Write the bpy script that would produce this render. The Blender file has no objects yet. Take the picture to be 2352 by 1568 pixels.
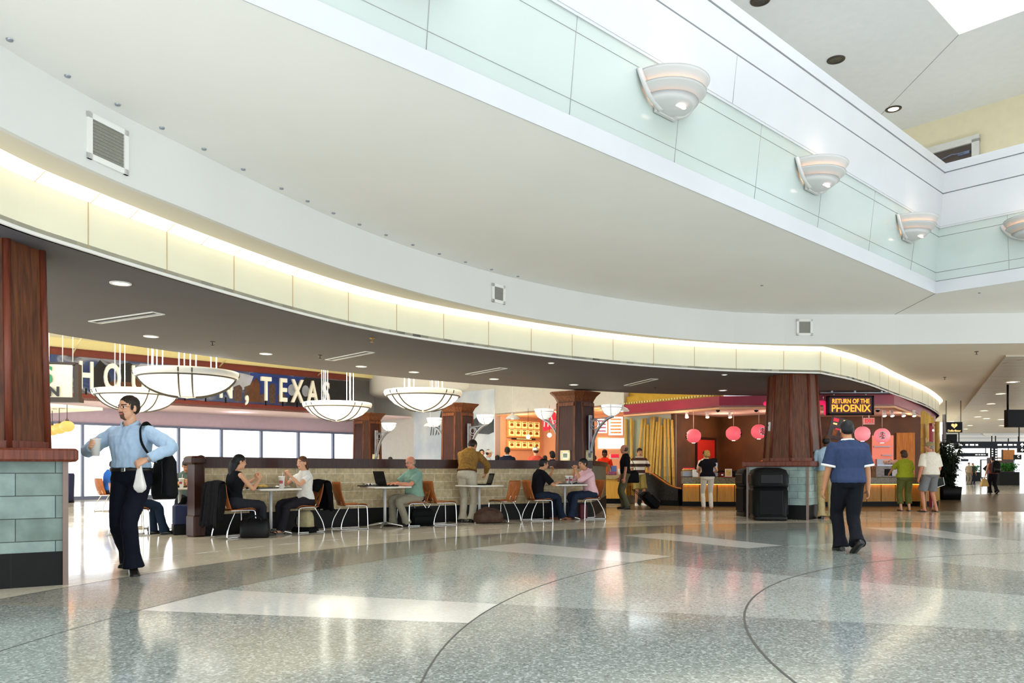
import bpy, bmesh, math, random
import numpy as np
from mathutils import Vector, Matrix, noise, geometry
random.seed(7)
SC = bpy.context.scene
COL = SC.collection
PI = math.pi
R = math.radians
V = Vector
# camera model: level view camera at the origin, 1.05 m above the floor, horizon on row 1080 of 1568
FPX, CX, HY, HC = 1812.0, 1176.0, 1080.0, 1.05
def at(x, y, Y): return V(((x-CX)/FPX*Y, Y, HC-(y-HY)/FPX*Y))
def on(x, y, z=0.0):
    Y = (HC-z)*FPX/(y-HY)
    return V(((x-CX)/FPX*Y, Y, z))
D1 = V((.7289, .6846, 0)); D2 = V((.6846, -.7289, 0)); UP = V((0, 0, 1))
A1 = math.atan2(D1.y, D1.x); A2 = math.atan2(D2.y, D2.x)
def hit(P, d, px):                      # point of a plan line seen in pixel column px
    r = (px-CX)/FPX
    s = (r*P.y-P.x)/(d.x-r*d.y)
    return P+d*s

# ------------------------------------------------------------------ materials
def hexc(h):
    h = h.lstrip('#'); o = []
    for i in (0, 2, 4):
        c = int(h[i:i+2], 16)/255
        o.append(c/12.92 if c <= .04045 else ((c+.055)/1.055)**2.4)
    return (*o, 1)
def lerp(a, b, t): return a+(b-a)*t
def newmat(name):
    m = bpy.data.materials.new(name); m.use_nodes = True
    nt = m.node_tree
    return m, nt, nt.nodes, nt.links, nt.nodes['Principled BSDF']
def ramp(nd, stops):
    r = nd.new('ShaderNodeValToRGB'); e = r.color_ramp.elements
    e[0].position, e[0].color = stops[0]; e[1].position, e[1].color = stops[-1]
    for p, c in stops[1:-1]:
        k = e.new(p); k.color = c
    return r
def pbr(name, col, rough=.5, metal=0, var=.06, scale=6, bump=0, bscale=60, spec=.5, emit=None, es=0, coat=0, sheen=0, trans=0, sss=0):
    m, nt, nd, lk, b = newmat(name)
    c = hexc(col) if isinstance(col, str) else col
    tc = nd.new('ShaderNodeTexCoord')
    n = nd.new('ShaderNodeTexNoise'); n.inputs['Scale'].default_value = scale; n.inputs['Detail'].default_value = 3
    lk.new(tc.outputs['Object'], n.inputs['Vector'])
    lo = tuple(max(0, x*(1-var)) for x in c[:3])+(1,); hi = tuple(min(1, x*(1+var)) for x in c[:3])+(1,)
    r = ramp(nd, [(.3, lo), (.7, hi)])
    lk.new(n.outputs['Fac'], r.inputs['Fac']); lk.new(r.outputs['Color'], b.inputs['Base Color'])
    b.inputs['Roughness'].default_value = rough; b.inputs['Metallic'].default_value = metal
    b.inputs['Specular IOR Level'].default_value = spec
    if coat: b.inputs['Coat Weight'].default_value = coat; b.inputs['Coat Roughness'].default_value = .08
    if sheen: b.inputs['Sheen Weight'].default_value = sheen
    if trans: b.inputs['Transmission Weight'].default_value = trans
    if bump:
        n2 = nd.new('ShaderNodeTexNoise'); n2.inputs['Scale'].default_value = bscale
        lk.new(tc.outputs['Object'], n2.inputs['Vector'])
        bp = nd.new('ShaderNodeBump'); bp.inputs['Strength'].default_value = bump; bp.inputs['Distance'].default_value = .01
        lk.new(n2.outputs['Fac'], bp.inputs['Height']); lk.new(bp.outputs['Normal'], b.inputs['Normal'])
    if es:
        b.inputs['Emission Color'].default_value = hexc(emit) if isinstance(emit, str) else (emit or c)
        b.inputs['Emission Strength'].default_value = es
    return m
def wood(name, c0, c1, rough=.35, sc=(14, 14, 1.2), coat=.05):
    m, nt, nd, lk, b = newmat(name)
    tc = nd.new('ShaderNodeTexCoord'); mp = nd.new('ShaderNodeMapping'); mp.inputs['Scale'].default_value = sc
    lk.new(tc.outputs['Object'], mp.inputs['Vector'])
    n = nd.new('ShaderNodeTexNoise'); n.inputs['Scale'].default_value = 2.2; n.inputs['Detail'].default_value = 6; n.inputs['Distortion'].default_value = .6
    lk.new(mp.outputs['Vector'], n.inputs['Vector'])
    r = ramp(nd, [(.28, hexc(c0)), (.72, hexc(c1))])
    lk.new(n.outputs['Fac'], r.inputs['Fac']); lk.new(r.outputs['Color'], b.inputs['Base Color'])
    b.inputs['Roughness'].default_value = rough+.1; b.inputs['Coat Weight'].default_value = coat; b.inputs['Coat Roughness'].default_value = .2; b.inputs['Specular IOR Level'].default_value = .3
    return m
def bricks(name, c0, c1, mortar, bw, bh, gap=.006, rough=.6, bump=.3, uv=True, var=1.0, nsc=9):
    m, nt, nd, lk, b = newmat(name)
    tc = nd.new('ShaderNodeTexCoord')
    br = nd.new('ShaderNodeTexBrick')
    br.inputs['Scale'].default_value = 1; br.inputs['Brick Width'].default_value = bw; br.inputs['Row Height'].default_value = bh
    br.inputs['Mortar Size'].default_value = gap; br.inputs['Mortar Smooth'].default_value = .1; br.inputs['Bias'].default_value = 0
    br.inputs['Color1'].default_value = hexc(c0); br.inputs['Color2'].default_value = hexc(c1); br.inputs['Mortar'].default_value = hexc(mortar)
    lk.new(tc.outputs['UV' if uv else 'Object'], br.inputs['Vector'])
    n = nd.new('ShaderNodeTexNoise'); n.inputs['Scale'].default_value = nsc; n.inputs['Detail'].default_value = 5
    lk.new(tc.outputs['Object'], n.inputs['Vector'])
    r = ramp(nd, [(.25, (.72, .72, .72, 1)), (.75, (1.15, 1.15, 1.15, 1))])
    lk.new(n.outputs['Fac'], r.inputs['Fac'])
    mx = nd.new('ShaderNodeMix'); mx.data_type = 'RGBA'; mx.blend_type = 'MULTIPLY'; mx.inputs[0].default_value = var
    lk.new(br.outputs['Color'], mx.inputs[6]); lk.new(r.outputs['Color'], mx.inputs[7]); lk.new(mx.outputs[2], b.inputs['Base Color'])
    b.inputs['Roughness'].default_value = rough; b.inputs['Specular IOR Level'].default_value = .25
    bp = nd.new('ShaderNodeBump'); bp.inputs['Strength'].default_value = bump; bp.inputs['Distance'].default_value = .01; bp.invert = True
    lk.new(br.outputs['Fac'], bp.inputs['Height']); lk.new(bp.outputs['Normal'], b.inputs['Normal'])
    return m
def terrazzo(name, base, chip, dark, amt=.5, rough=.10, sc=72):
    m, nt, nd, lk, b = newmat(name)
    tc = nd.new('ShaderNodeTexCoord')
    v = nd.new('ShaderNodeTexVoronoi'); v.inputs['Scale'].default_value = sc; v.inputs['Randomness'].default_value = 1
    lk.new(tc.outputs['Object'], v.inputs['Vector'])
    sp = nd.new('ShaderNodeSeparateColor'); lk.new(v.outputs['Color'], sp.inputs['Color'])
    mixc = lambda p, q, t: tuple(lerp(hexc(p)[i], hexc(q)[i], t) for i in range(3))+(1,)
    r = ramp(nd, [(0, mixc(base, dark, .5)), (amt*.22, mixc(base, dark, .5)), (amt*.27, hexc(base)), (.74, hexc(base)), (.84, mixc(base, chip, .7)), (1, mixc(base, chip, .7))])
    lk.new(sp.outputs['Red'], r.inputs['Fac'])
    n = nd.new('ShaderNodeTexNoise'); n.inputs['Scale'].default_value = .7; n.inputs['Detail'].default_value = 4
    lk.new(tc.outputs['Object'], n.inputs['Vector'])
    r2 = ramp(nd, [(.3, (.94, .94, .94, 1)), (.7, (1.04, 1.04, 1.04, 1))]); lk.new(n.outputs['Fac'], r2.inputs['Fac'])
    mx = nd.new('ShaderNodeMix'); mx.data_type = 'RGBA'; mx.blend_type = 'MULTIPLY'; mx.inputs[0].default_value = 1
    lk.new(r.outputs['Color'], mx.inputs[6]); lk.new(r2.outputs['Color'], mx.inputs[7]); lk.new(mx.outputs[2], b.inputs['Base Color'])
    r3 = ramp(nd, [(.3, (rough*.8,)*3+(1,)), (.7, (rough*1.3,)*3+(1,))]); lk.new(n.outputs['Fac'], r3.inputs['Fac'])
    lk.new(r3.outputs['Color'], b.inputs['Roughness'])
    b.inputs['Specular IOR Level'].default_value = .42
    n3 = nd.new('ShaderNodeTexNoise'); n3.inputs['Scale'].default_value = 2.5
    lk.new(tc.outputs['Object'], n3.inputs['Vector'])
    bp = nd.new('ShaderNodeBump'); bp.inputs['Strength'].default_value = .05; bp.inputs['Distance'].default_value = .02
    lk.new(n3.outputs['Fac'], bp.inputs['Height']); lk.new(bp.outputs['Normal'], b.inputs['Normal'])
    return m
def glow(name, col, st, base='#ffffff'):
    m, nt, nd, lk, b = newmat(name)
    b.inputs['Base Color'].default_value = hexc(base); b.inputs['Emission Color'].default_value = hexc(col)
    tc = nd.new('ShaderNodeTexCoord'); n = nd.new('ShaderNodeTexNoise'); n.inputs['Scale'].default_value = 1.5
    lk.new(tc.outputs['Object'], n.inputs['Vector'])
    mr = nd.new('ShaderNodeMapRange'); mr.inputs['To Min'].default_value = st*.92; mr.inputs['To Max'].default_value = st*1.08
    lk.new(n.outputs['Fac'], mr.inputs['Value']); lk.new(mr.outputs[0], b.inputs['Emission Strength'])
    b.inputs['Roughness'].default_value = .4
    return m
def pane(name, tint=(1, 1, 1, 1), refl=.06, tr=.94):
    m, nt, nd, lk, b = newmat(name)
    nd.remove(b); out = nd['Material Output']
    t = nd.new('ShaderNodeBsdfTransparent'); t.inputs['Color'].default_value = tint
    g = nd.new('ShaderNodeBsdfGlossy'); g.inputs['Roughness'].default_value = .02
    mx = nd.new('ShaderNodeMixShader'); fr = nd.new('ShaderNodeFresnel'); fr.inputs['IOR'].default_value = 1.35
    lk.new(fr.outputs['Fac'], mx.inputs['Fac']); lk.new(t.outputs[0], mx.inputs[1]); lk.new(g.outputs[0], mx.inputs[2]); lk.new(mx.outputs[0], out.inputs['Surface'])
    return m
def stripes(name, cols, period, axis=2, rough=.8):
    m, nt, nd, lk, b = newmat(name)
    tc = nd.new('ShaderNodeTexCoord'); sx = nd.new('ShaderNodeSeparateXYZ'); lk.new(tc.outputs['Object'], sx.inputs[0])
    d = nd.new('ShaderNodeMath'); d.operation = 'DIVIDE'; d.inputs[1].default_value = period; lk.new(sx.outputs[axis], d.inputs[0])
    f = nd.new('ShaderNodeMath'); f.operation = 'FRACT'; lk.new(d.outputs[0], f.inputs[0])
    st = [(i/len(cols), hexc(c)) for i, c in enumerate(cols)]
    r = ramp(nd, st if len(st) > 1 else st*2); r.color_ramp.interpolation = 'CONSTANT'
    lk.new(f.outputs[0], r.inputs['Fac']); lk.new(r.outputs['Color'], b.inputs['Base Color'])
    b.inputs['Roughness'].default_value = rough
    return m

# ------------------------------------------------------------------ mesh builder
def sm(pts, n=8, closed=False):           # Catmull-Rom resample of a polyline
    P = [V(p) for p in pts]; out = []
    m = len(P)
    for i in range(m if closed else m-1):
        if closed: p0, p1, p2, p3 = P[i-1], P[i], P[(i+1) % m], P[(i+2) % m]
        else:
            p1, p2 = P[i], P[i+1]
            p0 = P[i-1] if i else p1*2-p2
            p3 = P[i+2] if i+2 < m else p2*2-p1
        for k in range(n):
            t = k/n
            out.append(.5*((2*p1)+(p2-p0)*t+(2*p0-5*p1+4*p2-p3)*t*t+(3*p1-p0-3*p2+p3)*t**3))
    if not closed: out.append(P[-1])
    return out
def relax(pts, it=2):
    P = [V(p) for p in pts]
    for _ in range(it):
        P = [P[0]]+[P[i]*.5+(P[i-1]+P[i+1])*.25 for i in range(1, len(P)-1)]+[P[-1]]
    return P
def offset(path, d):                      # plan offset to the right of the travel direction
    out = []
    for i, p in enumerate(path):
        a = path[max(0, i-1)]; b = path[min(len(path)-1, i+1)]
        t = V((b[0]-a[0], b[1]-a[1])).normalized()
        out.append(V((p[0]+t.y*d, p[1]-t.x*d)))
    return out
class MB:
    def __init__(s): s.v = []; s.f = []; s.m = []; s.sm = []; s.uv = {}
    def add(s, vs, fs, mi=0, smooth=False, M=None, uvs=None):
        o = len(s.v)
        s.v += [tuple(M @ V(v)) if M else tuple(v) for v in vs]
        for k, f in enumerate(fs):
            if uvs: s.uv[len(s.f)] = uvs[k]
            s.f.append(tuple(i+o for i in f)); s.m.append(mi); s.sm.append(smooth)
        return s
    def box(s, c, d, rz=0, mi=0, M=None, bev=0):
        x, y, z = d[0]/2, d[1]/2, d[2]/2
        if bev:
            b = min(bev, x*.9, y*.9, z*.9); vs = []; fs = []
            def rect(hx, hy, zz):
                return [(-hx+b, -hy, zz), (hx-b, -hy, zz), (hx, -hy+b, zz), (hx, hy-b, zz), (hx-b, hy, zz), (-hx+b, hy, zz), (-hx, hy-b, zz), (-hx, -hy+b, zz)]
            rings = [[(px*(x-b)/x, py*(y-b)/y, pz) for px, py, pz in rect(x, y, -z)], rect(x, y, -z+b), rect(x, y, z-b), [(px*(x-b)/x, py*(y-b)/y, pz) for px, py, pz in rect(x, y, z)]]
            T = Matrix.Translation(c) @ Matrix.Rotation(rz, 4, 'Z')
            if M: T = M @ T
            return s.loft(rings, mi=mi, M=T, smooth=False)
        vs = [(a*x, b*y, e*z) for e in (-1, 1) for a, b in ((-1, -1), (1, -1), (1, 1), (-1, 1))]
        fs = [(3, 2, 1, 0), (4, 5, 6, 7), (0, 1, 5, 4), (1, 2, 6, 5), (2, 3, 7, 6), (3, 0, 4, 7)]
        T = Matrix.Translation(c) @ Matrix.Rotation(rz, 4, 'Z')
        return s.add(vs, fs, mi, False, M @ T if M else T)
    def loft(s, rings, cap=True, mi=0, M=None, smooth=True, closed=False):
        n = len(rings[0]); vs = [p for r in rings for p in r]; fs = []
        K = len(rings)
        for i in range(K if closed else K-1):
            a, b = i*n, ((i+1) % K)*n
            for j in range(n): fs.append((a+j, a+(j+1) % n, b+(j+1) % n, b+j))
        s.add(vs, fs, mi, smooth, M)
        if cap and not closed:
            o = len(s.v)-len(vs)
            s.f.append(tuple(o+j for j in range(n-1, -1, -1))); s.m.append(mi); s.sm.append(False)
            s.f.append(tuple(o+(K-1)*n+j for j in range(n))); s.m.append(mi); s.sm.append(False)
        return s
    def tube(s, pts, r, n=8, closed=False, mi=0, M=None, flat=None, cap=True):
        P = [V(p) for p in pts]; K = len(P); rings = []
        rad = r if isinstance(r, (list, tuple)) else [r]*K
        prev = None
        for i, p in enumerate(P):
            t = (P[(i+1) % K]-P[i-1]) if closed else (P[min(i+1, K-1)]-P[max(i-1, 0)])
            t.normalize()
            if prev is None:
                a = V((0, 0, 1)) if abs(t.z) < .9 else V((1, 0, 0))
                u = a.cross(t).normalized()
            else:
                u = (prev-t*prev.dot(t)).normalized()
            prev = u; w = t.cross(u)
            ru = rad[i]; rw = rad[i]*(flat or 1)
            rings.append([p+u*(ru*math.cos(q*2*PI/n))+w*(rw*math.sin(q*2*PI/n)) for q in range(n)])
        return s.loft(rings, cap=cap, mi=mi, M=M, closed=closed)
    def cyl(s, p0, p1, r0, r1=None, n=16, mi=0, M=None):
        r1 = r0 if r1 is None else r1
        p0, p1 = V(p0), V(p1); t = (p1-p0).normalized()
        a = V((0, 0, 1)) if abs(t.z) < .9 else V((1, 0, 0))
        u = a.cross(t).normalized(); w = t.cross(u)
        return s.loft([[p+u*(r*math.cos(q*2*PI/n))+w*(r*math.sin(q*2*PI/n)) for q in range(n)] for p, r in ((p0, r0), (p1, r1))], mi=mi, M=M)
    def lathe(s, prof, n=32, c=(0, 0, 0), mi=0, M=None, a0=0, a1=2*PI, cap=False, smooth=True):
        full = abs(a1-a0-2*PI) < 1e-6
        k = n if full else n+1
        vs = []; fs = []
        for r, z in prof:
            for j in range(k):
                a = a0+(a1-a0)*j/n
                vs.append((c[0]+r*math.cos(a), c[1]+r*math.sin(a), c[2]+z))
        for i in range(len(prof)-1):
            for j in range(n):
                j2 = (j+1) % k
                fs.append((i*k+j, i*k+j2, (i+1)*k+j2, (i+1)*k+j))
        return s.add(vs, fs, mi, smooth, M)
    def ell(s, c, rx, ry, rz, n=16, m=10, mi=0, M=None, rot=None):
        prof = []
        vs = []; fs = []
        for i in range(1, m):
            th = PI*i/m
            for j in range(n):
                a = 2*PI*j/n
                vs.append(V((rx*math.sin(th)*math.cos(a), ry*math.sin(th)*math.sin(a), rz*math.cos(th))))
        top = len(vs); vs.append(V((0, 0, rz))); vs.append(V((0, 0, -rz)))
        for i in range(m-2):
            for j in range(n): fs.append((i*n+j, (i+1)*n+j, (i+1)*n+(j+1) % n, i*n+(j+1) % n))
        for j in range(n):
            fs.append((top, j, (j+1) % n)); fs.append((top+1, (m-2)*n+(j+1) % n, (m-2)*n+j))
        T = Matrix.Translation(c)
        if rot: T = T @ rot
        return s.add(vs, fs, mi, True, M @ T if M else T)
    def prism(s, poly, z0, z1, mi=0, M=None):
        n = len(poly)
        P = [(p[0], p[1]) for p in poly]
        area = sum(P[i][0]*P[(i+1) % n][1]-P[(i+1) % n][0]*P[i][1] for i in range(n))
        if area < 0: P = P[::-1]
        tri = geometry.tessellate_polygon([[V((x, y, 0)) for x, y in P]])
        vs = [(x, y, z0) for x, y in P]+[(x, y, z1) for x, y in P]
        fs = []
        for t in tri:
            a, b, c = t
            A = V(P[b])-V(P[a]); B = V(P[c])-V(P[a])
            if A.x*B.y-A.y*B.x < 0: a, c = c, a
            fs.append((c, b, a)); fs.append((a+n, b+n, c+n))
        for i in range(n): fs.append((i, (i+1) % n, (i+1) % n+n, i+n))
        return s.add(vs, fs, mi, False, M)
    def sheet(s, path, z0, z1, mi=0, th=.05, smooth=True, side=1):   # curved wall on a plan path with thickness behind it, UV in metres
        q = offset(path, -th*side); n = len(path); L = [0]
        for i in range(1, n): L.append(L[-1]+math.hypot(path[i][0]-path[i-1][0], path[i][1]-path[i-1][1]))
        vs = [(p[0], p[1], z0) for p in path]+[(p[0], p[1], z1) for p in path]+[(p[0], p[1], z0) for p in q]+[(p[0], p[1], z1) for p in q]
        fs = []; uvs = []
        for i in range(n-1):
            for a, b, c, d, flip in ((0, n, n, 0, 0), (2*n, 3*n, 3*n, 2*n, 1)):
                f = [i+a, i+1+a, i+1+b, i+b]; u = [(L[i], z0), (L[i+1], z0), (L[i+1], z1), (L[i], z1)]
                if flip: f.reverse(); u.reverse()
                fs.append(f); uvs.append(u)
            for z, a, b in ((z1, n, 3*n), (z0, 2*n, 0)):
                fs.append([i+a, i+1+a, i+1+b, i+b]); uvs.append([(L[i], z), (L[i+1], z), (L[i+1], z+th), (L[i], z+th)])
        for i in (0, n-1):
            f = [i, i+n, i+3*n, i+2*n]
            if i: f.reverse()
            fs.append(f); uvs.append([(L[i], z0), (L[i], z1), (L[i]+th, z1), (L[i]+th, z0)])
        return s.add(vs, fs, mi, False, None, uvs)
    def mesh(s, name='m'):
        me = bpy.data.meshes.new(name)
        me.from_pydata(s.v, [], s.f); me.update()
        me.polygons.foreach_set('material_index', s.m); me.polygons.foreach_set('use_smooth', s.sm)
        if s.uv:
            uvl = me.uv_layers.new(name='UVMap')
            for pi, u in s.uv.items():
                for k, li in enumerate(me.polygons[pi].loop_indices): uvl.data[li].uv = u[k]
        return me
def fixn(me):
    bm = bmesh.new(); bm.from_mesh(me); bmesh.ops.recalc_face_normals(bm, faces=bm.faces[:]); bm.to_mesh(me); bm.free()
def setm(o, mats):
    if len(o.data.materials): o.data.materials.clear()
    for m in (mats if isinstance(mats, (list, tuple)) else [mats]): o.data.materials.append(m)
def obj(name, mb, mats, parent=None, loc=None, rz=0, keep=False):
    me = mb.mesh(name) if isinstance(mb, MB) else mb
    if not keep: fixn(me)
    o = bpy.data.objects.new(name, me); COL.objects.link(o); setm(o, mats)
    if parent: o.parent = parent
    if loc is not None: o.location = loc
    if rz: o.rotation_euler = (0, 0, rz)
    return o
def tag(o, label, cat, group=None, kind=None):
    o['label'] = label; o['category'] = cat
    if group: o['group'] = group
    if kind: o['kind'] = kind
    return o
def thing(name, label, cat, loc=(0, 0, 0), rz=0, group=None):
    o = bpy.data.objects.new(name, None); COL.objects.link(o)
    o.location = loc; o.rotation_euler = (0, 0, rz); o.empty_display_size = .1
    return tag(o, label, cat, group)
def struct(name, mb, mats, parent=None, keep=False):
    o = obj(name, mb, mats, parent, keep=keep)
    if not parent: o['kind'] = 'structure'
    return o
def dup(root, loc, rz=0, label=None, group=None):
    r = root.copy(); COL.objects.link(r); r.location = loc; r.rotation_euler = (0, 0, rz)
    if label: r['label'] = label
    if group: r['group'] = group
    for ch in list(root.children):
        c = ch.copy(); COL.objects.link(c); c.parent = r
        for g in list(ch.children):
            d = g.copy(); COL.objects.link(d); d.parent = c
    return r
def lettering(body, size, depth=.01, bold=0, xs=1, align='CENTER'):     # flat letters standing in the local XZ plane, facing -Y
    cu = bpy.data.curves.new('lettering', 'FONT'); cu.body = body; cu.size = size; cu.extrude = depth; cu.offset = bold
    cu.align_x = align; cu.align_y = 'CENTER'; cu.resolution_u = 4
    o = bpy.data.objects.new('lettering', cu); COL.objects.link(o)
    dg = bpy.context.evaluated_depsgraph_get()
    me = bpy.data.meshes.new_from_object(o.evaluated_get(dg))
    bpy.data.objects.remove(o); bpy.data.curves.remove(cu)
    me.transform(Matrix.Rotation(PI/2, 4, 'X') @ Matrix.Diagonal((xs, 1, 1, 1)))
    return me
def text(name, body, size, mat, parent, loc, rz=0, depth=.006, bold=0, xs=1, rx=0, align='CENTER'):
    me = lettering(body, size, depth, bold, xs, align); me.name = name
    o = bpy.data.objects.new(name, me); COL.objects.link(o); setm(o, mat)
    if parent: o.parent = parent
    o.location = loc; o.rotation_euler = (rx, 0, rz)
    return o
# ================================================================== palette
M = {}
M['white'] = pbr('white_paint', '#e9e9e4', .6, var=.02, scale=1.5)
M['whitegloss'] = pbr('white_metal_panel', '#c6c8cb', .28, var=.02, scale=2)
M['glassgreen'] = pbr('back_painted_green_glass', '#b8c2bd', .12, var=.05, scale=.5, coat=.3)
M['ceil'] = pbr('ceiling_plaster', '#f0efea', .8, var=.02, scale=.8)
M['bulk'] = pbr('bulkhead_plaster', '#dcdcd8', .8, var=.02, scale=.8)
M['beige'] = pbr('warm_soffit_paint', '#ddd6c6', .8, var=.02, scale=1)
M['cream'] = pbr('cream_fascia_panel', '#efecd2', .4, var=.02, scale=2, coat=.2)
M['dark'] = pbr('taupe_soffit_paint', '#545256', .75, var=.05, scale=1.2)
M['line'] = pbr('grey_joint_line', '#a3a5a3', .7)  # even grey for joints, grooves and seams
M['warmline'] = pbr('warm_joint', '#c6a77c', .7)
M['darkline'] = pbr('divider_strip', '#4c4c4a', .4)
M['lens'] = glow('cove_lens', '#ffe4bc', 2.0)
M['yellow'] = pbr('yellow_cream_paint', '#ece0a6', .7, var=.03, scale=1)
M['mauve'] = pbr('mauve_backlit_tone', '#c9b4c0', .7, var=.03)  # mauve tint puts the backlit look of the window header into its colour
M['pink'] = pbr('pink_white_paint', '#eed6d8', .7, var=.03)
M['greywall'] = pbr('pale_grey_wall', '#cfcfca', .7, var=.03)
M['maroon'] = pbr('maroon_paint', '#742c22', .45, var=.06)
M['burg'] = pbr('burgundy_panel', '#9c2440', .35, var=.05, coat=.2)
M['gold'] = pbr('gold_trim', '#c9a23a', .4, metal=.5, var=.08)
M['wood'] = wood('mahogany', '#3a1c0c', '#744122', .35)
M['woodr'] = wood('red_mahogany', '#54261a', '#80432f', .3)
M['woodd'] = wood('dark_mahogany', '#24100a', '#432014', .3)
M['woodl'] = wood('honey_plywood', '#8a4a22', '#b36a34', .35)
M['woodo'] = wood('orange_oak', '#b0682a', '#d28b40', .4)
M['slate'] = bricks('slate_tile', '#8da09b', '#74867f', '#3f4744', .62, .205, .004, .5, .4, nsc=6)
M['slategr'] = bricks('pale_slate_tile', '#a9bdb8', '#8fa49f', '#6c7c78', .36, .15, .004, .5, .4, nsc=6)
M['tile'] = bricks('sand_block_tile', '#d9c9a3', '#c8b68e', '#e8dec4', .40, .165, .008, .55, .4, nsc=14)
M['blacktile'] = bricks('black_base_tile', '#0e0e0f', '#0a0a0b', '#1c1c1c', .6, .5, .004, .55, .2)
M['chrome'] = pbr('brushed_chrome', '#d9d9d9', .18, metal=1, var=.03)
M['silver'] = pbr('satin_silver', '#9ea3ad', .35, metal=.7, var=.05)
M['black'] = pbr('black_plastic', '#0a0b0d', .5, var=.1, spec=.15)
M['alum'] = pbr('window_aluminium', '#6d7790', .4, metal=.3, var=.03)
M['pane'] = pane('window_glass')
M['bulb'] = glow('lamp_disc', '#fff2dd', 4)
M['bulbs'] = glow('soft_lamp_disc', '#ffe9c8', 4)
M['grille'] = pbr('vent_mesh', '#8e8c82', .6, metal=.2, var=.12, scale=80)
M['t_cream'] = terrazzo('terrazzo_cream', '#e0d5bf', '#ebe3d0', '#c9bca2', .3, .10, 50)
M['t_white'] = terrazzo('terrazzo_white', '#d6d5cd', '#e2e2dc', '#c4c2b9', .3, .10, 50)
M['t_light'] = terrazzo('terrazzo_light_grey', '#a9b0a9', '#cdd3cc', '#5d635e', .55, .10)
M['t_mid'] = terrazzo('terrazzo_mid_grey', '#8b918c', '#c0c6c0', '#4f5551', .6, .10)
M['t_dark'] = terrazzo('terrazzo_dark_grey', '#979589', '#b2b0a5', '#605e58', .6, .10)
M['brownfloor'] = bricks('brown_floor_tile', '#7a6a52', '#6b5b45', '#574a39', .4, .4, .006, .25, .1, uv=False)

# ================================================================== floor
FC = V((7.7, 3.85))
RAD = [0, 6.3, 8.15, 10.7, 12.15, 13.2, 90]
PAN = [(47, 53), (63, 69), (91.2, 96.6), (118.6, 123.6), (134.8, 140.8), (163.2, 168.8), (186, 192)]
def zone(r, a):
    if r > 12.15: return 0
    if r > 10.7: return 4 if a < 168.8 else 3
    if r > 8.15:
        for p, q in PAN:
            if p < a < q: return 1
        return 3 if (a > 168.8 or a < 134.8) else 2
    if a > 163.2: return 3
    if a > 140.8: return 2
    if a > 118.6: return 3
    if a > 91: return 2
    return 3
angs = sorted(set([float(x) for x in range(0, 361, 3)]+[x for p in PAN for x in p]))
seen = lambda x, y: y > .5 and -.66*y-2.6 < x < .66*y+9  # floor left open out of view so sky lights the ceiling from below
RAD[5:] = [13.2]
mb = MB(); nA = len(angs)-1
for i in range(len(RAD)-1):
    for j in range(nA):
        a0, a1 = R(angs[j]), R(angs[j+1]); r0, r1 = RAD[i], RAD[i+1]
        rm, am = (r0+r1)/2, (a0+a1)/2
        if i < 5 and not seen(FC.x+rm*math.cos(am), FC.y+rm*math.sin(am)): continue
        q = [(FC.x+r*math.cos(a), FC.y+r*math.sin(a), 0) for r, a in ((r0, a0), (r1, a0), (r1, a1), (r0, a1))]
        mb.add(q if r0 else q[:1]+q[1:3], [(0, 1, 2, 3)] if r0 else [(0, 1, 2)], zone((r0+r1)/2, (angs[j]+angs[j+1])/2))
outer = [(FC.x+13.2*math.cos(R(a)), FC.y+13.2*math.sin(R(a))) for a in range(26, 200, 2)]
outer = [p for p in outer if seen(*p)]
poly = [(outer[-1][0]-.8, outer[-1][1]-.8)]+[(-9.5, 7.0), (-33, 46), (-33, 60), (78, 110), (78, 100), (outer[0][0]+1.2, outer[0][1]-1)]+outer
tri = geometry.tessellate_polygon([[V((x, y, 0)) for x, y in poly]])
mb.add([(x, y, 0) for x, y in poly], [tuple(t) for t in tri], 0)
struct('floor', mb, [M['t_cream'], M['t_white'], M['t_light'], M['t_mid'], M['t_dark']])
mb = MB()
for r, w in ((6.3, .008), (8.15, .006), (10.7, .004), (12.15, .005)):
    n = 160
    for j in range(n):
        a0, a1 = 2*PI*j/n, 2*PI*(j+1)/n
        mb.add([(FC.x+rr*math.cos(a), FC.y+rr*math.sin(a), .0012) for rr, a in ((r-w, a0), (r+w, a0), (r+w, a1), (r-w, a1))], [(0, 1, 2, 3)])
struct('trim_1', mb, M['darkline'])
mb = MB().prism([(2.9, 22.4), (3.0, 20.9), (6.5, 20.45), (9.5, 20.3), (14.2, 20.0), (18, 24.5), (23.5, 36), (16.5, 33), (13.2, 25.4), (9, 25.5), (3.6, 25.4)], -.02, .003)
struct('floor_brown_tile', mb, M['brownfloor'])

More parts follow.
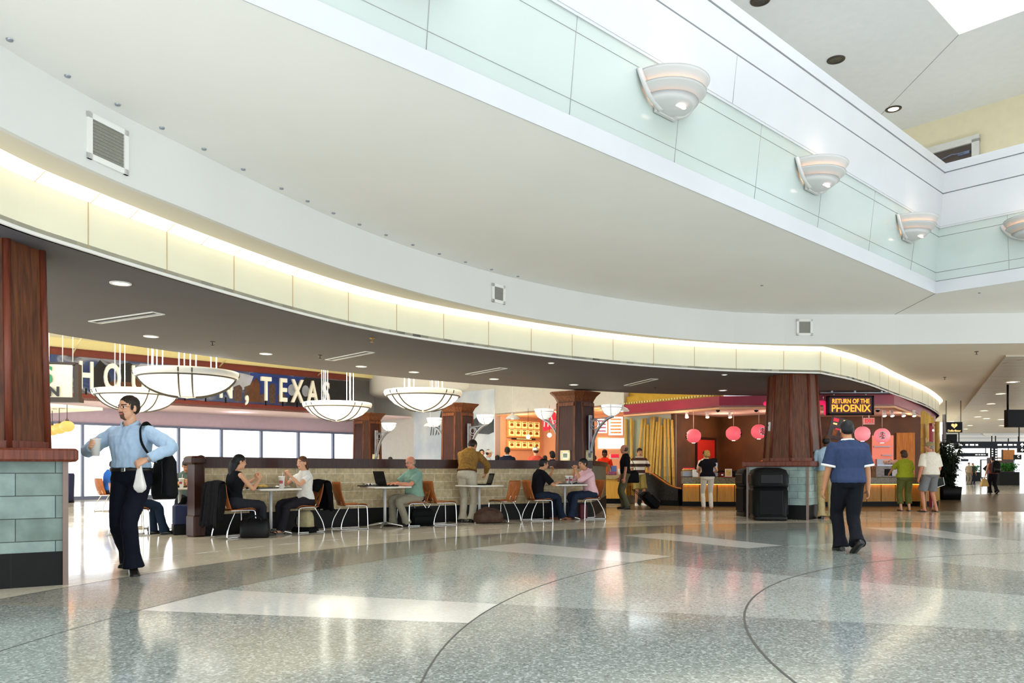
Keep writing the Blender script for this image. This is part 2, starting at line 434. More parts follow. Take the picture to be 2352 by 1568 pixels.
# ================================================================== curved soffit and fascia
FBp = [(-4.0, 2.2), (-4.35, 3.6), (-4.45, 5.1), (-4.317, 6.652), (-4.05, 7.58), (-3.717, 8.493), (-3.33, 9.442), (-2.90, 10.40), (-2.376, 11.36), (-1.778, 12.2), (-1.12, 12.93), (-.404, 13.6), (.347, 14.27), (1.136, 14.88), (1.98, 15.45), (2.868, 15.95), (3.785, 16.36), (4.743, 16.69), (5.72, 16.9)]
FB = sm(FBp, 6)+[V((6.65, 17.02))]
FBr = sm([(6.65, 17.02), (7.07, 17.45), (7.66, 18.05), (8.255, 18.75), (8.95, 19.6), (10.5, 21.72), (13.1, 25.2), (14.85, 27.77), (16.3, 30.1), (17.4, 32.4), (20.5, 38.5), (23.5, 44)], 5)
FA = FB+FBr[1:]
IN = sm([(-6.2, 3.0), (-7.6, 5.5), (-7.9, 8.0), (-7.6, 10.4), (-7.1, 11.97), (-6.75, 12.7), (-5.99, 13.95), (-4.89, 15.45), (-3.065, 17.4), (-1.08, 19.0), (1.15, 20.35), (2.46, 21.0), (3.9, 21.6), (6.3, 22.2)], 6)
ZS, ZT, ZL, ZC = 3.15, 3.62, 3.70, 4.32
# dark soffit slab
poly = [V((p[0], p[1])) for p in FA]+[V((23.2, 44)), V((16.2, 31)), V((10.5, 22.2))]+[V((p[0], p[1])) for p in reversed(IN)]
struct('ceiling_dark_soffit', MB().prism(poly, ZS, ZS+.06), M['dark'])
struct('wall_soffit_back', MB().sheet(IN[::-1], ZS+.06, 5.25, th=.06), M['cream'])
# cream fascia with its panel joints
struct('wall_fascia', MB().sheet([V((p[0], p[1])) for p in FA], ZS, ZT, th=.08), M['cream'])
mb = MB()
jx = [202, 383, 537, 672, 800, 911, 1019, 1122, 1220, 1314, 1408, 1501, 1595, 1691, 1800]
def seg_at(path, px):
    r = (px-CX)/FPX
    for a, b in zip(path[:-1], path[1:]):
        fa, fb = a[0]-r*a[1], b[0]-r*b[1]
        if fa*fb <= 0 and a[1] > .5:
            t = fa/(fa-fb) if fa != fb else 0
            return V((a[0]+(b[0]-a[0])*t, a[1]+(b[1]-a[1])*t)), V((b[0]-a[0], b[1]-a[1])).normalized()
def vjoint(mb, p, t, z0, z1, w=.007, out=.003, mi=0):
    mb.box((p.x+t.y*out*.5, p.y-t.x*out*.5, (z0+z1)/2), (w, .006+out, z1-z0), math.atan2(t.y, t.x), mi)
for x in jx:
    p, t = seg_at(FB, x); vjoint(mb, p, t, ZS, ZT)
vjoint(mb, V((6.65, 17.0)), V((.7, .7)), ZS, ZT)
d = 0
for i in range(1, len(FBr)):
    d += (FBr[i]-FBr[i-1]).length
    if d > .95:
        d = 0; t = V((FBr[i].x-FBr[i-1].x, FBr[i].y-FBr[i-1].y)).normalized(); vjoint(mb, FBr[i], t, ZS, ZT)
struct('trim_2', mb, M['warmline'])
# white drip edge under the fascia
pth = [V((p[0], p[1])) for p in FA]
struct('trim_3', MB().sheet(offset(pth, .012), ZS-.012, ZS+.016, th=.03), M['white'])
# luminous cove lens: sloped ring between fascia top and the beige soffit
SO = offset(pth, .12)
def ring(mb, A, za, B, zb, th=.02, mi=0):
    n = len(A)
    vs = [(p[0], p[1], za) for p in A]+[(p[0], p[1], zb) for p in B]
    vs += [(x, y, z+th) for x, y, z in vs]
    fs = []
    for i in range(n-1):
        fs += [(i, n+i, n+i+1, i+1), (2*n+i, 2*n+i+1, 3*n+i+1, 3*n+i), (i, i+1, 2*n+i+1, 2*n+i), (n+i, 3*n+i, 3*n+i+1, n+i+1)]
    fs += [(0, 2*n, 3*n, n), (n-1, 2*n-1, 4*n-1, 3*n-1)]
    mb.add(vs, fs, mi)
mb = MB(); ring(mb, pth, ZT, SO, ZL)
lens = obj('cove_light', mb, M['lens'])
tag(lens, 'long curved glowing cove light strip above the cream fascia', 'cove light')
mb = MB(); acc = 0
for i in range(12, len(pth)-1):
    acc += (V(pth[i])-V(pth[i-1])).length
    if acc > .45:
        acc = 0; a, b = V(pth[i]), V(SO[i])
        mb.tube([(a.x, a.y, ZT-.004), (b.x, b.y, ZL-.004)], .004, 4)
struct('trim_17', mb, M['warmline'])
# white curved bulkhead above
WB = relax([(-3.2, .6), (-3.85, 1.9), (-4.15, 3.2), (-4.15, 4.7), (-3.975, 6.125), (-3.70, 7.1), (-3.249, 8.05), (-2.85, 9.1), (-2.25, 10.55), (-1.245, 12.0), (-.093, 13.4), (1.439, 14.75), (3.43, 15.95), (4.6, 16.33)], 1)
WB = sm(WB, 6)+[V((5.70, 16.52)), V((6.8, 16.56)), V((8.02, 16.55)), V((10.6, 16.4)), V((16, 16.05)), V((26, 15.4))]
struct('wall_bulkhead', MB().sheet(offset(WB, .008), ZL-.008, ZC, th=.06), M['bulk'])
mb = MB()
p, t = seg_at(WB, 1163); vjoint(mb, p, t, ZL, ZC, .006)
vjoint(mb, V((8.02, 16.55)), V((1, 0)), ZL, ZC, .012)
# ceiling mitre line
K = V((7.83, 14.6, 0))
mb.box(((K.x+8.02)/2, (K.y+16.5)/2, ZC-.002), (.012, 1.95, .006), math.atan2(16.5-K.y, 8.02-K.x)-PI/2)
struct('trim_4', mb, M['line'])
# beige soffit between the cove and the bulkhead
wbn = [p for p in WB]
poly = [V((p[0], p[1])) for p in SO]+[V((23.9, 42.5)), V((11.34, 18.12)), V((26, 17.5)), V((26, 15.4))]+[V((p[0], p[1])) for p in reversed(WB[:-1])]
struct('ceiling_beige_soffit', MB().prism(poly, ZL, ZL+.05), M['beige'])
# ceiling slab around the atrium opening
L1, L2 = 25.0, 12.0
kl = K-D1*L1; kr = K+D2*L2; kc = kl+D2*L2
poly = [V((p[0], p[1])) for p in WB]+[V((26, -2)), V((kr.x, kr.y)), V((K.x, K.y)), V((kl.x, kl.y)), V((-20, -8)), V((-20, .6))]
struct('ceiling', MB().prism(poly, ZC, ZC+.08), M['ceil'])
poly = [kl, kc, kr, V((26, -2, 0)), kr+D2*12, kc+D2*12-D1*10, kl-D1*10-D2*3, V((-20, -8, 0))]
struct('ceiling_unseen_rear', MB().prism([(p.x, p.y) for p in poly], ZC, ZC+.08), M['ceil'])  # unseen ceiling added to keep sky light off upright surfaces
def slabwall(name, a, b, n, z0, z1, mat):
    mb = MB().add([a+UP*z0, b+UP*z0, b+UP*z1, a+UP*z1, a+n*.15+UP*z0, b+n*.15+UP*z0, b+n*.15+UP*z1, a+n*.15+UP*z1], [(0, 1, 2, 3), (7, 6, 5, 4), (0, 4, 5, 1), (3, 2, 6, 7), (0, 3, 7, 4), (1, 5, 6, 2)])
    return struct(name, mb, mat)
slabwall('wall_unseen_opposite', kr+D2*.01, kc+D2*.01, D2, ZC-.003, 8.5, M['whitegloss'])  # unseen pair of walls added to shield the atrium bands from the sky
slabwall('wall_unseen_rear', kc-D1*.01, kl-D1*.01, -D1, ZC-.003, 8.5, M['whitegloss'])

# ================================================================== atrium wall with lit glass band
lean = lambda z: .26*(z-ZC)/2.26
def band(name, z0, z1, out, mat, th=.12, joints=None, both=True):
    mb = MB()
    for (dd, nn, L) in ((-D1, D2, 24), (D2, -D1, 20)):
        a = K; b = K+dd*L
        o0, o1 = lean(z0)+out, lean(z1)+out
        # inner faces meet along the mitre: extend / trim along the other wall's normal
        oth = -D1 if nn == D2 else D2
        vs = []
        for z, o in ((z0, o0), (z1, o1)):
            vs.append(a+nn*o+oth*o+UP*z); vs.append(b+nn*o+UP*z)
        for z, o in ((z0, o0-th), (z1, o1-th)):
            vs.append(a+nn*o+oth*o+UP*z); vs.append(b+nn*o+UP*z)
        mb.add(vs, [(0, 1, 3, 2), (4, 6, 7, 5), (0, 4, 5, 1), (2, 3, 7, 6), (0, 2, 6, 4), (1, 5, 7, 3)])
    return struct(name, mb, mat)
band('wall_atrium_lower', ZC-.004, 4.53, .012, M['whitegloss'], .011)
band('trim_5', 4.53, 4.548, -.03, M['line'], .15)
band('wall_atrium_glass', 4.548, 5.47, -.02, M['glassgreen'], .15)
band('trim_6', 5.47, 5.50, -.005, M['whitegloss'], .15)
band('wall_atrium_panel', 5.50, 6.06, -.0, M['whitegloss'], .15)
band('trim_7', 6.06, 6.08, -.03, M['line'], .12)
band('wall_atrium_upper', 6.08, 6.42, .0, M['whitegloss'], .15)
band('trim_8', 6.42, 6.435, -.025, M['line'], .12)
band('wall_atrium_parapet', 6.435, 6.58, .012, M['whitegloss'], .25)
mb = MB()
for (dd, nn) in ((-D1, D2), (D2, -D1)):
    for zz, o in ((4.70, -.0185), (5.33, -.0185)):
        oth = -D1 if nn == D2 else D2
        a = K+nn*(lean(zz)+o)+oth*(lean(zz)+o)+UP*zz; b = K+dd*18+nn*(lean(zz)+o)+UP*zz
        mb.tube([a, b], .004, 4)
    k = 1.2
    while k < 18:
        for za, zb, o in ((4.548, 5.47, -.0185),):
            mb.tube([K+dd*k+nn*(lean(za)+o)+UP*za, K+dd*k+nn*(lean(zb)+o)+UP*zb], .004, 4)
        k += 1.755
    k = 7.2
    while k < 18:
        za, zb, o = 5.5, 6.06, .0015
        mb.tube([K+dd*k+nn*(lean(za)+o)+UP*za, K+dd*k+nn*(lean(zb)+o)+UP*zb], .004, 4)
        k += 5.2
struct('trim_9', mb, M['line'])

# upper storey: gallery floor, far wall, ceiling and skylight shaft
ZU = 8.5
Wp = V((9.26, 16.54, 0))
mb = MB()
for sgn in (-1,):
    a = Wp-D2*14; b = Wp+D2*14
    mb.add([a+UP*5.5, b+UP*5.5, b+UP*ZU, a+UP*ZU, a+D1*.1+UP*5.5, b+D1*.1+UP*5.5, b+D1*.1+UP*ZU, a+D1*.1+UP*ZU], [(0, 1, 2, 3), (7, 6, 5, 4), (0, 4, 5, 1), (3, 2, 6, 7)])
M['tan'] = pbr('tan_gallery_wall', '#d8cfae', .7, var=.03)
struct('wall_gallery', mb, M['tan'])
Q = V((7.64, 13.5, 0))                         # skylight corner
def quadprism(name, pts, z0, z1, mat): struct(name, MB().prism([(p.x, p.y) for p in pts], z0, z1), mat)
quadprism('floor_gallery', [K-D1*.1, K-D1*24, K-D1*24-D2*9, K-D2*9+D1*9, K+D2*20+D1*9, K+D2*20+D1*.1, K+D1*.1+D2*.1], 5.3, 5.5, M['greywall'])
SKA, SKB = 17.0, 8.5
poly = [Q-D1*SKA, Q, Q+D2*SKB, Q+D2*SKB-D1*SKA, Q-D1*SKA+D2*.01, Q-D1*28, Q-D1*28+D2*16, Q+D2*16+D1*10, Q-D2*16+D1*10, Q-D2*16-D1*28, Q-D1*28-D2*.01]
M['gceil'] = pbr('gallery_ceiling', '#e2e3e1', .8, var=.02)
mb = MB()
for pl in ([Q+D1*10-D2*16, Q+D1*10+D2*20, Q+D2*20, Q-D2*16], [Q-D2*16, Q, Q-D1*SKA, Q-D1*SKA-D2*16], [Q+D2*SKB, Q+D2*20, Q+D2*20-D1*SKA, Q+D2*SKB-D1*SKA], [Q-D2*16-D1*SKA, Q+D2*20-D1*SKA, Q+D2*20-D1*30, Q-D2*16-D1*30]): mb.prism([(p.x, p.y) for p in pl], ZU, ZU+.1)
struct('ceiling_gallery', mb, M['gceil'])
mb = MB()
c4 = Q-D1*SKA+D2*SKB
for a, b, n in ((Q-D1*SKA, Q, -D2), (Q, Q+D2*SKB, D1), (Q+D2*SKB, c4, D2), (c4, Q-D1*SKA, -D1)):
    a = a-n*.012; b = b-n*.012
    mb.add([a+UP*(ZU-.004), b+UP*(ZU-.004), b+UP*11.5, a+UP*11.5, a+n*.011+UP*(ZU-.004), b+n*.011+UP*(ZU-.004), b+n*.1+UP*11.5, a+n*.1+UP*11.5], [(0, 1, 2, 3), (7, 6, 5, 4), (0, 4, 5, 1), (3, 2, 6, 7)])
struct('wall_skylight', mb, M['white'])
mb = MB()
mb.box((0, 0, 0), (.012, 4.0, .006), math.atan2(1.0, .03)-PI/2, M=Matrix.Translation((Q.x+.06, Q.y+2.0, ZU-.002)))
struct('trim_10', mb, M['line'])
# gallery door
cD = hit(Wp, D2, 2168)
rzD = A2
mb = MB()
mb.box((-.62, 0, 1.1), (.14, .16, 2.5)); mb.box((.62, 0, 1.1), (.14, .16, 2.5)); mb.box((0, 0, 2.36), (1.38, .16, .14))
M['ltgrey'] = pbr('light_grey_frame', '#c9c8c0', .5)
do = struct('door_1', mb, M['ltgrey']); do.location = (cD.x, cD.y, 5.5); do.rotation_euler = (0, 0, rzD)
M['doorbrown'] = pbr('dark_brown_door', '#4a3f38', .4)
obj('door_leaf', MB().box((0, .0, 1.14), (1.1, .06, 2.28)), M['doorbrown'], do)
mb = MB(); mb.tube([(-.1, -.05, 2.1), (.2, -.16, 2.12), (.45, -.05, 2.12)], .012, 6); mb.box((.4, -.05, 2.12), (.22, .05, .06))
obj('door_closer', mb, M['alum'], do)
# small framed notice by the door
cP = hit(Wp, D2, 2101)
p = thing('wall_notice', 'small red framed notice on the gallery wall above the parapet', 'notice', (cP.x-D1.x*.02, cP.y-D1.y*.02, 7.62), A2)
obj('frame', MB().box((0, 0, 0), (.34, .03, .42)), M['woodd'], p)
M['redpaper'] = pbr('red_paper', '#b5482e', .6)
obj('sheet', MB().box((0, -.017, 0), (.28, .006, .36)), M['redpaper'], p)

# ================================================================== food court shell
# window wall on the far left, bays of 1.7 m along D1
W0 = V((-15.47, 28.4, 0)); zh = 2.77
def win_mesh(k):
    mb = MB(); fr = MB()
    return mb
for i in range(-8, 9):
    a = W0+D1*(1.7*i)
    fr = MB()
    fr.box((0, 0, zh/2), (.09, .16, zh)); fr.box((.85, 0, .06), (1.62, .14, .12)); fr.box((.85, 0, zh-.04), (1.62, .14, .08)); fr.box((.85, 0, .42), (1.62, .08, .05)) if i in (-1, 0, 1) and False else None
    if i == 8: fr.box((1.7, 0, zh/2), (.09, .16, zh))
    w = struct('window_%d' % (i+9), fr, M['alum']); w.location = a; w.rotation_euler = (0, 0, A1)
    obj('glass_pane', MB().box((.85, 0, zh/2), (1.61, .012, zh-.2)), M['pane'], w)
def wallbox(name, P, d, s0, s1, z0, z1, th, mat, back=1):
    n = V((-d.y, d.x, 0))*back
    a, b = P+d*s0, P+d*s1
    mb = MB().prism([(a.x, a.y), (b.x, b.y), (b.x+n.x*th, b.y+n.y*th), (a.x+n.x*th, a.y+n.y*th)], z0, z1)
    return struct(name, mb, mat)
wallbox('wall_window_header', W0, D1, -14, 15.4, zh, 3.32, .3, M['mauve'])
wallbox('wall_window_upper', W0, D1, -14, 15.4, 3.32, 5.3, .3, M['greywall'])
wallbox('wall_window_end', W0+D1*15.35, D2, -.1, 6.5, 0, 5.3, .25, M['greywall'])
MU = V((-11.56, 27.0, 0)); MUe = 6.84
wallbox('ceiling_pink_soffit', MU, D1, -16, 17, 3.28, 3.36, 3.2, M['pink'])
wallbox('wall_mural_backing', MU+V((-D1.y, D1.x, 0))*.05, D1, -16, MUe, 3.3, 4.9, .2, M['maroon'])
wallbox('trim_11', MU, D1, -16, MUe, 4.64, 4.84, .1, M['maroon'])
wallbox('trim_12', MU, D1, -16, MUe, 3.28, 3.5, .1, M['maroon'])
wallbox('wall_yellow_header', MU+V((-D1.y, D1.x, 0))*.1, D1, -16, 12, 4.85, 5.25, .2, M['yellow'])
M['cceil'] = pbr('cream_food_court_ceiling', '#f0ead0', .7, var=.02)
poly = [V((p[0], p[1])) for p in IN]+[V((6.3, 24)), V((3.6, 25.6)), V((-4.2, 33.8)), V((-3.9, 39.2)), V((-26, 19)), V((-14, 4))]
struct('ceiling_food_court', MB().prism(poly, 5.2, 5.28), M['cceil'])
# big curved drum soffit seen behind the right pendants
mb = MB(); mb.lathe([(3.6, 0), (3.6, .75), (3.4, .75), (3.4, .06), (0, .06)], 48, (-4.6, 29.6, 4.15))
struct('ceiling_drum', MB().lathe([(0.01, 0), (3.0, 0), (3.2, .12), (3.2, 1.0)], 48, (-2.9, 34.0, 4.2)), M['white'])
# back wall of the food court along D2: pale grey wall with an orange stall opening and a photo panel
BW = V((3.6, 25.4, 0)); dB = -D2
sA = (hit(BW, dB, 1138)-BW).dot(dB); sB = (hit(BW, dB, 955)-BW).dot(dB)
nB = V((D1.x, D1.y, 0))
def bwall(name, s0, s1, z0, z1, mat, th=.25, push=0):
    a, b = BW+dB*s0+nB*push, BW+dB*s1+nB*push
    return struct(name, MB().prism([(a.x, a.y), (b.x, b.y), (b.x+nB.x*th, b.y+nB.y*th), (a.x+nB.x*th, a.y+nB.y*th)], z0, z1), mat)
bwall('wall_food_court_upper', 0, sA, 3.15, 5.25, M['greywall'])
bwall('wall_food_court_end', sA, sB+3.2, 0, 5.25, M['greywall'])
# stall recess, warm terracotta
M['terra'] = pbr('terracotta_stall_wall', '#d8a17c', .6, var=.06, scale=2)
M['terral'] = pbr('peach_stall_ceiling', '#edb58a', .6, var=.04)
a, b = BW+dB*.1, BW+dB*sA
dp = 2.6
mb = MB().prism([(b.x, b.y), (b.x+nB.x*dp, b.y+nB.y*dp), (b.x+nB.x*dp+.1, b.y+nB.y*dp+.1), (b.x-.14, b.y+.14)], 0, 3.2)
struct('wall_stall_side', mb, M['terra'])
a2, b2 = a+nB*dp, b+nB*dp
struct('wall_stall_back', MB().prism([(a2.x, a2.y), (b2.x, b2.y), (b2.x+nB.x*.1, b2.y+nB.y*.1), (a2.x+nB.x*.1, a2.y+nB.y*.1)], 0, 3.2), M['terra'])
struct('ceiling_stall', MB().prism([(a.x, a.y), (b.x, b.y), (b2.x, b2.y), (a2.x, a2.y)], 3.12, 3.2), M['terral'])
# ------------------------------------------------ restaurant at the right
ZR = 2.83
BG = [V((3.6, 25.4)), V((5.85, 22.3)), V((10.55, 21.78))]+[V((p[0], p[1])) for p in offset([V((10.5, 21.72)), V((13.1, 25.2)), V((14.85, 27.77)), V((16.3, 30.1)), V((17.2, 32.2)), V((19.5, 36.6))], -.12)][1:]
struct('wall_burgundy_band', MB().sheet(BG, ZR, ZS, th=.12), M['burg'])
struct('trim_13', MB().sheet(offset(BG, .02), ZR-.05, ZR, th=.16), M['terral'])
struct('trim_14', MB().sheet(offset([BG[0]-V((.9, -1.26)), BG[0], BG[1]], -.1), 3.1, 3.42, th=.1), M['gold'])
M['goldl'] = pbr('gold_dentil', '#ded08a', .5, var=.1, scale=40)
mb = MB()
for k in range(34):
    p = BG[0].lerp(BG[1], k/34); mb.box((p.x+.03, p.y-.02, 3.2), (.05, .05, .05), -.95)
struct('trim_15', mb, M['goldl'])
mb = MB().sheet(offset([BG[0]-V((.9, -1.26)), BG[0], BG[1]], -.25), 3.42, 3.6, th=.1)
struct('trim_16', mb, M['gold'])
M['pinkceil'] = pbr('pink_restaurant_ceiling', '#f2c2b4', .6, var=.03)
struct('ceiling_restaurant', MB().prism([(p.x, p.y) for p in BG]+[(16, 38), (7, 30), (3.8, 26)], ZR+.0, ZR+.05), M['pinkceil'])
M['sage'] = pbr('sage_wall', '#b6bfae', .6, var=.04)
M['brownw'] = pbr('mottled_brown_wall', '#5a3618', .5, var=.35, scale=1.6)
M['taupew'] = pbr('taupe_wall', '#a27a66', .6, var=.05)
def seg(name, a, b, z0, z1, mat, th=.12):
    a, b = V((a[0], a[1], 0)), V((b[0], b[1], 0)); d = (b-a).normalized(); n = V((-d.y, d.x, 0))
    return struct(name, MB().prism([(a.x, a.y), (b.x, b.y), (b.x+n.x*th, b.y+n.y*th), (a.x+n.x*th, a.y+n.y*th)], z0, z1), mat)
seg('wall_bamboo', (3.62, 25.5), (5.15, 24.75), 0, ZR, M['sage'])
seg('wall_brown_left', (5.08, 24.7), (6.98, 26.4), 0, ZR, M['brownw'])
seg('wall_brown_right', (6.98, 26.4), (8.15, 25.15), 0, ZR, M['brownw'])
seg('wall_taupe', (8.1, 25.3), (9.5, 26.4), 0, ZR, M['taupew'])
seg('wall_brown_back', (9.5, 26.4), (13.4, 25.75), 0, ZR, M['brownw'])
seg('wall_brown_end', (13.35, 25.76), (18.0, 33.25), 0, ZR, M['taupew'])
# ================================================================== corridor at the right
M['slat'] = bricks('linear_metal_ceiling', '#cdc4b4', '#c3baab', '#6d655b', 8, .28, .022, .35, .2, uv=False, var=.3)
struct('ceiling_corridor', MB().prism([(11.34, 18.12), (44, 16.2), (74, 62), (42, 78)], 3.66, 3.70), M['slat'])
M['louvre'] = stripes('white_louvre', ['#f0f2f4', '#f0f2f4', '#d2d8de'], .26)
seg('wall_corridor_louvre', (25.0, 56), (62, 54.5), 2.9, 3.72, M['louvre'], .3)
seg('wall_corridor_end', (38, 100), (100, 96), 2.6, 9, M['white'], .3)
for k in range(9):
    mbx = MB().box((0, 0, 1.9), (.5, .5, 3.8)); o = struct('wall_corridor_pier', mbx, M['whitegloss']); o.location = (42+k*5.2, 92-k*.3, 0)
seg('wall_corridor_side', (23.7, 44.2), (40, 92), 0, 3.7, M['greywall'], .3)
# ================================================================== columns
def octo(r, z, rot, n=8): return [V((r*math.cos(rot+2*PI*k/n), r*math.sin(rot+2*PI*k/n), z)) for k in range(n)]
def big_column(label, x, y, rot, srot, hw, r0, r1, slate, zb=1.13, sh=0):
    t = thing('column', label, 'column', (x, y, 0))
    mb = MB(); w = hw
    Mx = Matrix.Rotation(rot, 4, 'Z')
    uvq = lambda L, z0, z1: [(0, z0), (L, z0), (L, z1), (0, z1)]
    def boxuv(mb, w, z0, z1):
        vs = [(-w, -w, z0), (w, -w, z0), (w, w, z0), (-w, w, z0), (-w, -w, z1), (w, -w, z1), (w, w, z1), (-w, w, z1)]
        mb.add(vs, [(0, 1, 5, 4), (1, 2, 6, 5), (2, 3, 7, 6), (3, 0, 4, 7), (4, 5, 6, 7)], 0, False, Mx, [uvq(2*w, z0, z1)]*4+[uvq(1, 0, 1)])
    boxuv(mb, w, .31, zb); obj('slate_base', mb, slate, t)
    mb = MB(); boxuv(mb, w+.004, 0, .31); obj('plinth', mb, M['blacktile'], t)
    mb = MB()
    for a, b in ((-1, -1), (1, -1), (1, 1), (-1, 1)): mb.box((a*(w+.0), b*(w+.0), zb/2), (.045, .045, zb), M=Mx)
    obj('corner_trim', mb, M['slatetrim'], t)
    obj('ledge', MB().box((0, 0, zb+.06), (2*w+.2, 2*w+.2, .12), bev=.02, M=Mx), M['woodr'], t)
    z0, z1 = zb+.12, 3.16
    so = obj('shaft', MB().loft([octo(r0, z0, srot), octo(r1, z1, srot)], smooth=False), M['wood'], t); so.location.x = sh
    mb = MB()
    for k in range(8):
        a = srot+2*PI*k/8
        mb.tube([(r0*math.cos(a), r0*math.sin(a), z0), (r1*math.cos(a), r1*math.sin(a), z1)], .035, 6)
    mb.loft([octo(r0+.03, z0, srot), octo(r0+.03, z0+.07, srot)], smooth=False)
    so = obj('edge_moulding', mb, M['woodr'], t); so.location.x = sh
    return t
M['slatetrim'] = pbr('bronze_trim', '#7d6a62', .4, metal=.3)
az = R(303-45)
big_column('tapered mahogany column on large grey-green slate base beside the walking man with a cup', -5.02, 7.45, R(303+90), R(303-90)+PI/8, .66, .58, .53, M['slate'])
big_column('tapered mahogany column on pale slate base behind the black trash cans', 6.10, 17.58, R(234.6+90), R(246.6), .64, .605, .49, M['slategr'], sh=.15)
# wall panel on the right column
t = thing('thermostat_panel', 'small white thermostat panel high on the edge of the phoenix-sign column', 'panel', (5.70, 17.46, 2.02), R(-100))
obj('case', MB().box((0, 0, 0), (.09, .05, .2), bev=.01), M['white'], t)
obj('button', MB().box((0, -.027, .03), (.04, .01, .05)), M['black'], t)
def court_column(label, x, y, s=1):
    t = thing('column', label, 'column', (x, y, 0), A1+R(8))
    z1 = 3.12
    def sq(r, z, c=.35):
        q = r*c
        return [V(p) for p in ((-r+q, -r, z), (r-q, -r, z), (r, -r+q, z), (r, r-q, z), (r-q, r, z), (-r+q, r, z), (-r, r-q, z), (-r, -r+q, z))]
    obj('shaft', MB().loft([sq(.47*s, 0), sq(.40*s, 2.85)], smooth=False), M['woodd'], t)
    obj('capital', MB().loft([sq(.40*s, 2.85), sq(.42*s, 2.9), sq(.47*s, 3.0), sq(.56*s, z1-.03), sq(.57*s, z1)], smooth=False), M['wood'], t)
    mb = MB()
    for k in range(4):
        Mx = Matrix.Rotation(k*PI/2, 4, 'Z')
        for sx in (-1, 1): mb.loft([[V((sx*.27*s-.03, -.475*s, .05)), V((sx*.27*s+.03, -.475*s, .05)), V((sx*.27*s+.03, -.46*s, .05)), V((sx*.27*s-.03, -.46*s, .05))], [V((sx*.25*s-.03, -.41*s, 2.84)), V((sx*.25*s+.03, -.41*s, 2.84)), V((sx*.25*s+.03, -.39*s, 2.84)), V((sx*.25*s-.03, -.39*s, 2.84))]], M=Mx, smooth=False)
        mb.box((0, -.425*s, 2.78), (.5*s, .03, .09), M=Mx)
    obj('panel_moulding', mb, M['wood'], t)
    return t
CD = V((1.68, 21.0)); CCc = V((-1.70, 24.7)); CB = V((-5.28, 28.8))
court_column('dark wood column with two framed pictures and flared capital behind the low wall', CD.x, CD.y)
court_column('dark wood column behind the man bending over, pale bowl sconces on it', CCc.x, CCc.y)
court_column('distant dark wood column in front of the bright window wall, one bowl sconce', CB.x, CB.y)

# ================================================================== low dining wall
WP = relax([(-4.98, 12.62), (-4.25, 13.55), (-3.5, 14.35), (-2.55, 15.3), (-1.2, 16.25), (.1, 17.05), (1.05, 17.5), (1.80, 17.82)], 1)
WPs = sm(WP, 6); WPs = [V((p[0], p[1])) for p in WPs]
dw = thing('low_dining_wall', 'long curved low wall of sand tiles with dark wood cap behind the tables', 'low wall', (0, 0, 0))
ret = [WPs[-1], V((2.1, 19.2)), V((2.68, 22.5))]
obj('tile_face', MB().sheet(WPs, .335, 1.09, th=.2), M['tile'], dw)
obj('base', MB().sheet(offset(WPs, .012), 0, .335, th=.22), M['blacktile'], dw)
obj('cap', MB().sheet(offset(WPs, .05), 1.09, 1.27, th=.3), M['woodd'], dw)
M['oliveg'] = pbr('grey_olive_end_panel', '#6f7564', .5)
obj('end_panel', MB().sheet(ret, .335, 1.16, th=.2), M['oliveg'], dw)
obj('end_base', MB().sheet(offset(ret, .01), 0, .335, th=.2), M['blacktile'], dw)
obj('end_cap', MB().sheet(offset(ret, .05), 1.16, 1.27, th=.3), M['woodd'], dw)
px = V((-4.955, 12.50)); rzp = math.atan2(WPs[1].y-WPs[0].y, WPs[1].x-WPs[0].x)
mb = MB(); mb.box((0, .1, .7), (.17, .22, 1.16), M=Matrix.Translation((px.x, px.y, 0)) @ Matrix.Rotation(rzp, 4, 'Z'))
mb.box((0, .1, .17), (.21, .26, .34), bev=.02, M=Matrix.Translation((px.x, px.y, 0)) @ Matrix.Rotation(rzp, 4, 'Z'))
mb.box((-.02, .1, 1.21), (.25, .30, .13), bev=.03, M=Matrix.Translation((px.x, px.y, 0)) @ Matrix.Rotation(rzp, 4, 'Z'))
obj('end_post', mb, M['woodd'], dw)

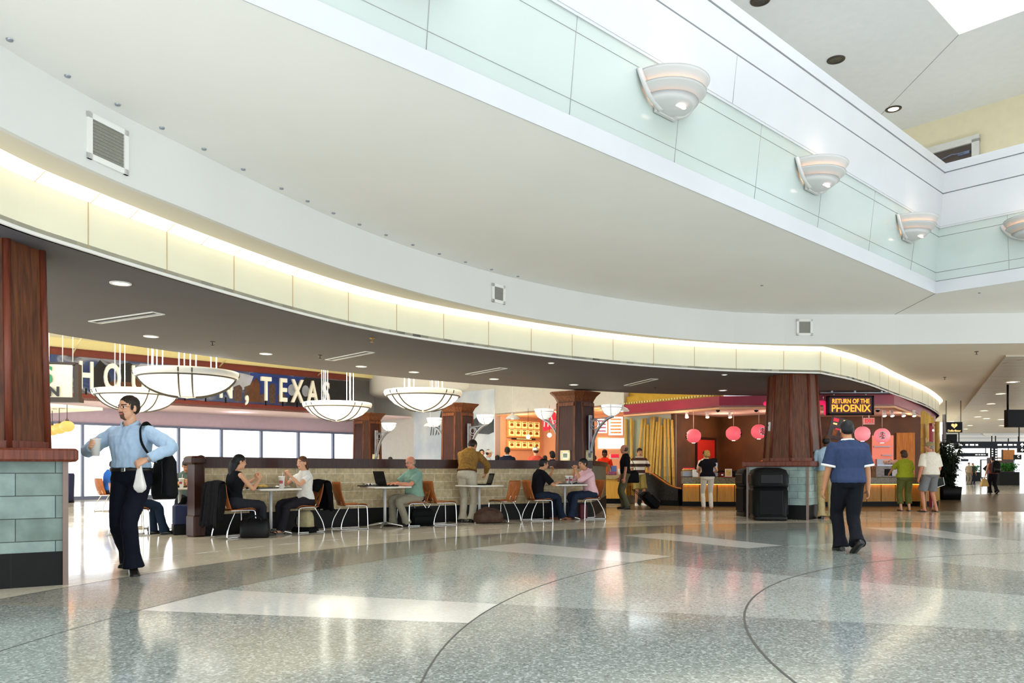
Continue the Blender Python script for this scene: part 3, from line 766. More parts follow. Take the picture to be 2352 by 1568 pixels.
# ================================================================== chairs and tables
def chair_parts(t):
    rings = []
    for k in range(9):                      # seat shell: front waterfall, flat, up-curve at the rear
        u = k/8; y = lerp(.22, -.20, u); z = .445-.03*max(0, (y-.12)/.1)**2+.012*math.cos(u*PI)
        w = lerp(.205, .19, u)
        rings.append([V((w*q/4, y, z+.012*(q/4)**2)) for q in range(-4, 5)]+[V((w*q/4, y, z-.014+.012*(q/4)**2)) for q in range(4, -5, -1)])
    obj('seat', MB().loft(rings), M['woodl'], t)
    rings = []
    for k in range(9):
        u = k/8; z = lerp(.452, .85, u); y = -.215-.10*u-.02*math.sin(u*PI)
        w = lerp(.188, .20, u) if u < .95 else .185
        bow = lambda q: .03*(q/4)**2
        rings.append([V((w*q/4, y+bow(q), z)) for q in range(-4, 5)]+[V((w*q/4, y-.013+bow(q), z)) for q in range(4, -5, -1)])
    obj('backrest', MB().loft(rings), M['woodl'], t)
    for sx in (-1, 1):
        x = sx*.19
        pts = [(x*.8, -.19, .425), (x*.98, -.10, .425), (x, .12, .425), (x*1.02, .20, .41), (x*1.06, .215, .35), (x*1.1, .225, .03), (x*1.1, .21, .012), (x*1.14, -.2, .012), (x*1.16, -.27, .012), (x*1.15, -.285, .04), (x*1.1, -.25, .18), (x*1.0, -.17, .33), (x*.9, -.12, .41), (x*.6, -.10, .425)]
        obj('leg', MB().tube(sm(pts, 4), .011, 8), M['chrome'], t)
    mb = MB(); mb.tube([(-.19, .1, .42), (.19, .1, .42)], .009, 6); mb.tube([(-.165, -.12, .42), (.165, -.12, .42)], .009, 6)
    mb.tube([(-.09, -.17, .43), (-.09, -.23, .48), (-.09, -.26, .6)], .012, 6); mb.tube([(.09, -.17, .43), (.09, -.23, .48), (.09, -.26, .6)], .012, 6)
    obj('cross_bar', mb, M['chrome'], t)
CH0 = None
def chair(label, x, y, rz, group='cafe chairs'):
    global CH0
    if CH0 is None:
        CH0 = thing('cafe_chair', label, 'chair', (x, y, 0), rz, group); chair_parts(CH0); return CH0
    return dup(CH0, (x, y, 0), rz, label, group)
TB0 = None
M['laminate'] = pbr('white_laminate', '#e4e1d8', .3, var=.02)
def table(label, x, y, rz):
    global TB0
    if TB0 is not None: return dup(TB0, (x, y, 0), rz, label)
    t = TB0 = thing('cafe_table', label, 'table', (x, y, 0), rz, 'cafe tables along the low wall')
    obj('tabletop', MB().box((0, 0, .74), (.78, .62, .028), bev=.006), M['laminate'], t)
    obj('pedestal', MB().cyl((0, 0, .05), (0, 0, .725), .027, n=20).box((0, 0, .72), (.3, .3, .012)), M['whitegloss'], t)
    mb = MB()
    for k in range(4):
        a = PI/4+k*PI/2; c, s_ = math.cos(a), math.sin(a)
        mb.tube([(.02*c, .02*s_, .075), (.12*c, .12*s_, .065), (.30*c, .30*s_, .03), (.34*c, .34*s_, .012)], [.024, .022, .016, .012], 8)
    obj('base', mb, M['chrome'], t)
    return t
OFF = offset(WPs, .56)
def station(px):
    p, tn = seg_at(OFF, px); return p, tn
TS = {}
for i, (px, lab) in enumerate(((622, 'white cafe table between the two women at the wall end'), (884, 'white cafe table holding the open laptop of the seated grey-haired man'), (1101, 'white cafe table beside the bending man, small dark laptop on it'), (1297, 'white cafe table with two paper cups between the two young men'))):
    p, tn = station(px); a = math.atan2(tn.y, tn.x); TS[i] = (p, tn, a); table(lab, p.x, p.y, a)
def seatpos(i, k, side=0):
    p, tn, a = TS[i]; n = V((tn.y, -tn.x)); return p+tn*k+n*side
def fwd(a): return a-PI/2                   # rotation that turns local +Y to plan angle a
# chairs (local +Y is the way a sitter faces)
c = seatpos(0, -.66, .05); chair('wooden cafe chair of the woman in black, dark jacket over its back', c.x, c.y, fwd(TS[0][2]))
c = seatpos(0, .62, 0); chair('wooden cafe chair of the woman in white, dark jacket over its back', c.x, c.y, fwd(TS[0][2]+PI))
c = seatpos(1, -.70, .0); chair('empty wooden cafe chair facing the seated man across the laptop table', c.x, c.y, fwd(TS[1][2]-.12))
c = seatpos(1, .62, 0); chair('wooden cafe chair under the grey-haired man typing', c.x, c.y, fwd(TS[1][2]+PI))
c = seatpos(2, -.92, .1); chair('empty wooden cafe chair just behind the bending man', c.x, c.y, fwd(TS[2][2]+.05))
c = seatpos(2, .47, .16); chair('empty wooden cafe chair with its back square to the hall above the brown duffel', c.x, c.y, fwd(TS[2][2]+R(112)))
c = seatpos(3, -.63, 0); chair('wooden cafe chair under the young man in black', c.x, c.y, fwd(TS[3][2]))
c = seatpos(3, .60, 0); chair('wooden cafe chair under the young man in pink', c.x, c.y, fwd(TS[3][2]+PI))
c5 = on(312, 1213); chair('wooden cafe chair seen past the legs of the man walking with a cup', c5.x, c5.y, fwd(A1+.2))
t5 = V((-5.75, 13.65)); tb5 = dup(TB0, (t5.x, t5.y, 0), A1, 'white cafe table with food behind the wooden end post'); tb5['group'] = 'cafe tables along the low wall'

# ---- things on the tables
def cup_mb(h=.15, r0=.03, r1=.043): return MB().lathe([(0.001, 0), (r0, 0), (r1, h), (r1+.003, h), (r1+.003, h-.006), (r1-.002, h-.006), (r0-.003, .005), (.001, .005)], 24)
M['paper'] = pbr('white_paper', '#efeeea', .6, var=.02)
M['redprint'] = pbr('red_print', '#a3424a', .5)
M['foam'] = pbr('white_foam', '#f3f1ec', .5, var=.02)
def paper_cup(label, x, y, z, h=.17, r1=.045, lid=True, straw=True, group=None):
    t = thing('paper_cup', label, 'cup', (x, y, z), 0, group)
    obj('cup_body', cup_mb(h, r1*.7, r1), M['paper'], t)
    mb = MB()
    for k in range(6): mb.box((0, -r1*.86-.001, h*.55), (r1*1.1, .004, .045)); break
    obj('printed_logo', MB().lathe([(r1*.885+.001, h*.42), (r1*.93+.001, h*.68)], 12, a0=-2.3, a1=-.9), M['redprint'], t)
    if lid: obj('lid', MB().lathe([(.001, .012), (r1*.8, .012), (r1+.005, .004), (r1+.005, -.004)], 24, (0, 0, h)), M['paper'], t)
    if straw: obj('straw', MB().tube([(0.005, 0, h*.5), (.012, 0, h+.02), (.022, 0, h+.08)], .0035, 6), M['paper'], t)
    return t
def local(i, u, v, z=.755):
    p, tn, a = TS[i]; n = V((tn.y, -tn.x)); q = p+tn*u+n*v; return V((q.x, q.y, z))
M['tray'] = pbr('dark_brown_tray', '#2a211d', .4)
M['food'] = pbr('food_wrap_yellow', '#c9a458', .7, var=.35, scale=30)
M['green'] = pbr('lettuce_green', '#7f9a46', .6, var=.3, scale=40)
def tray(label, q, rz, w=.42, d=.3):
    t = thing('food_tray', label, 'tray', q, rz, 'dark food trays')
    mb = MB().box((0, 0, .004), (w-.04, d-.04, .008)); 
    for a, b, sx, sy in ((0, d/2-.01, w, .02), (0, -d/2+.01, w, .02), (w/2-.01, 0, .02, d), (-w/2+.01, 0, .02, d)): mb.box((a, b, .011), (sx, sy, .022))
    obj('tray_body', mb, M['tray'], t); return t
def wrapper(label, q, rz, s=1, mat='paper'):
    mb = MB(); vs = []; n = 7
    rnd = random.Random(int(q.x*1000+q.y*77))
    for j in range(n):
        for i in range(n): vs.append(((i/(n-1)-.5)*.22*s, (j/(n-1)-.5)*.18*s, .01+rnd.random()*.035*s))
    fs = [(j*n+i, j*n+i+1, (j+1)*n+i+1, (j+1)*n+i) for j in range(n-1) for i in range(n-1)]
    vs += [(x, y, z-.008) for x, y, z in vs]; fs += [tuple(reversed([k+n*n for k in f])) for f in fs]
    mb.add(vs, fs, 0, True)
    t = obj('food_wrapper', mb, M[mat], loc=q, rz=rz); tag(t, label, 'wrapper'); return t
tray('dark tray with a half-eaten meal in front of the woman in black', local(0, -.16, .0), TS[0][2]+.1)
f = obj('meal', MB().ell((0, 0, .02), .11, .08, .035, 14, 8).ell((.06, .03, .03), .05, .05, .03).ell((-.07, -.02, .02), .05, .04, .03), M['food'], loc=local(0, -.17, 0, .764), rz=TS[0][2]); tag(f, 'yellowish wrapped meal on the tray of the woman in black', 'food')
wrapper('crumpled white wrapper beside the tall cup on the women table', local(0, .2, .05, .756), .5)
paper_cup('tall white lidded cup with straw on the table between the two women', *local(0, .10, .16, .755), h=.19, r1=.05)
ph = thing('open_book_stand', 'dark open folder standing on the table before the woman in white', 'folder', local(0, .26, -.12, .756), TS[0][2]+1.2)
obj('cover', MB().box((0, 0, .06), (.13, .01, .1), M=Matrix.Rotation(.35, 4, 'X')), M['black'], ph)
M['screen'] = pbr('dark_laptop_screen', '#0e1424', .15)
def laptop(label, q, rz, tilt=.25, s=1):
    t = thing('laptop', label, 'laptop', q, rz)           # local: screen hinge at +Y, keyboard toward -Y
    obj('keyboard_base', MB().box((0, 0, .011), (.34*s, .24*s, .022), bev=.004), M['black'], t)
    Mx = Matrix.Translation((0, .12*s, .02)) @ Matrix.Rotation(-tilt, 4, 'X')
    lid = obj('screen_lid', MB().box((0, 0, .125*s), (.34*s, .014, .25*s), bev=.004, M=Mx), M['black'], t)
    obj('screen', MB().box((0, -.008, .125*s), (.31*s, .003, .21*s), M=Mx), M['screen'], lid)
    return t
laptop('open black laptop in front of the grey-haired man in green', local(1, .02, .06), fwd(TS[1][2]+PI), .27, 1.08)
tray('dark tray with a white napkin pile behind the black laptop', local(1, -.29, -.10), TS[1][2], .3, .28)
wrapper('crumpled white napkin on the tray behind the black laptop', local(1, -.27, -.08, .772), .9)
laptop('small dark laptop facing away on the table of the bending man', local(2, .12, -.02), fwd(TS[2][2]+PI-.2)+PI, .3, .9)
tray('dark tray with wrappers between the two young men', local(3, -.12, .0), TS[3][2], .40, .3)
tray('second dark tray close to the young man in pink', local(3, .26, .02), TS[3][2]+.05, .22, .28)
wrapper('flattened white wrapper on the tray near the young man in pink', local(3, .25, .05, .772), .2, .8)
paper_cup('white paper cup nearer the young man in black', *local(3, .0, .1, .764), h=.16, lid=True, straw=False)
paper_cup('white paper cup nearer the young man in pink', *local(3, .12, .06, .755), h=.17, lid=True, straw=False)
q5 = V((t5.x, t5.y, .755))
tray('dark tray on the table behind the wooden end post', q5+V((-.12, -.08, 0)), A1+.2)
wrapper('open pale food box on the table behind the wooden end post', q5+V((-.10, -.08, .012)), .4, 1.2, 'food')
paper_cup('soft drink cup with straw behind the wooden end post', q5.x+.08, q5.y-.12, .755, h=.15)

# ---- bags
def soft(name, label, cat, loc, rz, rings, mat, group=None):
    t = thing(name, label, cat, loc, rz, group); return t
M['leather'] = pbr('black_leather', '#0d0d0f', .4, var=.2, scale=12, bump=.2, bscale=90, spec=.25)
M['nylon'] = pbr('black_nylon', '#0b0c0e', .7, var=.2, scale=10, bump=.3, bscale=120, spec=.15)
M['brownbag'] = pbr('brown_suede', '#4a3226', .75, var=.3, scale=9, bump=.6, bscale=22)
M['khakibag'] = pbr('khaki_canvas', '#b5ab85', .8, var=.1, scale=12, bump=.3, bscale=80)
M['maroonbag'] = pbr('maroon_canvas', '#5e2430', .8, var=.1)
M['navy'] = pbr('navy_fabric', '#182348', .7, var=.1)
def rrect(w, d, z, n=5, r=.3, dx=0, dy=0):
    rr = min(w, d)*r; out = []
    for cx_, cy_, a0 in ((w/2-rr, d/2-rr, 0), (-w/2+rr, d/2-rr, PI/2), (-w/2+rr, -d/2+rr, PI), (w/2-rr, -d/2+rr, 1.5*PI)):
        for k in range(n): a = a0+PI/2*k/(n-1); out.append(V((cx_+rr*math.cos(a)+dx, cy_+rr*math.sin(a)+dy, z)))
    return out
def jitter(mb, amp, sc):
    mb.v = [tuple(V(p)+V(noise.noise_vector(V(p)*sc))*amp) for p in mb.v]; return mb
p = on(580, 1236); p = V((p.x, p.y+.12, 0))
t = thing('tote_bag', 'black leather tote bag on the floor beside the chair of the woman in black', 'bag', p, .12)
obj('bag_body', jitter(MB().loft([rrect(.40, .17, 0), rrect(.44, .19, .03), rrect(.44, .18, .16), rrect(.41, .12, .27), rrect(.37, .05, .30)]), .012, 9), M['leather'], t)
for sy in (-1, 1): obj('handle', MB().tube(sm([(-.10, sy*.07, .24), (-.10, sy*.09, .30), (0, sy*.09, .345), (.10, sy*.09, .30), (.10, sy*.07, .24)], 5), .008, 6), M['leather'], t)
p = on(967, 1208); p = V((p.x, p.y+.14, 0))
t = thing('laptop_bag', 'black nylon laptop bag on the floor by the seated grey-haired man', 'bag', p, .35)
obj('bag_body', jitter(MB().loft([rrect(.42, .2, 0), rrect(.45, .22, .05), rrect(.43, .2, .25), rrect(.38, .14, .32), rrect(.3, .06, .335)]), .01, 8), M['nylon'], t)
obj('pocket', jitter(MB().loft([rrect(.36, .05, .03, dy=-.11), rrect(.36, .06, .17, dy=-.115), rrect(.34, .03, .2, dy=-.105)]), .004, 9), M['nylon'], t)
obj('handle', MB().tube(sm([(-.08, 0, .32), (-.07, 0, .36), (.07, 0, .36), (.08, 0, .32)], 4), .01, 6), M['nylon'], t)
p = on(1122, 1202); p = V((p.x, p.y+.15, 0))
t = thing('duffel_bag', 'slumped brown duffel bag on the floor under the turned chair', 'bag', p, .3)
obj('bag_body', jitter(MB().loft([rrect(.5, .26, 0), rrect(.6, .32, .04), rrect(.56, .3, .15), rrect(.42, .22, .25), rrect(.22, .12, .31)]), .05, 6), M['brownbag'], t)
obj('strap', MB().tube(sm([(-.28, -.05, .10), (-.15, -.18, .24), (.05, -.17, .28), (.24, -.1, .14), (.3, -.16, .02)], 6), .014, 6, flat=.4), M['brownbag'], t)
p = seatpos(0, .66, .02); p = V((p.x, p.y, 0))
t = thing('canvas_backpack', 'khaki canvas backpack standing under the chair of the woman in white', 'bag', p, -.4)
obj('bag_body', jitter(MB().loft([rrect(.24, .18, .03), rrect(.28, .2, .07), rrect(.27, .19, .25), rrect(.24, .16, .33), rrect(.12, .08, .37)]), .015, 9), M['khakibag'], t)
obj('bottom_panel', jitter(MB().loft([rrect(.44, .26, 0), rrect(.46, .28, .03), rrect(.38, .24, .09)]), .012, 9), M['nylon'], t)
obj('strap', MB().tube(sm([(-.08, -.1, .3), (-.1, -.14, .2), (-.08, -.12, .1)], 5), .015, 6, flat=.3), M['nylon'], t)
p = seatpos(3, .50, -.08); p = V((p.x, p.y, 0))
t = thing('shopping_bag', 'small maroon bag standing below the seat of the young man in pink', 'bag', p, .5)
obj('bag_body', jitter(MB().loft([rrect(.18, .1, 0), rrect(.2, .11, .03), rrect(.19, .1, .27), rrect(.17, .05, .32)]), .008, 9), M['maroonbag'], t)
obj('handle', MB().tube(sm([(-.05, 0, .3), (-.04, 0, .38), (.04, 0, .38), (.05, 0, .3)], 4), .006, 6), M['maroonbag'], t)
p = V((-5.40, 13.0, 0))
t = thing('storage_box', 'navy blue box with black base standing behind the wooden end post', 'box', p, .5)
obj('body', MB().box((0, 0, .32), (.34, .34, .32), bev=.02), M['navy'], t)
obj('base', MB().box((0, 0, .085), (.36, .36, .17), bev=.01), M['black'], t)
# jackets over chair backs
M['coatgrey'] = pbr('charcoal_coat_wool', '#17171a', .95, var=.15, scale=14, bump=.4, bscale=40, spec=.1)
M['coatblk'] = pbr('black_jacket_cloth', '#0e0e10', .95, var=.15, scale=14, bump=.4, bscale=40, spec=.1)
def jacket(label, c, rz, mat, L=.62):
    t = thing('draped_jacket', label, 'jacket', (c.x, c.y, 0), rz)
    prof = [(-.17, .70), (-.235, .80), (-.285, .875), (-.345, .88), (-.385, .80), (-.39, .6), (-.41, .40), (-.42, .88-L)]
    prof = sm([(0, y, z) for y, z in prof], 4); rings = []
    for i, p in enumerate(prof):
        u = i/(len(prof)-1); w = lerp(.19, .26, u)
        a = []
        for q in range(-8, 9):
            f = .018*math.sin(q*1.9+u*3)*u+.01*math.sin(q*.8)
            a.append(V((w*q/8, p.y+f-.05*abs(q/8)**2*u, p.z-.02*abs(q/8)+(.03*math.sin(q*1.3) if i == len(prof)-1 else 0))))
        rings.append(a)
    vs = [p for r in rings for p in r]; n = 17; K_ = len(rings)
    vs2 = [p+V((0, -.016 if p.z < .86 else 0, .016 if p.z >= .80 else 0)) for p in vs]
    fs = []
    for i in range(K_-1):
        for j in range(n-1):
            f = (i*n+j, i*n+j+1, (i+1)*n+j+1, (i+1)*n+j); fs.append(f); fs.append(tuple(K_*n+x for x in reversed(f)))
        for j in (0, n-1): fs.append((i*n+j, (i+1)*n+j, K_*n+(i+1)*n+j, K_*n+i*n+j))
    for i in (0, K_-1):
        for j in range(n-1): fs.append((i*n+j, i*n+j+1, K_*n+i*n+j+1, K_*n+i*n+j))
    obj('cloth', MB().add(vs+vs2, fs, 0, True), mat, t)
    for sx in (-1, 1):
        obj('sleeve', jitter(MB().tube([(sx*.2, -.36, .84), (sx*.255, -.38, .65), (sx*.25, -.41, .42), (sx*.23, -.43, .88-L+.06)], [.05, .062, .055, .05], 10, flat=.7), .02, 9), mat, t)
    return t
c = seatpos(0, -.66, .05); jacket('charcoal wool jacket draped over the chair of the woman in black', c, fwd(TS[0][2]), M['coatgrey'], .68)
c = seatpos(0, .62, 0); jacket('black jacket draped over the chair of the woman in white', c, fwd(TS[0][2]+PI), M['coatblk'], .50)

# ================================================================== pendants
M['bowl'] = glow('opal_glass_bowl', '#fbfbf6', .42)
M['bronze'] = pbr('dark_bronze_bar', '#4f4a40', .4, metal=.6)
M['rim'] = pbr('white_metal_rim', '#e8e9e6', .4, var=.02)
def pend_parts(t, rod):
    Rr = 1.0
    prof = [(.001, 0), (.16, .006), (.36, .035), (.58, .10), (.78, .20), (.92, .33), (.985, .42)]
    obj('glass_bowl', MB().lathe(prof+[(.965, .42), (.9, .335), (.76, .215), (.56, .115), (.34, .05), (.001, .02)], 56), M['bowl'], t)
    obj('rim', MB().lathe([(.985, .40), (1.04, .42), (1.07, .50), (1.05, .55), (1.02, .55), (1.03, .50), (.99, .43), (.96, .42)], 56), M['rim'], t)
    mb = MB(); mb.tube([(1.0*math.cos(a*PI/28), 1.0*math.sin(a*PI/28), .40) for a in range(56)], .018, 6, True)
    obj('band', mb, M['bronze'], t)
    P = sm([(r+.012, 0, z-.012) for r, z in prof[1:]]+[(1.045, 0, .46), (1.06, 0, .52)], 3)
    for k in range(4):
        for dlt in (-.13, .13):
            mb = MB(); Mx = Matrix.Rotation(k*PI/2+.35, 4, 'Z')
            pts = [Mx @ V((p.x, dlt, p.z)) for p in P if p.x > .15]
            mb.tube(pts, .016, 6)
            obj('strap_bar', mb, M['bronze'] if True else M['silver'], t)
    for k in range(4):
        a = k*PI/2+.6
        for dlt in (-.06, .06): 
            obj('rod', MB().tube([(.55*math.cos(a)+dlt, .55*math.sin(a), .3), (.55*math.cos(a)+dlt, .55*math.sin(a), rod)], .012, 6), M['rim'], t)
    obj('finial', MB().lathe([(.001, -.03), (.05, -.02), (.17, -.002), (.17, .01), (.001, .01)], 24), M['rim'], t)
PN = [('large opal glass bowl pendant overlapping the Houston letters', at(430, 912, 15.3), .90), ('opal glass bowl pendant directly above the head of the man with a cup', at(313, 945, 18.9), .91), ('opal glass bowl pendant below the end of the Texas lettering', at(775, 966, 23.6), .96), ('opal glass bowl pendant over the grey-haired man typing, cream ceiling behind', at(972, 944, 20.6), .955)]
P0 = None
for lab, q, sc_ in PN:
    if P0 is None:
        P0 = thing('pendant_lamp', lab, 'pendant lamp', q, 0, 'opal bowl pendants over the food court'); pend_parts(P0, 5.2-q.z); o = P0
    else: o = dup(P0, q, .5, lab)
    o.scale = (sc_, sc_, sc_)

# ================================================================== column sconces
def sconce_parts(t):                        # local: wall plate at x=0, arm reaching along +X, bowl on its end
    obj('wall_plate', MB().box((.02, 0, .0), (.05, .16, 1.0), bev=.01), M['silver'], t)
    mb = MB()
    for sy in (-.03, .03):
        mb.tube(sm([(.05, sy, -.48), (.08, sy, -.30), (.16, sy, -.05), (.30, sy, .18), (.5, sy, .36), (.66, sy, .43)], 5), .026, 6)
    mb.tube([(.03, 0, .40), (.3, 0, .40), (.6, 0, .43)], .014, 6)
    mb.tube([(.17+.13*math.cos(k*PI/12), 0, .25+.13*math.sin(k*PI/12)) for k in range(24)], .016, 6, True)
    mb.tube([(.16+.08*math.cos(k*PI/12), 0, .27+.08*math.sin(k*PI/12)) for k in range(24)], .012, 6, True)
    obj('scroll_bracket', mb, M['silver'], t)
    obj('glass_bowl', MB().lathe([(.001, 0), (.09, .01), (.19, .08), (.255, .19), (.275, .29), (.26, .29), (.24, .19), (.17, .09), (.001, .025)], 32, (.66, 0, .45)), M['bowl'], t)
    mb = MB(); mb.tube([(.66+.262*math.cos(k*PI/16), .262*math.sin(k*PI/16), .665) for k in range(32)], .006, 5, True)
    for k in range(4):
        a = k*PI/2+.4
        mb.tube([(.66+r*math.cos(a), r*math.sin(a), .45+z) for r, z in ((.095, .006), (.2, .08), (.262, .19), (.28, .28))], .006, 5)
    obj('bowl_strap', mb, M['silver'], t)
    obj('socket_cup', MB().lathe([(.001, -.05), (.05, -.045), (.07, .0), (.06, .012), (.001, .012)], 20, (.66, 0, .45)), M['silver'], t)
SC0 = None
def sconce(label, c, ang, z, r=.44, s=1):
    global SC0
    x, y = c.x+r*math.cos(ang), c.y+r*math.sin(ang)
    if SC0 is None:
        SC0 = thing('column_sconce', label, 'wall lamp', (x, y, z), ang, 'bracket sconces on the food court columns'); sconce_parts(SC0); o = SC0
    else: o = dup(SC0, (x, y, z), ang, label)
    return o
rr = R(8)
sconce('bowl sconce on scroll bracket, right side of the column with two pictures', CD, A2+rr+.05, 2.0)
sconce('bowl sconce on scroll bracket, window side of the column with two pictures', CD, A2+rr+PI-.1, 2.0)
sconce('bowl sconce on scroll bracket above the bending man, hall side', CCc, A2+rr+.05, 2.0)
sconce('half-hidden bowl sconce on the far side of the column behind the bending man', CCc, A2+rr+PI-.1, 2.0)
sconce('small bowl sconce on the distant column before the windows', CB, A2+rr+.05, 2.0)
# framed pictures on the columns
M['cream_frame'] = pbr('cream_frame', '#d9cfa8', .5)
M['picart'] = pbr('photo_print', '#6f7f72', .5, var=.5, scale=9)
def framed(label, c, ang, z, r):
    x, y = c.x+r*math.cos(ang), c.y+r*math.sin(ang)
    t = thing('framed_picture', label, 'picture', (x, y, z), ang+PI/2)
    mb = MB()
    for a, b, sx, sz in ((0, .11, .3, .05), (0, -.11, .3, .05), (.125, 0, .05, .27), (-.125, 0, .05, .27)): mb.box((a, 0, b), (sx, .03, sz))
    obj('frame', mb, M['cream_frame'], t)
    obj('mat_board', MB().box((0, .004, 0), (.22, .012, .19)), M['paper'], t)
    obj('print', MB().box((0, -.004, 0), (.13, .006, .11)), M['picart'], t)
AF = A1+R(8)+PI/2
framed('small cream-framed picture on the window-side face of the two-picture column', CD, A1+rr+PI, 1.44, .455)
framed('small cream-framed picture on the hall-side face of the two-picture column', CD, A2+rr, 1.44, .455)
framed('small cream-framed picture on the distant column before the windows', CB, A2+rr, 1.50, .455)

# ================================================================== atrium wall uplights
M['shade'] = pbr('white_plaster_shade', '#cbcac7', .5, var=.02)
M['warmlamp'] = glow('warm_lamp', '#ffb070', 28)
M['spotlamp'] = glow('small_spot_lens', '#ffd8c8', 2.2)
def upl_parts(t):                           # local +Y out of the wall; three nested half-bowl tiers
    def tier(r0, z0, r1, z1):
        pr = [(lerp(r0, r1, u)*1.0+.04*math.sin(u*PI)*r1, lerp(z0, z1, u)) for u in [k/8 for k in range(9)]]
        return pr
    def bowl(pr, th):
        return pr+[(max(.002, r-th), z) for r, z in reversed(pr)]
    flat = Matrix.Diagonal((1, 1.0, 1, 1))
    for nm, a in (('upper_tier', (.23, -.08, .39, .22)), ('middle_tier', (.17, -.21, .36, .03))):
        pr = tier(*a); mb = MB().lathe(bowl(pr, .012)+[pr[0]], 36, a0=0, a1=PI); obj(nm, mb, M['shade'], t)
    pr = [(.001, -.31), (.06, -.305), (.13, -.28), (.22, -.22), (.29, -.12)]
    obj('lower_tier', MB().lathe(bowl(pr, .012), 36, a0=0, a1=PI), M['shade'], t)
    # side fins: flat cheeks against the wall
    for sx in (-1, 1):
        mb = MB(); pts = sm([(sx*.40, .01, .22), (sx*.36, .02, .05), (sx*.26, .02, -.16), (sx*.1, .02, -.30)], 6)
        mb.tube(pts, .02, 6, flat=2.2); obj('cheek', mb, M['shade'], t)
    obj('back_plate', MB().box((0, -.01, -.08), (.3, .03, .5)), M['shade'], t)
    mb = MB()
    mb.lathe([(.265, -.065), (.30, -.06)], 30, a0=.08, a1=PI-.08); mb.lathe([(.20, -.20), (.225, -.195)], 30, a0=.08, a1=PI-.08)
    obj('lamp_glow', mb, M['warmlamp'], t)
    mb = MB(); Mx = Matrix.Translation((0, .145, -.268)) @ Matrix.Rotation(R(-35), 4, 'X')
    mb.lathe([(.001, 0), (.055, 0), (.06, .01), (.001, .012)], 20, M=Mx); obj('spot_lens', mb, M['spotlamp'], t)
U0 = None
def uplight(label, k, side=0):
    global U0
    dd, nn = (-D1, D2) if side == 0 else (D2, -D1)
    q = K+dd*k+nn*(lean(5.2)+.0)+UP*5.165
    rz = math.atan2(nn.y, nn.x)-PI/2
    if U0 is None:
        U0 = thing('wall_uplight', label, 'wall lamp', q, rz, 'tiered white uplights on the atrium wall'); upl_parts(U0); o = U0; o.scale = (1.22, 1.2, .64)
    else: o = dup(U0, q, rz, label)
    return o
uplight('large tiered white half-bowl uplight over the middle of the hall, nearest whole one', 8.50)
uplight('second tiered white half-bowl uplight from the atrium corner', 5.04)
uplight('smallest tiered white half-bowl uplight, just before the atrium corner', 1.56)
uplight('tiered white uplight at the top edge, only its bottom showing', 11.95)
uplight('tiered white uplight on the short atrium wall, cut by the right edge', 1.62, 1)

# ================================================================== ceiling fittings
def disc_parts(t, r=.1, mat='bulb'):
    obj('trim_ring', MB().lathe([(r*.85, -.001), (r*.9, -.012), (r*1.12, -.010), (r*1.15, .0)], 24), M['rim'], t)
    obj('lens', MB().lathe([(.001, -.004), (r*.86, -.004)], 24), M[mat], t)
DL0 = thing('recessed_downlight', 'round downlight in the dark soffit above the man with a cup, nearest the fascia', 'downlight', on(277, 650, ZS-.001), 0, 'round downlights in the dark soffit'); disc_parts(DL0)
for x, y, lab in ((347, 772, 'round downlight in the dark soffit right of the slate column, by the food court edge'), (611, 812, 'round downlight in the dark soffit between the two nearer slot vents'), (830, 841, 'round downlight in the dark soffit under the slot vent near Texas'), (951, 854, 'round downlight in the dark soffit just above the fourth bowl pendant'), (1135, 870, 'round downlight in the dark soffit left of the picture column'), (1318, 883, 'round downlight in the dark soffit over the picture column'), (1660, 896, 'round downlight in the dark soffit over the lanterns')):
    dup(DL0, on(x, y, ZS-.001), 0, lab)
def small_disc(label, x, y):
    o = dup(DL0, on(x, y, ZS-.001), 0, label, 'small discs in the dark soffit'); o.scale = (.55, .55, 1)
small_disc('small pale disc in the dark soffit over the middle of the curve', 1266, 833)
small_disc('small pale disc in the dark soffit left of the phoenix-sign column', 1664, 860)
SL0 = None
for x0, y0, x1, y1, lab in ((218, 739, 364, 718, 'long slot vent in the dark soffit over the man with a cup'), (757, 826, 850, 807.5, 'slot vent in the dark soffit above Texas'), (1077, 859, 1157, 844.5, 'slot vent in the dark soffit above the small dark laptop'), (1441, 884.5, 1503, 869.5, 'slot vent in the dark soffit toward the bamboo wall')):
    a, b = on(x0, y0, ZS), on(x1, y1, ZS); L = (b-a).length; rz = math.atan2(b.y-a.y, b.x-a.x); m = (a+b)/2
    t = thing('slot_vent', lab, 'air vent', (m.x, m.y, ZS), rz, 'slot vents in the dark soffit')
    mb = MB()
    for yy in (-.085, .085): mb.box((0, yy, -.006), (L, .022, .014))
    for xx in (-L/2, L/2): mb.box((xx, 0, -.006), (.022, .19, .014))
    obj('frame', mb, M['white'], t); obj('slot', MB().box((0, 0, -.002), (L-.02, .15, .006)), M['black'], t)
    obj('blade', MB().box((0, .03, -.004), (L-.03, .03, .012)), M['silver'], t)
M['brass'] = pbr('brass', '#b08a4a', .35, metal=.8)
def sprinkler(label, q, mat='bronze', group='sprinkler heads in the dark soffit'):
    t = thing('ceiling_sprinkler', label, 'sprinkler', q, 0, group)
    obj('escutcheon', MB().lathe([(.001, -.012), (.04, -.01), (.045, 0)], 14), M[mat], t)
    obj('deflector', MB().cyl((0, 0, -.06), (0, 0, -.01), .008, n=8).lathe([(.001, -.058), (.03, -.06), (.03, -.066), (.001, -.066)], 12), M[mat], t)
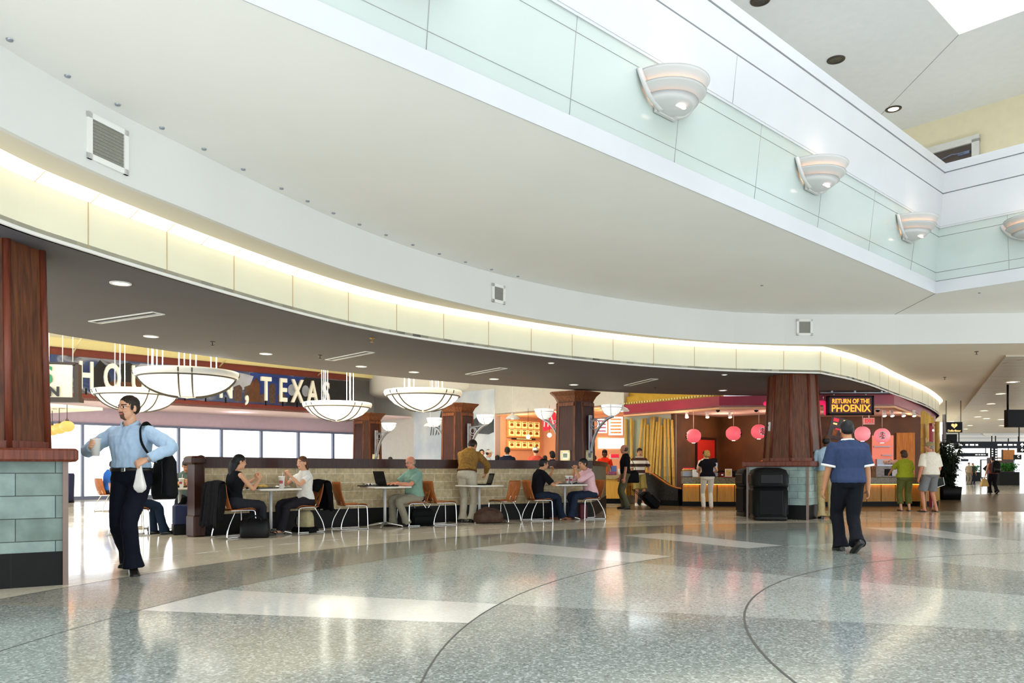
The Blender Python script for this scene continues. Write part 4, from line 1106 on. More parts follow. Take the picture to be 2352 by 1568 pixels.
for x, y, lab in ((488, 785, 'small dark sprinkler head in the soffit above the large pendant'), (735, 816, 'small dark sprinkler head in the soffit left of the Texas slot vent'), (855, 776, 'brass sprinkler head in the dark soffit near the fascia'), (1505, 890, 'small dark sprinkler head in the soffit toward the bamboo wall')):
    sprinkler(lab, on(x, y, ZS-.002), 'brass' if x == 855 else 'bronze')
for x, y, lab in ((2243, 807, 'tiny fitting in the beige soffit beside the corridor ceiling'), (2170, 866, 'tiny fitting in the beige soffit over the green-shirted woman')):
    sprinkler(lab, on(x, y, ZL-.002), 'bronze', 'tiny fittings in the beige soffit')
# row of tiny fittings at the top of the curved bulkhead
pin = None; acc = 0
pw = offset(WB, .14)
cnt = 0
for i in range(1, len(pw)-3):
    acc += (pw[i]-pw[i-1]).length
    if acc > .42 and 2.2 < pw[i].y < 13.6:
        acc = 0; cnt += 1
        if pin is None:
            pin = thing('ceiling_pin_fitting', 'tiny pale pin fitting in a curving row on the white ceiling above the wall vents', 'ceiling fitting', (pw[i].x, pw[i].y, ZC-.001), 0, 'row of tiny pin fittings in the white ceiling')
            obj('pin_body', MB().lathe([(.001, -.016), (.022, -.012), (.026, 0)], 10), M['silver'], pin)
        else: dup(pin, (pw[i].x, pw[i].y, ZC-.001))
for x, y, lab in ((1750, 655, 'tiny flat fitting in the white ceiling above the last square vent'), (2250, 672, 'tiny flat fitting in the white ceiling past the atrium corner')):
    q = on(x, y, ZC-.001); dup(pin, q, 0, lab, 'flat fittings in the white ceiling')
# square wall vents
for px, zc_, w_, lab in ((244, 4.0, .40, 'large square grey wall vent high at the left of the white bulkhead'), (1143, 4.0, .26, 'square grey wall vent in the middle of the white bulkhead'), (1847, 4.02, .29, 'square grey wall vent above the corner of the cream fascia')):
    p, tn = seg_at(WB, px); rz = math.atan2(tn.y, tn.x)
    yc = {244: 332, 1143: 675, 1847: 752}[px]; z = HC+(HY-yc)/FPX*p.y
    t = thing('wall_vent', lab, 'air vent', (p.x+tn.y*.014, p.y-tn.x*.014, z), rz, 'square wall vents on the bulkhead'); h = w_ if px != 244 else .36
    mb = MB()
    for a, b, sx, sz in ((0, h/2, w_+.05, .05), (0, -h/2, w_+.05, .05), (w_/2, 0, .05, h+.05), (-w_/2, 0, .05, h+.05)): mb.box((a, -.008, b), (sx, .024, sz))
    obj('frame', mb, M['white'], t)
    mb = MB().box((0, -.001, 0), (w_, .01, h))
    for k in range(-5, 6): mb.box((0, -.007, k*h/12), (w_-.04, .008, .006))
    obj('mesh_grille', mb, M['grille'], t)
# upper gallery downlights
UD = thing('gallery_downlight', 'unlit round downlight in the gallery ceiling, alone between two others', 'downlight', on(1920, 137, ZU-.002), 0, 'gallery ceiling downlights')
M['smoked'] = pbr('dark_reflector', '#5d5a55', .25, metal=.7, var=.4, scale=30)
obj('trim_ring', MB().lathe([(.1, -.004), (.12, -.02), (.155, -.012), (.16, .0)], 24), M['bronze'], UD)
obj('reflector', MB().lathe([(.001, -.003), (.11, -.006)], 24), M['smoked'], UD)
dup(UD, on(1746, 1, ZU-.002), 0, 'unlit round downlight in the gallery ceiling cut by the top edge')
UL = thing('gallery_downlight', 'lit round downlight in the gallery ceiling on the mitre line', 'downlight', on(2052, 250, ZU-.002), 0, 'gallery ceiling downlights')
obj('trim_ring', MB().lathe([(.1, -.004), (.12, -.02), (.155, -.012), (.16, .0)], 24), M['bronze'], UL)
obj('lens', MB().lathe([(.001, -.003), (.12, -.006)], 24), M['bulbs'], UL)
# corridor ceiling lights
cl = None
for x, y in ((2325, 877), (2298, 904), (2276, 927), (2260, 943), (2246, 957), (2228, 977), (2300, 963), (2301, 977), (2266, 961), (2218, 985)):
    q = on(x, y, 3.655)
    if cl is None:
        cl = thing('corridor_downlight', 'round downlight in the slatted corridor ceiling', 'downlight', q, 0, 'round downlights in the corridor ceiling'); disc_parts(cl, .17, 'bulbs')
    else: dup(cl, q)
# exit of the camera-like dome under the fascia
p = on(1890, 852, ZS)
# ================================================================== people
# local frame of a figure: +Y is the way it faces, +X its right hand side, Z up
def remeshed(mb, vox, smooth=2, wr=0, wsc=14, sfac=.5):
    me = mb.mesh('tmp'); fixn(me)
    o = bpy.data.objects.new('tmp', me); COL.objects.link(o)
    m = o.modifiers.new('r', 'REMESH'); m.mode = 'VOXEL'; m.voxel_size = vox
    if smooth:
        k = o.modifiers.new('s', 'SMOOTH'); k.iterations = smooth; k.factor = sfac
    dg = bpy.context.evaluated_depsgraph_get(); dg.update()
    out = bpy.data.meshes.new_from_object(o.evaluated_get(dg))
    bpy.data.objects.remove(o); bpy.data.meshes.remove(me)
    if wr:
        n = len(out.vertices); co = np.empty(n*3); no = np.empty(n*3)
        out.vertices.foreach_get('co', co); out.vertex_normals.foreach_get('vector', no)
        co = co.reshape(-1, 3); no = no.reshape(-1, 3)
        d = np.array([noise.noise((p[0]*wsc, p[1]*wsc, p[2]*wsc*.55))+.5*noise.noise((p[0]*wsc*2.3, p[1]*wsc*2.3, p[2]*wsc)) for p in co])
        co += no*(d*wr)[:, None]; out.vertices.foreach_set('co', co.ravel())
    out.polygons.foreach_set('use_smooth', [True]*len(out.polygons)); out.update()
    return out
def ik(a, b, l1, l2, pole):
    d = b-a; L = d.length
    if L > (l1+l2)*.995: b = a+d.normalized()*(l1+l2)*.995; d = b-a; L = d.length
    u = d.normalized(); x = (l1*l1-l2*l2+L*L)/(2*L); h = math.sqrt(max(0, l1*l1-x*x))
    p = pole-u*pole.dot(u)
    if p.length < 1e-4: p = V((0, 1, 0))-u*u.y
    return a+u*x+p.normalized()*h, b
def basis(up, fwd):
    up = up.normalized(); r = fwd.cross(up).normalized(); f = up.cross(r).normalized(); return r, f, up
SKIN = {}
STUB = pbr('beard_stubble', '#5d3f30', .8, var=.2, scale=90)
EYEW = pbr('eye_white', '#e8e2da', .25); EYED = pbr('eye_iris', '#2a1d16', .2)
def skin(key, c, lip, brow):
    SKIN[key] = [pbr('skin_'+key, c, .5, var=.04, scale=8, spec=.35), pbr('lip_'+key, lip, .45), pbr('brow_'+key, brow, .7), EYEW, EYED, STUB]
skin('fair', '#d9a585', '#b5645a', '#3a2418'); skin('ruddy', '#d08f74', '#a8584c', '#8a7a6a'); skin('olive', '#bd8560', '#96564a', '#1c1410')
skin('dark', '#5a3826', '#4a2a24', '#120c0a'); skin('tan', '#c8926e', '#9c5a4c', '#2a1a12')
HAIRC = {k: pbr('hair_'+k, c, .55, var=.35, scale=30, spec=.4) for k, c in dict(darkbrown='#21160f', black='#101012', brown='#4a3020', grey='#8f8880', blond='#a07a40', greyb='#5a4c40', auburn='#5a3a26').items()}
CL = {}
def cloth(c, rough=.85, **k):
    key = str(c)
    if key not in CL: CL[key] = pbr('cloth_'+c.strip('#'), c, rough, var=.06, scale=20, bump=.15, bscale=260, spec=.12, **k)
    return CL[key]
SHOEM = pbr('black_shoe_leather', '#151312', .35); BELTM = pbr('belt_leather', '#1a1310', .4)
def figure(name_label, loc, heading, H=1.75, sex='m', pel=None, lean=(0, 3), side=0, cyaw=0, neck=8, hyaw=0, hpitch=0,
           rh=None, lh=None, rpole=(.6, -.7, -.4), lpole=(-.6, -.7, -.4), rcurl=.45, lcurl=.45, rnorm=None, lnorm=None, rdir=None, ldir=None,
           rf=(.1, 0, 0, 4), lf=(-.1, 0, 0, 4), rk=(.05, 1, 0), lk=(-.05, 1, 0), bulk=1.0, belly=0,
           skinc='fair', hair=('short', 'darkbrown'), top=None, bottom=None, shoes='shoe', shoem=None, vox=.009, group=None, cat='person',
           beard=False, glasses=False, cap=None, face=True, belt=None, fingers=True, wr=.004, legs=True, bolder=1.0, hipw=1.0):
    s = H/1.75; f = sex == 'f'
    root = thing('person', name_label, cat, loc, heading, group)
    P = V(pel) if pel else V((0, 0, .925*s))
    # spine
    def rot(a, b, c): return Matrix.Rotation(R(c), 3, 'Z') @ Matrix.Rotation(R(b), 3, 'Y') @ Matrix.Rotation(R(-a), 3, 'X')
    T = []; p = P.copy(); N = 12; LS = .57*s
    for i in range(N+1):
        u = i/N; a = lerp(lean[0], lean[1], min(1, u*1.3)); M3 = rot(a, side*u, cyaw*u)
        T.append((p.copy(), M3 @ V((1, 0, 0)), M3 @ V((0, 1, 0)), M3 @ V((0, 0, 1))))
        p = p+M3 @ V((0, 0, 1))*(LS/N)
    def spine(t):                                            # t metres (for H 1.75) above the hip line
        u = t*s/LS
        if u <= 0: q = T[0]; return q[0]+q[3]*(t*s), q[1], q[2], q[3]
        if u >= 1: q = T[-1]; return q[0]+q[3]*(t*s-LS), q[1], q[2], q[3]
        k = min(N-1, int(u*N)); w = u*N-k; a, b = T[k], T[k+1]
        return a[0].lerp(b[0], w), a[1].lerp(b[1], w), a[2].lerp(b[2], w), a[3].lerp(b[3], w)
    def ringat(t, hw, hd, dy=0, n=20, pw=2.4):
        c, r, fw, up = spine(t); out = []
        for k in range(n):
            th = 2*PI*k/n; cs, sn = math.cos(th), math.sin(th)
            x = math.copysign(abs(cs)**(2/pw), cs)*hw*s; y = math.copysign(abs(sn)**(2/pw), sn)*hd*s
            out.append(c+r*x+fw*(y+dy*s))
        return out
    sw = (.152 if f else .178)*bolder
    hw_ = (.172 if f else .160)*hipw
    B = bulk
    prof = [(-.075, .09, .09, -.01, 0), (-.03, hw_*.92, .115, -.012, 0), (.03, hw_, .118, -.010, .3), (.10, hw_*.97, .108, 0, .8), (.18, .132 if f else .143, .096, .004, 1), (.26, .138 if f else .150, .104, .006, .8), (.34, .150 if f else .165, .115 if not f else .122, .008, .35), (.42, .16 if f else .180, .104, 0, .1), (.455, sw*.96, .092, -.003, 0), (.49, sw*.76, .078, -.006, 0), (.525, .098, .066, -.01, 0), (.56, .064, .06, -.008, 0)]
    def torso(mb, t0, t1, ex, scale=1.0, flare=0):
        rings = []
        ts = [q[0] for q in prof]
        samp = sorted(set([t0, t1]+[t for t in ts if t0 < t < t1]))
        for t in samp:
            k = max(0, min(len(prof)-2, next((i for i in range(len(prof)-1) if prof[i+1][0] >= t), len(prof)-2)))
            a, b = prof[k], prof[k+1]; w = min(1, max(0, (t-a[0])/(b[0]-a[0])))
            hw, hd, dy, bw = (lerp(a[j], b[j], w) for j in (1, 2, 3, 4))
            bb = belly*bw; bk = 1+(B-1)*(1 if t < .45 else .3)
            fl = flare*max(0, (.14-t)/.2)
            rings.append(ringat(t, hw*bk*scale+bb*.45+ex+fl, hd*bk*scale+bb*.7+ex+fl*.6, dy+bb*.55))
        mb.loft(rings)
    def limb(mb, pts, rads, n=14, k=4, flat=None):
        q = sm(pts, k); rr = []
        m = len(rads)-1
        for i in range(len(q)):
            u = i/(len(q)-1)*m; j = min(m-1, int(u)); rr.append(lerp(rads[j], rads[j+1], u-j))
        mb.tube(q, rr, n, flat=flat)
    # joints
    c, r, fw, up = spine(.447)
    shR, shL = c+r*sw*s+up*.0, c-r*sw*s
    ua, fa = .295*s, .262*s
    dR = rh is None; dL = lh is None
    hR = V(rh) if rh else shR+V((.05, .05, -.53*s)); hL = V(lh) if lh else shL+V((-.05, .05, -.53*s))
    if not rh: rpole = (.3, -1, 0)
    if not lh: lpole = (-.3, -1, 0)
    eR, wR = ik(shR, hR, ua, fa, V(rpole)); eL, wL = ik(shL, hL, ua, fa, V(lpole))
    c0, r0, f0, u0 = spine(0)
    hpR, hpL = c0+r0*.092*s*hipw+u0*-.01, c0-r0*.092*s*hipw+u0*-.01
    th_, sh_ = .445*s, .425*s
    def foot(ft): return V((ft[0], ft[1], ft[2]+.085*s)), ft[3] if len(ft) > 3 else 0, ft[4] if len(ft) > 4 else 0
    aR, yR, pR = foot(rf); aL, yL, pL = foot(lf)
    kR, aR = ik(hpR, aR, th_, sh_, V(rk)); kL, aL = ik(hpL, aL, th_, sh_, V(lk))
    # head frame
    nb = spine(.545); Mn = rot(lean[1]+neck, side*.5, cyaw)
    nk = nb[0]; nd_ = Mn @ V((0, 0, 1))
    Mh = Matrix.Rotation(R(cyaw+hyaw), 3, 'Z') @ Matrix.Rotation(R(side*.4), 3, 'Y') @ Matrix.Rotation(R(-(lean[1]*.35+hpitch)), 3, 'X')
    hc = nk+nd_*(.062*s)+Mh @ V((0, .018, .072))*s
    HM = Matrix.Translation(hc) @ (Mh.to_4x4()) @ Matrix.Diagonal((s*1.0, s*1.0, s*1.0, 1))
    # ---- body
    mb = MB(); torso(mb, -.075, .56, -.012, .92)
    limb(mb, [nk-nd_*.03*s, nk+nd_*.05*s, hc+Mh @ V((0, -.01, -.06))*s], [.062*s, .054*s, .054*s] if not f else [.054*s, .045*s, .045*s])
    def arm(sh, el, wr_, sgn, curl, nrm, dr):
        limb(mb, [sh, sh.lerp(el, .5), el, el.lerp(wr_, .4), wr_], [x*s*(.86 if f else 1)*(1+(B-1)*.6) for x in (.050, .046, .039, .038, .027)], k=3)
        mb.ell(sh, .052*s*(.85 if f else 1), .052*s, .052*s, 12, 8)
        d = V(dr).normalized() if dr else (wr_-el).normalized()
        nn = V(nrm) if nrm else V((-sgn, 0, 0)); nn = (nn-d*nn.dot(d))
        nn = nn.normalized() if nn.length > .05 else d.cross(V((0, 0, 1))).normalized()
        lat = d.cross(nn).normalized()
        # thumb side: forward / up
        ref = V((0, .8, .6)) if not nrm else V((0, .3, 1))
        if lat.dot(ref) < 0: lat = -lat
        hs = s*(.92 if f else 1.0)
        L = .092*hs
        rings = []
        for u, w, t in ((-.02, .024, .021), (.25, .036, .019), (.6, .042, .017), (.95, .040, .014)):
            cc = wr_+d*(L*u)
            rings.append([cc+lat*(w*hs*math.cos(q*PI/6))+nn*(t*hs*math.sin(q*PI/6)) for q in range(12)])
        mb.loft(rings)
        if not fingers:
            rings = [[wr_+d*L*u+nn*(L*(u-.95)*(u-.95)*curl*1.4)+lat*(w*hs*math.cos(q*PI/6))+nn*(.012*hs*math.sin(q*PI/6)) for q in range(12)] for u, w in ((.9, .04), (1.3, .038), (1.75, .03))]
            mb.loft(rings)
        else:
            for i, (o, ln) in enumerate(((.030, .071), (.010, .079), (-.010, .073), (-.029, .058))):
                q = wr_+d*(L*.9)+lat*(o*hs); pts = [q-d*.03*hs, q]; a = 0
                for k in range(3):
                    a += curl*R(62)*(1 if k else .8)*(1+.08*i)
                    q = q+(d*math.cos(a)+nn*math.sin(a))*(ln*hs*(.42, .32, .26)[k]); pts.append(q)
                limb(mb, pts, [.0105*hs, .0100*hs, .0095*hs, .0088*hs, .0075*hs], n=8, k=2)
            q = wr_+d*(L*.28)+lat*(.03*hs)+nn*.004
            q1 = q+(lat*.65+d*.6+nn*.35).normalized()*.042*hs
            q2 = q1+(lat*(.3-.2*curl)+d*.75+nn*(.3+.6*curl)).normalized()*.032*hs
            q3 = q2+(lat*(.0-.3*curl)+d*.8+nn*(.3+.7*curl)).normalized()*.024*hs
            limb(mb, [q-lat*.015, q, q1, q2, q3], [.016*hs, .016*hs, .0125*hs, .0115*hs, .008*hs], n=8, k=2)
        return wr_+d*(L*.75)+nn*(.035*hs), d, nn, lat
    gR = arm(shR, eR, wR, 1, rcurl, rnorm, rdir); gL = arm(shL, eL, wL, -1, lcurl, lnorm, ldir)
    if legs:
        for hp, kn, an in ((hpR, kR, aR), (hpL, kL, aL)):
            limb(mb, [hp, hp.lerp(kn, .5), kn, kn.lerp(an, .32), kn.lerp(an, .7), an, an-V((0, 0, .03))], [x*s for x in (.078, .070, .050, .049, .038, .033, .034)], k=3)
            mb.ell(hp, .085*s, .085*s, .085*s, 12, 8)
        if shoes in ('sandal', 'bare'):
            for an, yw, pt in ((aR, yR, pR), (aL, yL, pL)):
                Mf = Matrix.Translation(an) @ Matrix.Rotation(R(-yw), 4, 'Z') @ Matrix.Rotation(R(-pt), 4, 'X')
                rings = [[Mf @ V((w*s*math.cos(q*PI/6), y*s, (-.085+zc+h*math.sin(q*PI/6))*s)) for q in range(12)] for y, w, zc, h in ((-.05, .02, .03, .018), (-.03, .032, .045, .035), (.03, .036, .05, .035), (.10, .042, .035, .022), (.15, .042, .026, .014), (.185, .025, .022, .008))]
                mb.loft(rings)
    # head
    cw = .97 if f else 1
    mb.ell((0, -.012, .032), .078*cw, .098, .090, 20, 14, M=HM)
    mb.ell((0, .022, -.040), .060*cw, .068, .078, 18, 12, M=HM)
    mb.ell((0, .060, -.088), .026, .024, .020, 12, 8, M=HM)             # chin
    mb.ell((0, .030, -.070), .050*cw, .050, .034, 14, 8, M=HM)          # jaw
    if face:
        mb.loft([[V((w*math.cos(q*PI/5), y+dd*math.sin(q*PI/5), z)) for q in range(10)] for z, w, y, dd in ((.030, .010, .076, .012), (.010, .011, .086, .014), (-.012, .015, .094, .017), (-.024, .017, .092, .014), (-.030, .011, .086, .008))], M=HM)
        mb.ell((0, .074, .026), .052, .017, .012, 14, 8, M=HM)          # brow
        for sx in (-1, 1):
            mb.ell((sx*.033, .066, -.026), .024, .022, .020, 10, 8, M=HM)   # cheek
            mb.ell((sx*.031, .073, .008), .014, .013, .010, 10, 8, M=HM)    # eye
        mb.ell((0, .080, -.052), .022, .010, .006, 12, 6, M=HM); mb.ell((0, .078, -.060), .019, .010, .006, 12, 6, M=HM)
    for sx in (-1, 1):
        mb.ell((sx*.079*cw, -.008, -.006), .010, .020, .032, 10, 8, M=HM, rot=Matrix.Rotation(sx*.25, 4, 'Z'))
    me = remeshed(mb, vox if face is not True or vox > .0075 else vox, 2 if vox > .0065 else 2)
    # material regions of the face, in head coordinates
    inv = HM.inverted(); n = len(me.polygons); mi = np.zeros(n, dtype=np.int32)
    cen = np.empty(n*3); me.polygons.foreach_get('center', cen); cen = cen.reshape(-1, 3)
    A = np.array(inv); L_ = cen @ A[:3, :3].T+A[:3, 3]
    x, y, z = L_[:, 0], L_[:, 1], L_[:, 2]; head = (np.abs(x) < .1) & (np.abs(z) < .13) & (y > .05)
    if face:
        ex = np.abs(np.abs(x)-.031)
        mi[head & (ex < .0125) & (np.abs(z-.007) < .0062)] = 3
        mi[head & (ex < .0065) & (np.abs(z-.007) < .0075)] = 4
        mi[head & (ex < .021) & (np.abs(z-.030) < .0055) & (np.abs(x) > .010)] = 2
        mi[head & (np.abs(x) < .023) & (np.abs(z+.056) < .0085)] = 1
        if beard: 
            bd = (np.abs(x) < .034) & (z < -.036) & (z > -.115) & (y > .035) & ~((np.abs(x) < .021) & (np.abs(z+.056) < .008))
            mi[bd & (np.abs(x)+np.abs(z+.062)*.25 < .034)] = 5
    me.polygons.foreach_set('material_index', mi)
    me.name = 'body'
    body = bpy.data.objects.new('body', me); COL.objects.link(body); setm(body, SKIN[skinc]); body.parent = root
    # ---- hair
    st, hcx = hair
    hm = HAIRC[hcx]
    if st != 'bald':
        mb = MB()
        if st == 'thin':
            mb.ell((0, -.030, .010), .0805, .088, .082, 18, 12, M=HM); 
        elif st == 'receding':
            mb.ell((0, -.028, .040), .083, .100, .090, 20, 14, M=HM); mb.ell((0, -.045, .0), .081, .075, .075, 16, 10, M=HM)
        else:
            mb.ell((0, -.019, .045), .0835, .099, .086, 20, 14, M=HM); mb.ell((0, -.046, .010), .081, .068, .072, 16, 10, M=HM)
        if st in ('short', 'receding', 'thick'):
            for sx in (-1, 1): mb.ell((sx*.072, .012, .008), .012, .018, .03, 8, 6, M=HM)
        if st == 'thick': mb.ell((0, .0, .075), .075, .085, .05, 16, 10, M=HM)
        if st == 'bob':
            mb.ell((0, -.04, -.02), .095, .085, .09, 16, 10, M=HM); mb.ell((0, -.01, .06), .088, .1, .08, 16, 10, M=HM)
        if st == 'long':
            mb.tube([HM @ V(q) for q in ((0, -.07, .04), (0, -.095, -.04), (0, -.10, -.14), (.01, -.09, -.26), (.01, -.075, -.36))], [.06*s, .075*s, .07*s, .05*s, .015*s], 12)
        if st == 'pony':
            mb.tube([HM @ V(q) for q in ((0, -.09, .02), (0, -.115, -.01), (0, -.115, -.08), (0, -.10, -.16), (0, -.095, -.2))], [.025*s, .03*s, .034*s, .025*s, .01*s], 10)
        h = remeshed(mb, max(.006, vox), 1, .0035 if st != 'thin' else .0015, 60)
        h.name = 'hair'; o = bpy.data.objects.new('hair', h); COL.objects.link(o); setm(o, hm); o.parent = root
    if cap:
        mb = MB(); mb.ell((0, -.012, .048), .090, .112, .078, 20, 12, M=HM)
        mb.loft([[HM @ V((w*math.cos(q*PI/6), y+0*q, z+.006*math.sin(q*PI/6))) for q in range(12)] for y, w, z in ((.06, .075, .045), (.10, .072, .04), (.14, .06, .03), (.165, .035, .022))])
        h = remeshed(mb, max(.006, vox*.8), 1); h.name = 'cap'; o = bpy.data.objects.new('cap', h); COL.objects.link(o); setm(o, cap); o.parent = root
    # ---- top
    if top:
        mat, hem, slv, kw = top['m'], top.get('hem', .03), top.get('sleeve', .5), top
        ex = top.get('ease', .016)
        mb = MB(); torso(mb, hem, top.get('neck', .545), ex, 1, top.get('flare', .0))
        for sh, el, wr_ in ((shR, eR, wR), (shL, eL, wL)):
            k = (.92 if f else 1)*(1+(B-1)*.6)*top.get('sl_w', 1)
            if slv > 0:
                if slv <= .5:
                    e = sh.lerp(el, slv*2); limb(mb, [sh, sh.lerp(e, .5), e], [.060*s*k, .066*s*k, .066*s*k*top.get('cuffw', 1)])
                else:
                    e = el.lerp(wr_, slv*2-1); limb(mb, [sh, sh.lerp(el, .5), el, el.lerp(e, .5), e], [.060*s*k, .061*s*k, .058*s*k, .050*s*k, .040*s*k], k=3)
                mb.ell(sh, .063*s*k, .062*s*k, .058*s*k, 12, 8)
            else: mb.ell(sh.lerp(spine(.47)[0], .35), .05*s, .06*s, .05*s, 12, 8)
        h = remeshed(mb, max(vox, .007), 3, top.get('wr', wr)); h.name = 'shirt'
        o = bpy.data.objects.new('shirt', h); COL.objects.link(o); setm(o, mat); o.parent = root
        if 'collar' in top:
            cm = top['collar']; mb = MB(); rings = []
            c_, r_, f_, u_ = spine(.545)
            pts = []
            for k in range(25):
                a = R(-90+18+324*k/24)+PI
                a = PI/2+R(20)+R(320)*k/24
                x_, y_ = math.cos(a), math.sin(a)
                drop = max(0, y_)*.045
                pts.append((c_+r_*x_*.074*s+f_*(y_*.072+.004)*s+u_*(.018-drop)*s, c_+r_*x_*.094*s+f_*(y_*.092+.006)*s+u_*(-.022-drop*1.35)*s))
            vs = []; fs = []
            for a, b in pts: vs += [a, b]
            o_ = len(vs); vs += [v+ (v-c_).normalized()*.006 for v in vs]
            for k in range(24):
                i = 2*k; fs += [(i, i+1, i+3, i+2), (o_+i+2, o_+i+3, o_+i+1, o_+i), (i, i+2, o_+i+2, o_+i), (i+1, o_+i+1, o_+i+3, i+3)]
            mb.add(vs, fs, 0, True)
            obj('collar', mb, cm, root)
        if 'cuff' in top:
            for sh, el in ((shR, eR), (shL, eL)):
                mb = MB(); e = sh.lerp(el, slv*2); d = (el-sh).normalized(); kk = (1+(B-1)*.6)*top.get('sl_w', 1)*top.get('cuffw', 1)
                mb.tube([e-d*.022, e-d*.008, e+d*.006], [.0675*s*kk, .069*s*kk, .067*s*kk], 18)
                obj('sleeve_trim', mb, top['cuff'], root)
    # ---- bottom
    if bottom:
        mat = bottom['m']; ln = bottom.get('len', 1.0); w = bottom.get('w', 1.0); hem = bottom.get('hemw', .078)
        mb = MB(); torso(mb, -.075, bottom.get('waist', .12), .010, 1.02)
        for hp, kn, an in ((hpR, kR, aR), (hpL, kL, aL)):
            e = an-V((0, 0, .035*s))*bottom.get('drop', 1)
            if ln >= .99: limb(mb, [hp, hp.lerp(kn, .5), kn, kn.lerp(e, .35), kn.lerp(e, .7), e], [x*s*w for x in (.100, .090, .072, .068, .068, hem)], k=3)
            elif ln > .55:
                e = kn.lerp(an, (ln-.5)*2); limb(mb, [hp, hp.lerp(kn, .5), kn, e], [x*s*w for x in (.100, .090, .074, hem)], k=3)
            else:
                e = hp.lerp(kn, ln*2); limb(mb, [hp, hp.lerp(e, .5), e], [x*s*w for x in (.102, .095, hem+.012)], k=3)
            mb.ell(hp, .103*s*w, .105*s*w, .10*s, 14, 8)
        h = remeshed(mb, max(vox, .007), 3, bottom.get('wr', wr)); h.name = 'trousers' if ln > .55 else 'shorts'
        o = bpy.data.objects.new(h.name, h); COL.objects.link(o); setm(o, mat); o.parent = root
    if belt:
        mb = MB(); rA = ringat(.088, 0, 0)
        def bring(t, e):
            k = 3; a = prof[3]; bk = 1+(B-1); bb = belly*.8
            return ringat(t, a[1]*bk*1.02+bb*.45+e, a[2]*bk*1.02+bb*.7+e, a[3]+bb*.55, 28)
        mb.loft([bring(.072, .014), bring(.072, .024), bring(.104, .024), bring(.104, .014)], cap=False, closed=True)
        bl = obj('belt', mb, belt, root)
        c_, r_, f_, u_ = spine(.088); Mb = Matrix.Translation(c_+f_*((prof[3][2]*B*1.02+belly*.56+.022+belly*.44)*s)) @ Matrix((r_, f_, u_)).transposed().to_4x4()
        obj('buckle', MB().box((0, .004, 0), (.045, .01, .04), bev=.004, M=Mb), M['chrome'], bl)
    if shoes == 'shoe':
        for an, yw, pt, nm in ((aR, yR, pR, 'R'), (aL, yL, pL, 'L')):
            Mf = Matrix.Translation(an) @ Matrix.Rotation(R(-yw), 4, 'Z') @ Matrix.Rotation(R(-pt), 4, 'X')
            g = .085; mb = MB(); rings = []
            for yy, w_, top_ in ((-.075, .022, .06), (-.065, .034, .085), (-.02, .040, .095), (.04, .042, .085), (.09, .047, .062), (.14, .048, .050), (.18, .040, .042), (.205, .02, .03)):
                rings.append([Mf @ V((w_*s*x_, yy*s, (-g+z_*top_)*s)) for x_, z_ in ((-.9, 0), (.9, 0), (1.0, .18), (1.0, .45), (.8, .8), (.4, 1), (-.4, 1), (-.8, .8), (-1, .45), (-1, .18))])
            mb.loft(rings)
            obj('shoe', mb, shoem or SHOEM, root)
    elif shoes == 'sandal':
        for an, yw, pt in ((aR, yR, pR), (aL, yL, pL)):
            Mf = Matrix.Translation(an) @ Matrix.Rotation(R(-yw), 4, 'Z') @ Matrix.Rotation(R(-pt), 4, 'X')
            mb = MB(); mb.loft([[Mf @ V((x_*w_*s, yy*s, (-.085+zz)*s)) for x_, zz in ((-1, 0), (1, 0), (1, .02), (-1, .02))] for yy, w_ in ((-.07, .03), (-.04, .042), (.08, .045), (.15, .05), (.20, .03))], smooth=False)
            mb.tube([Mf @ V((x_*s, .10*s, (-.085+zz)*s)) for x_, zz in ((-.05, .015), (-.044, .045), (0, .066), (.044, .045), (.05, .015))], .012*s, 6, flat=.4)
            obj('shoe', mb, shoem or SHOEM, root)
    if glasses:
        mb = MB(); Mg = HM
        for sx in (-1, 1):
            mb.tube([Mg @ V((sx*.031+.022*math.cos(k*PI/8), .096-.003*abs(math.cos(k*PI/8)), .006+.016*math.sin(k*PI/8))) for k in range(16)], .0016, 5, True)
            mb.tube([Mg @ V(q) for q in ((sx*.053, .092, .010), (sx*.072, .08, .012), (sx*.080, .03, .010), (sx*.082, -.01, .004))], .002, 5)
        mb.tube([Mg @ V((-.01, .099, .010)), Mg @ V((.01, .099, .010))], .0016, 5)
        obj('glasses', mb, M['black'], root)
    return root, dict(gR=gR, gL=gL, wR=wR, wL=wL, eR=eR, eL=eL, shR=shR, shL=shL, hc=hc, HM=HM, spine=spine, s=s, hpR=hpR, hpL=hpL)
def world(root, p): return Matrix.Translation(root.location) @ Matrix.Rotation(root.rotation_euler.z, 4, 'Z') @ V(p)

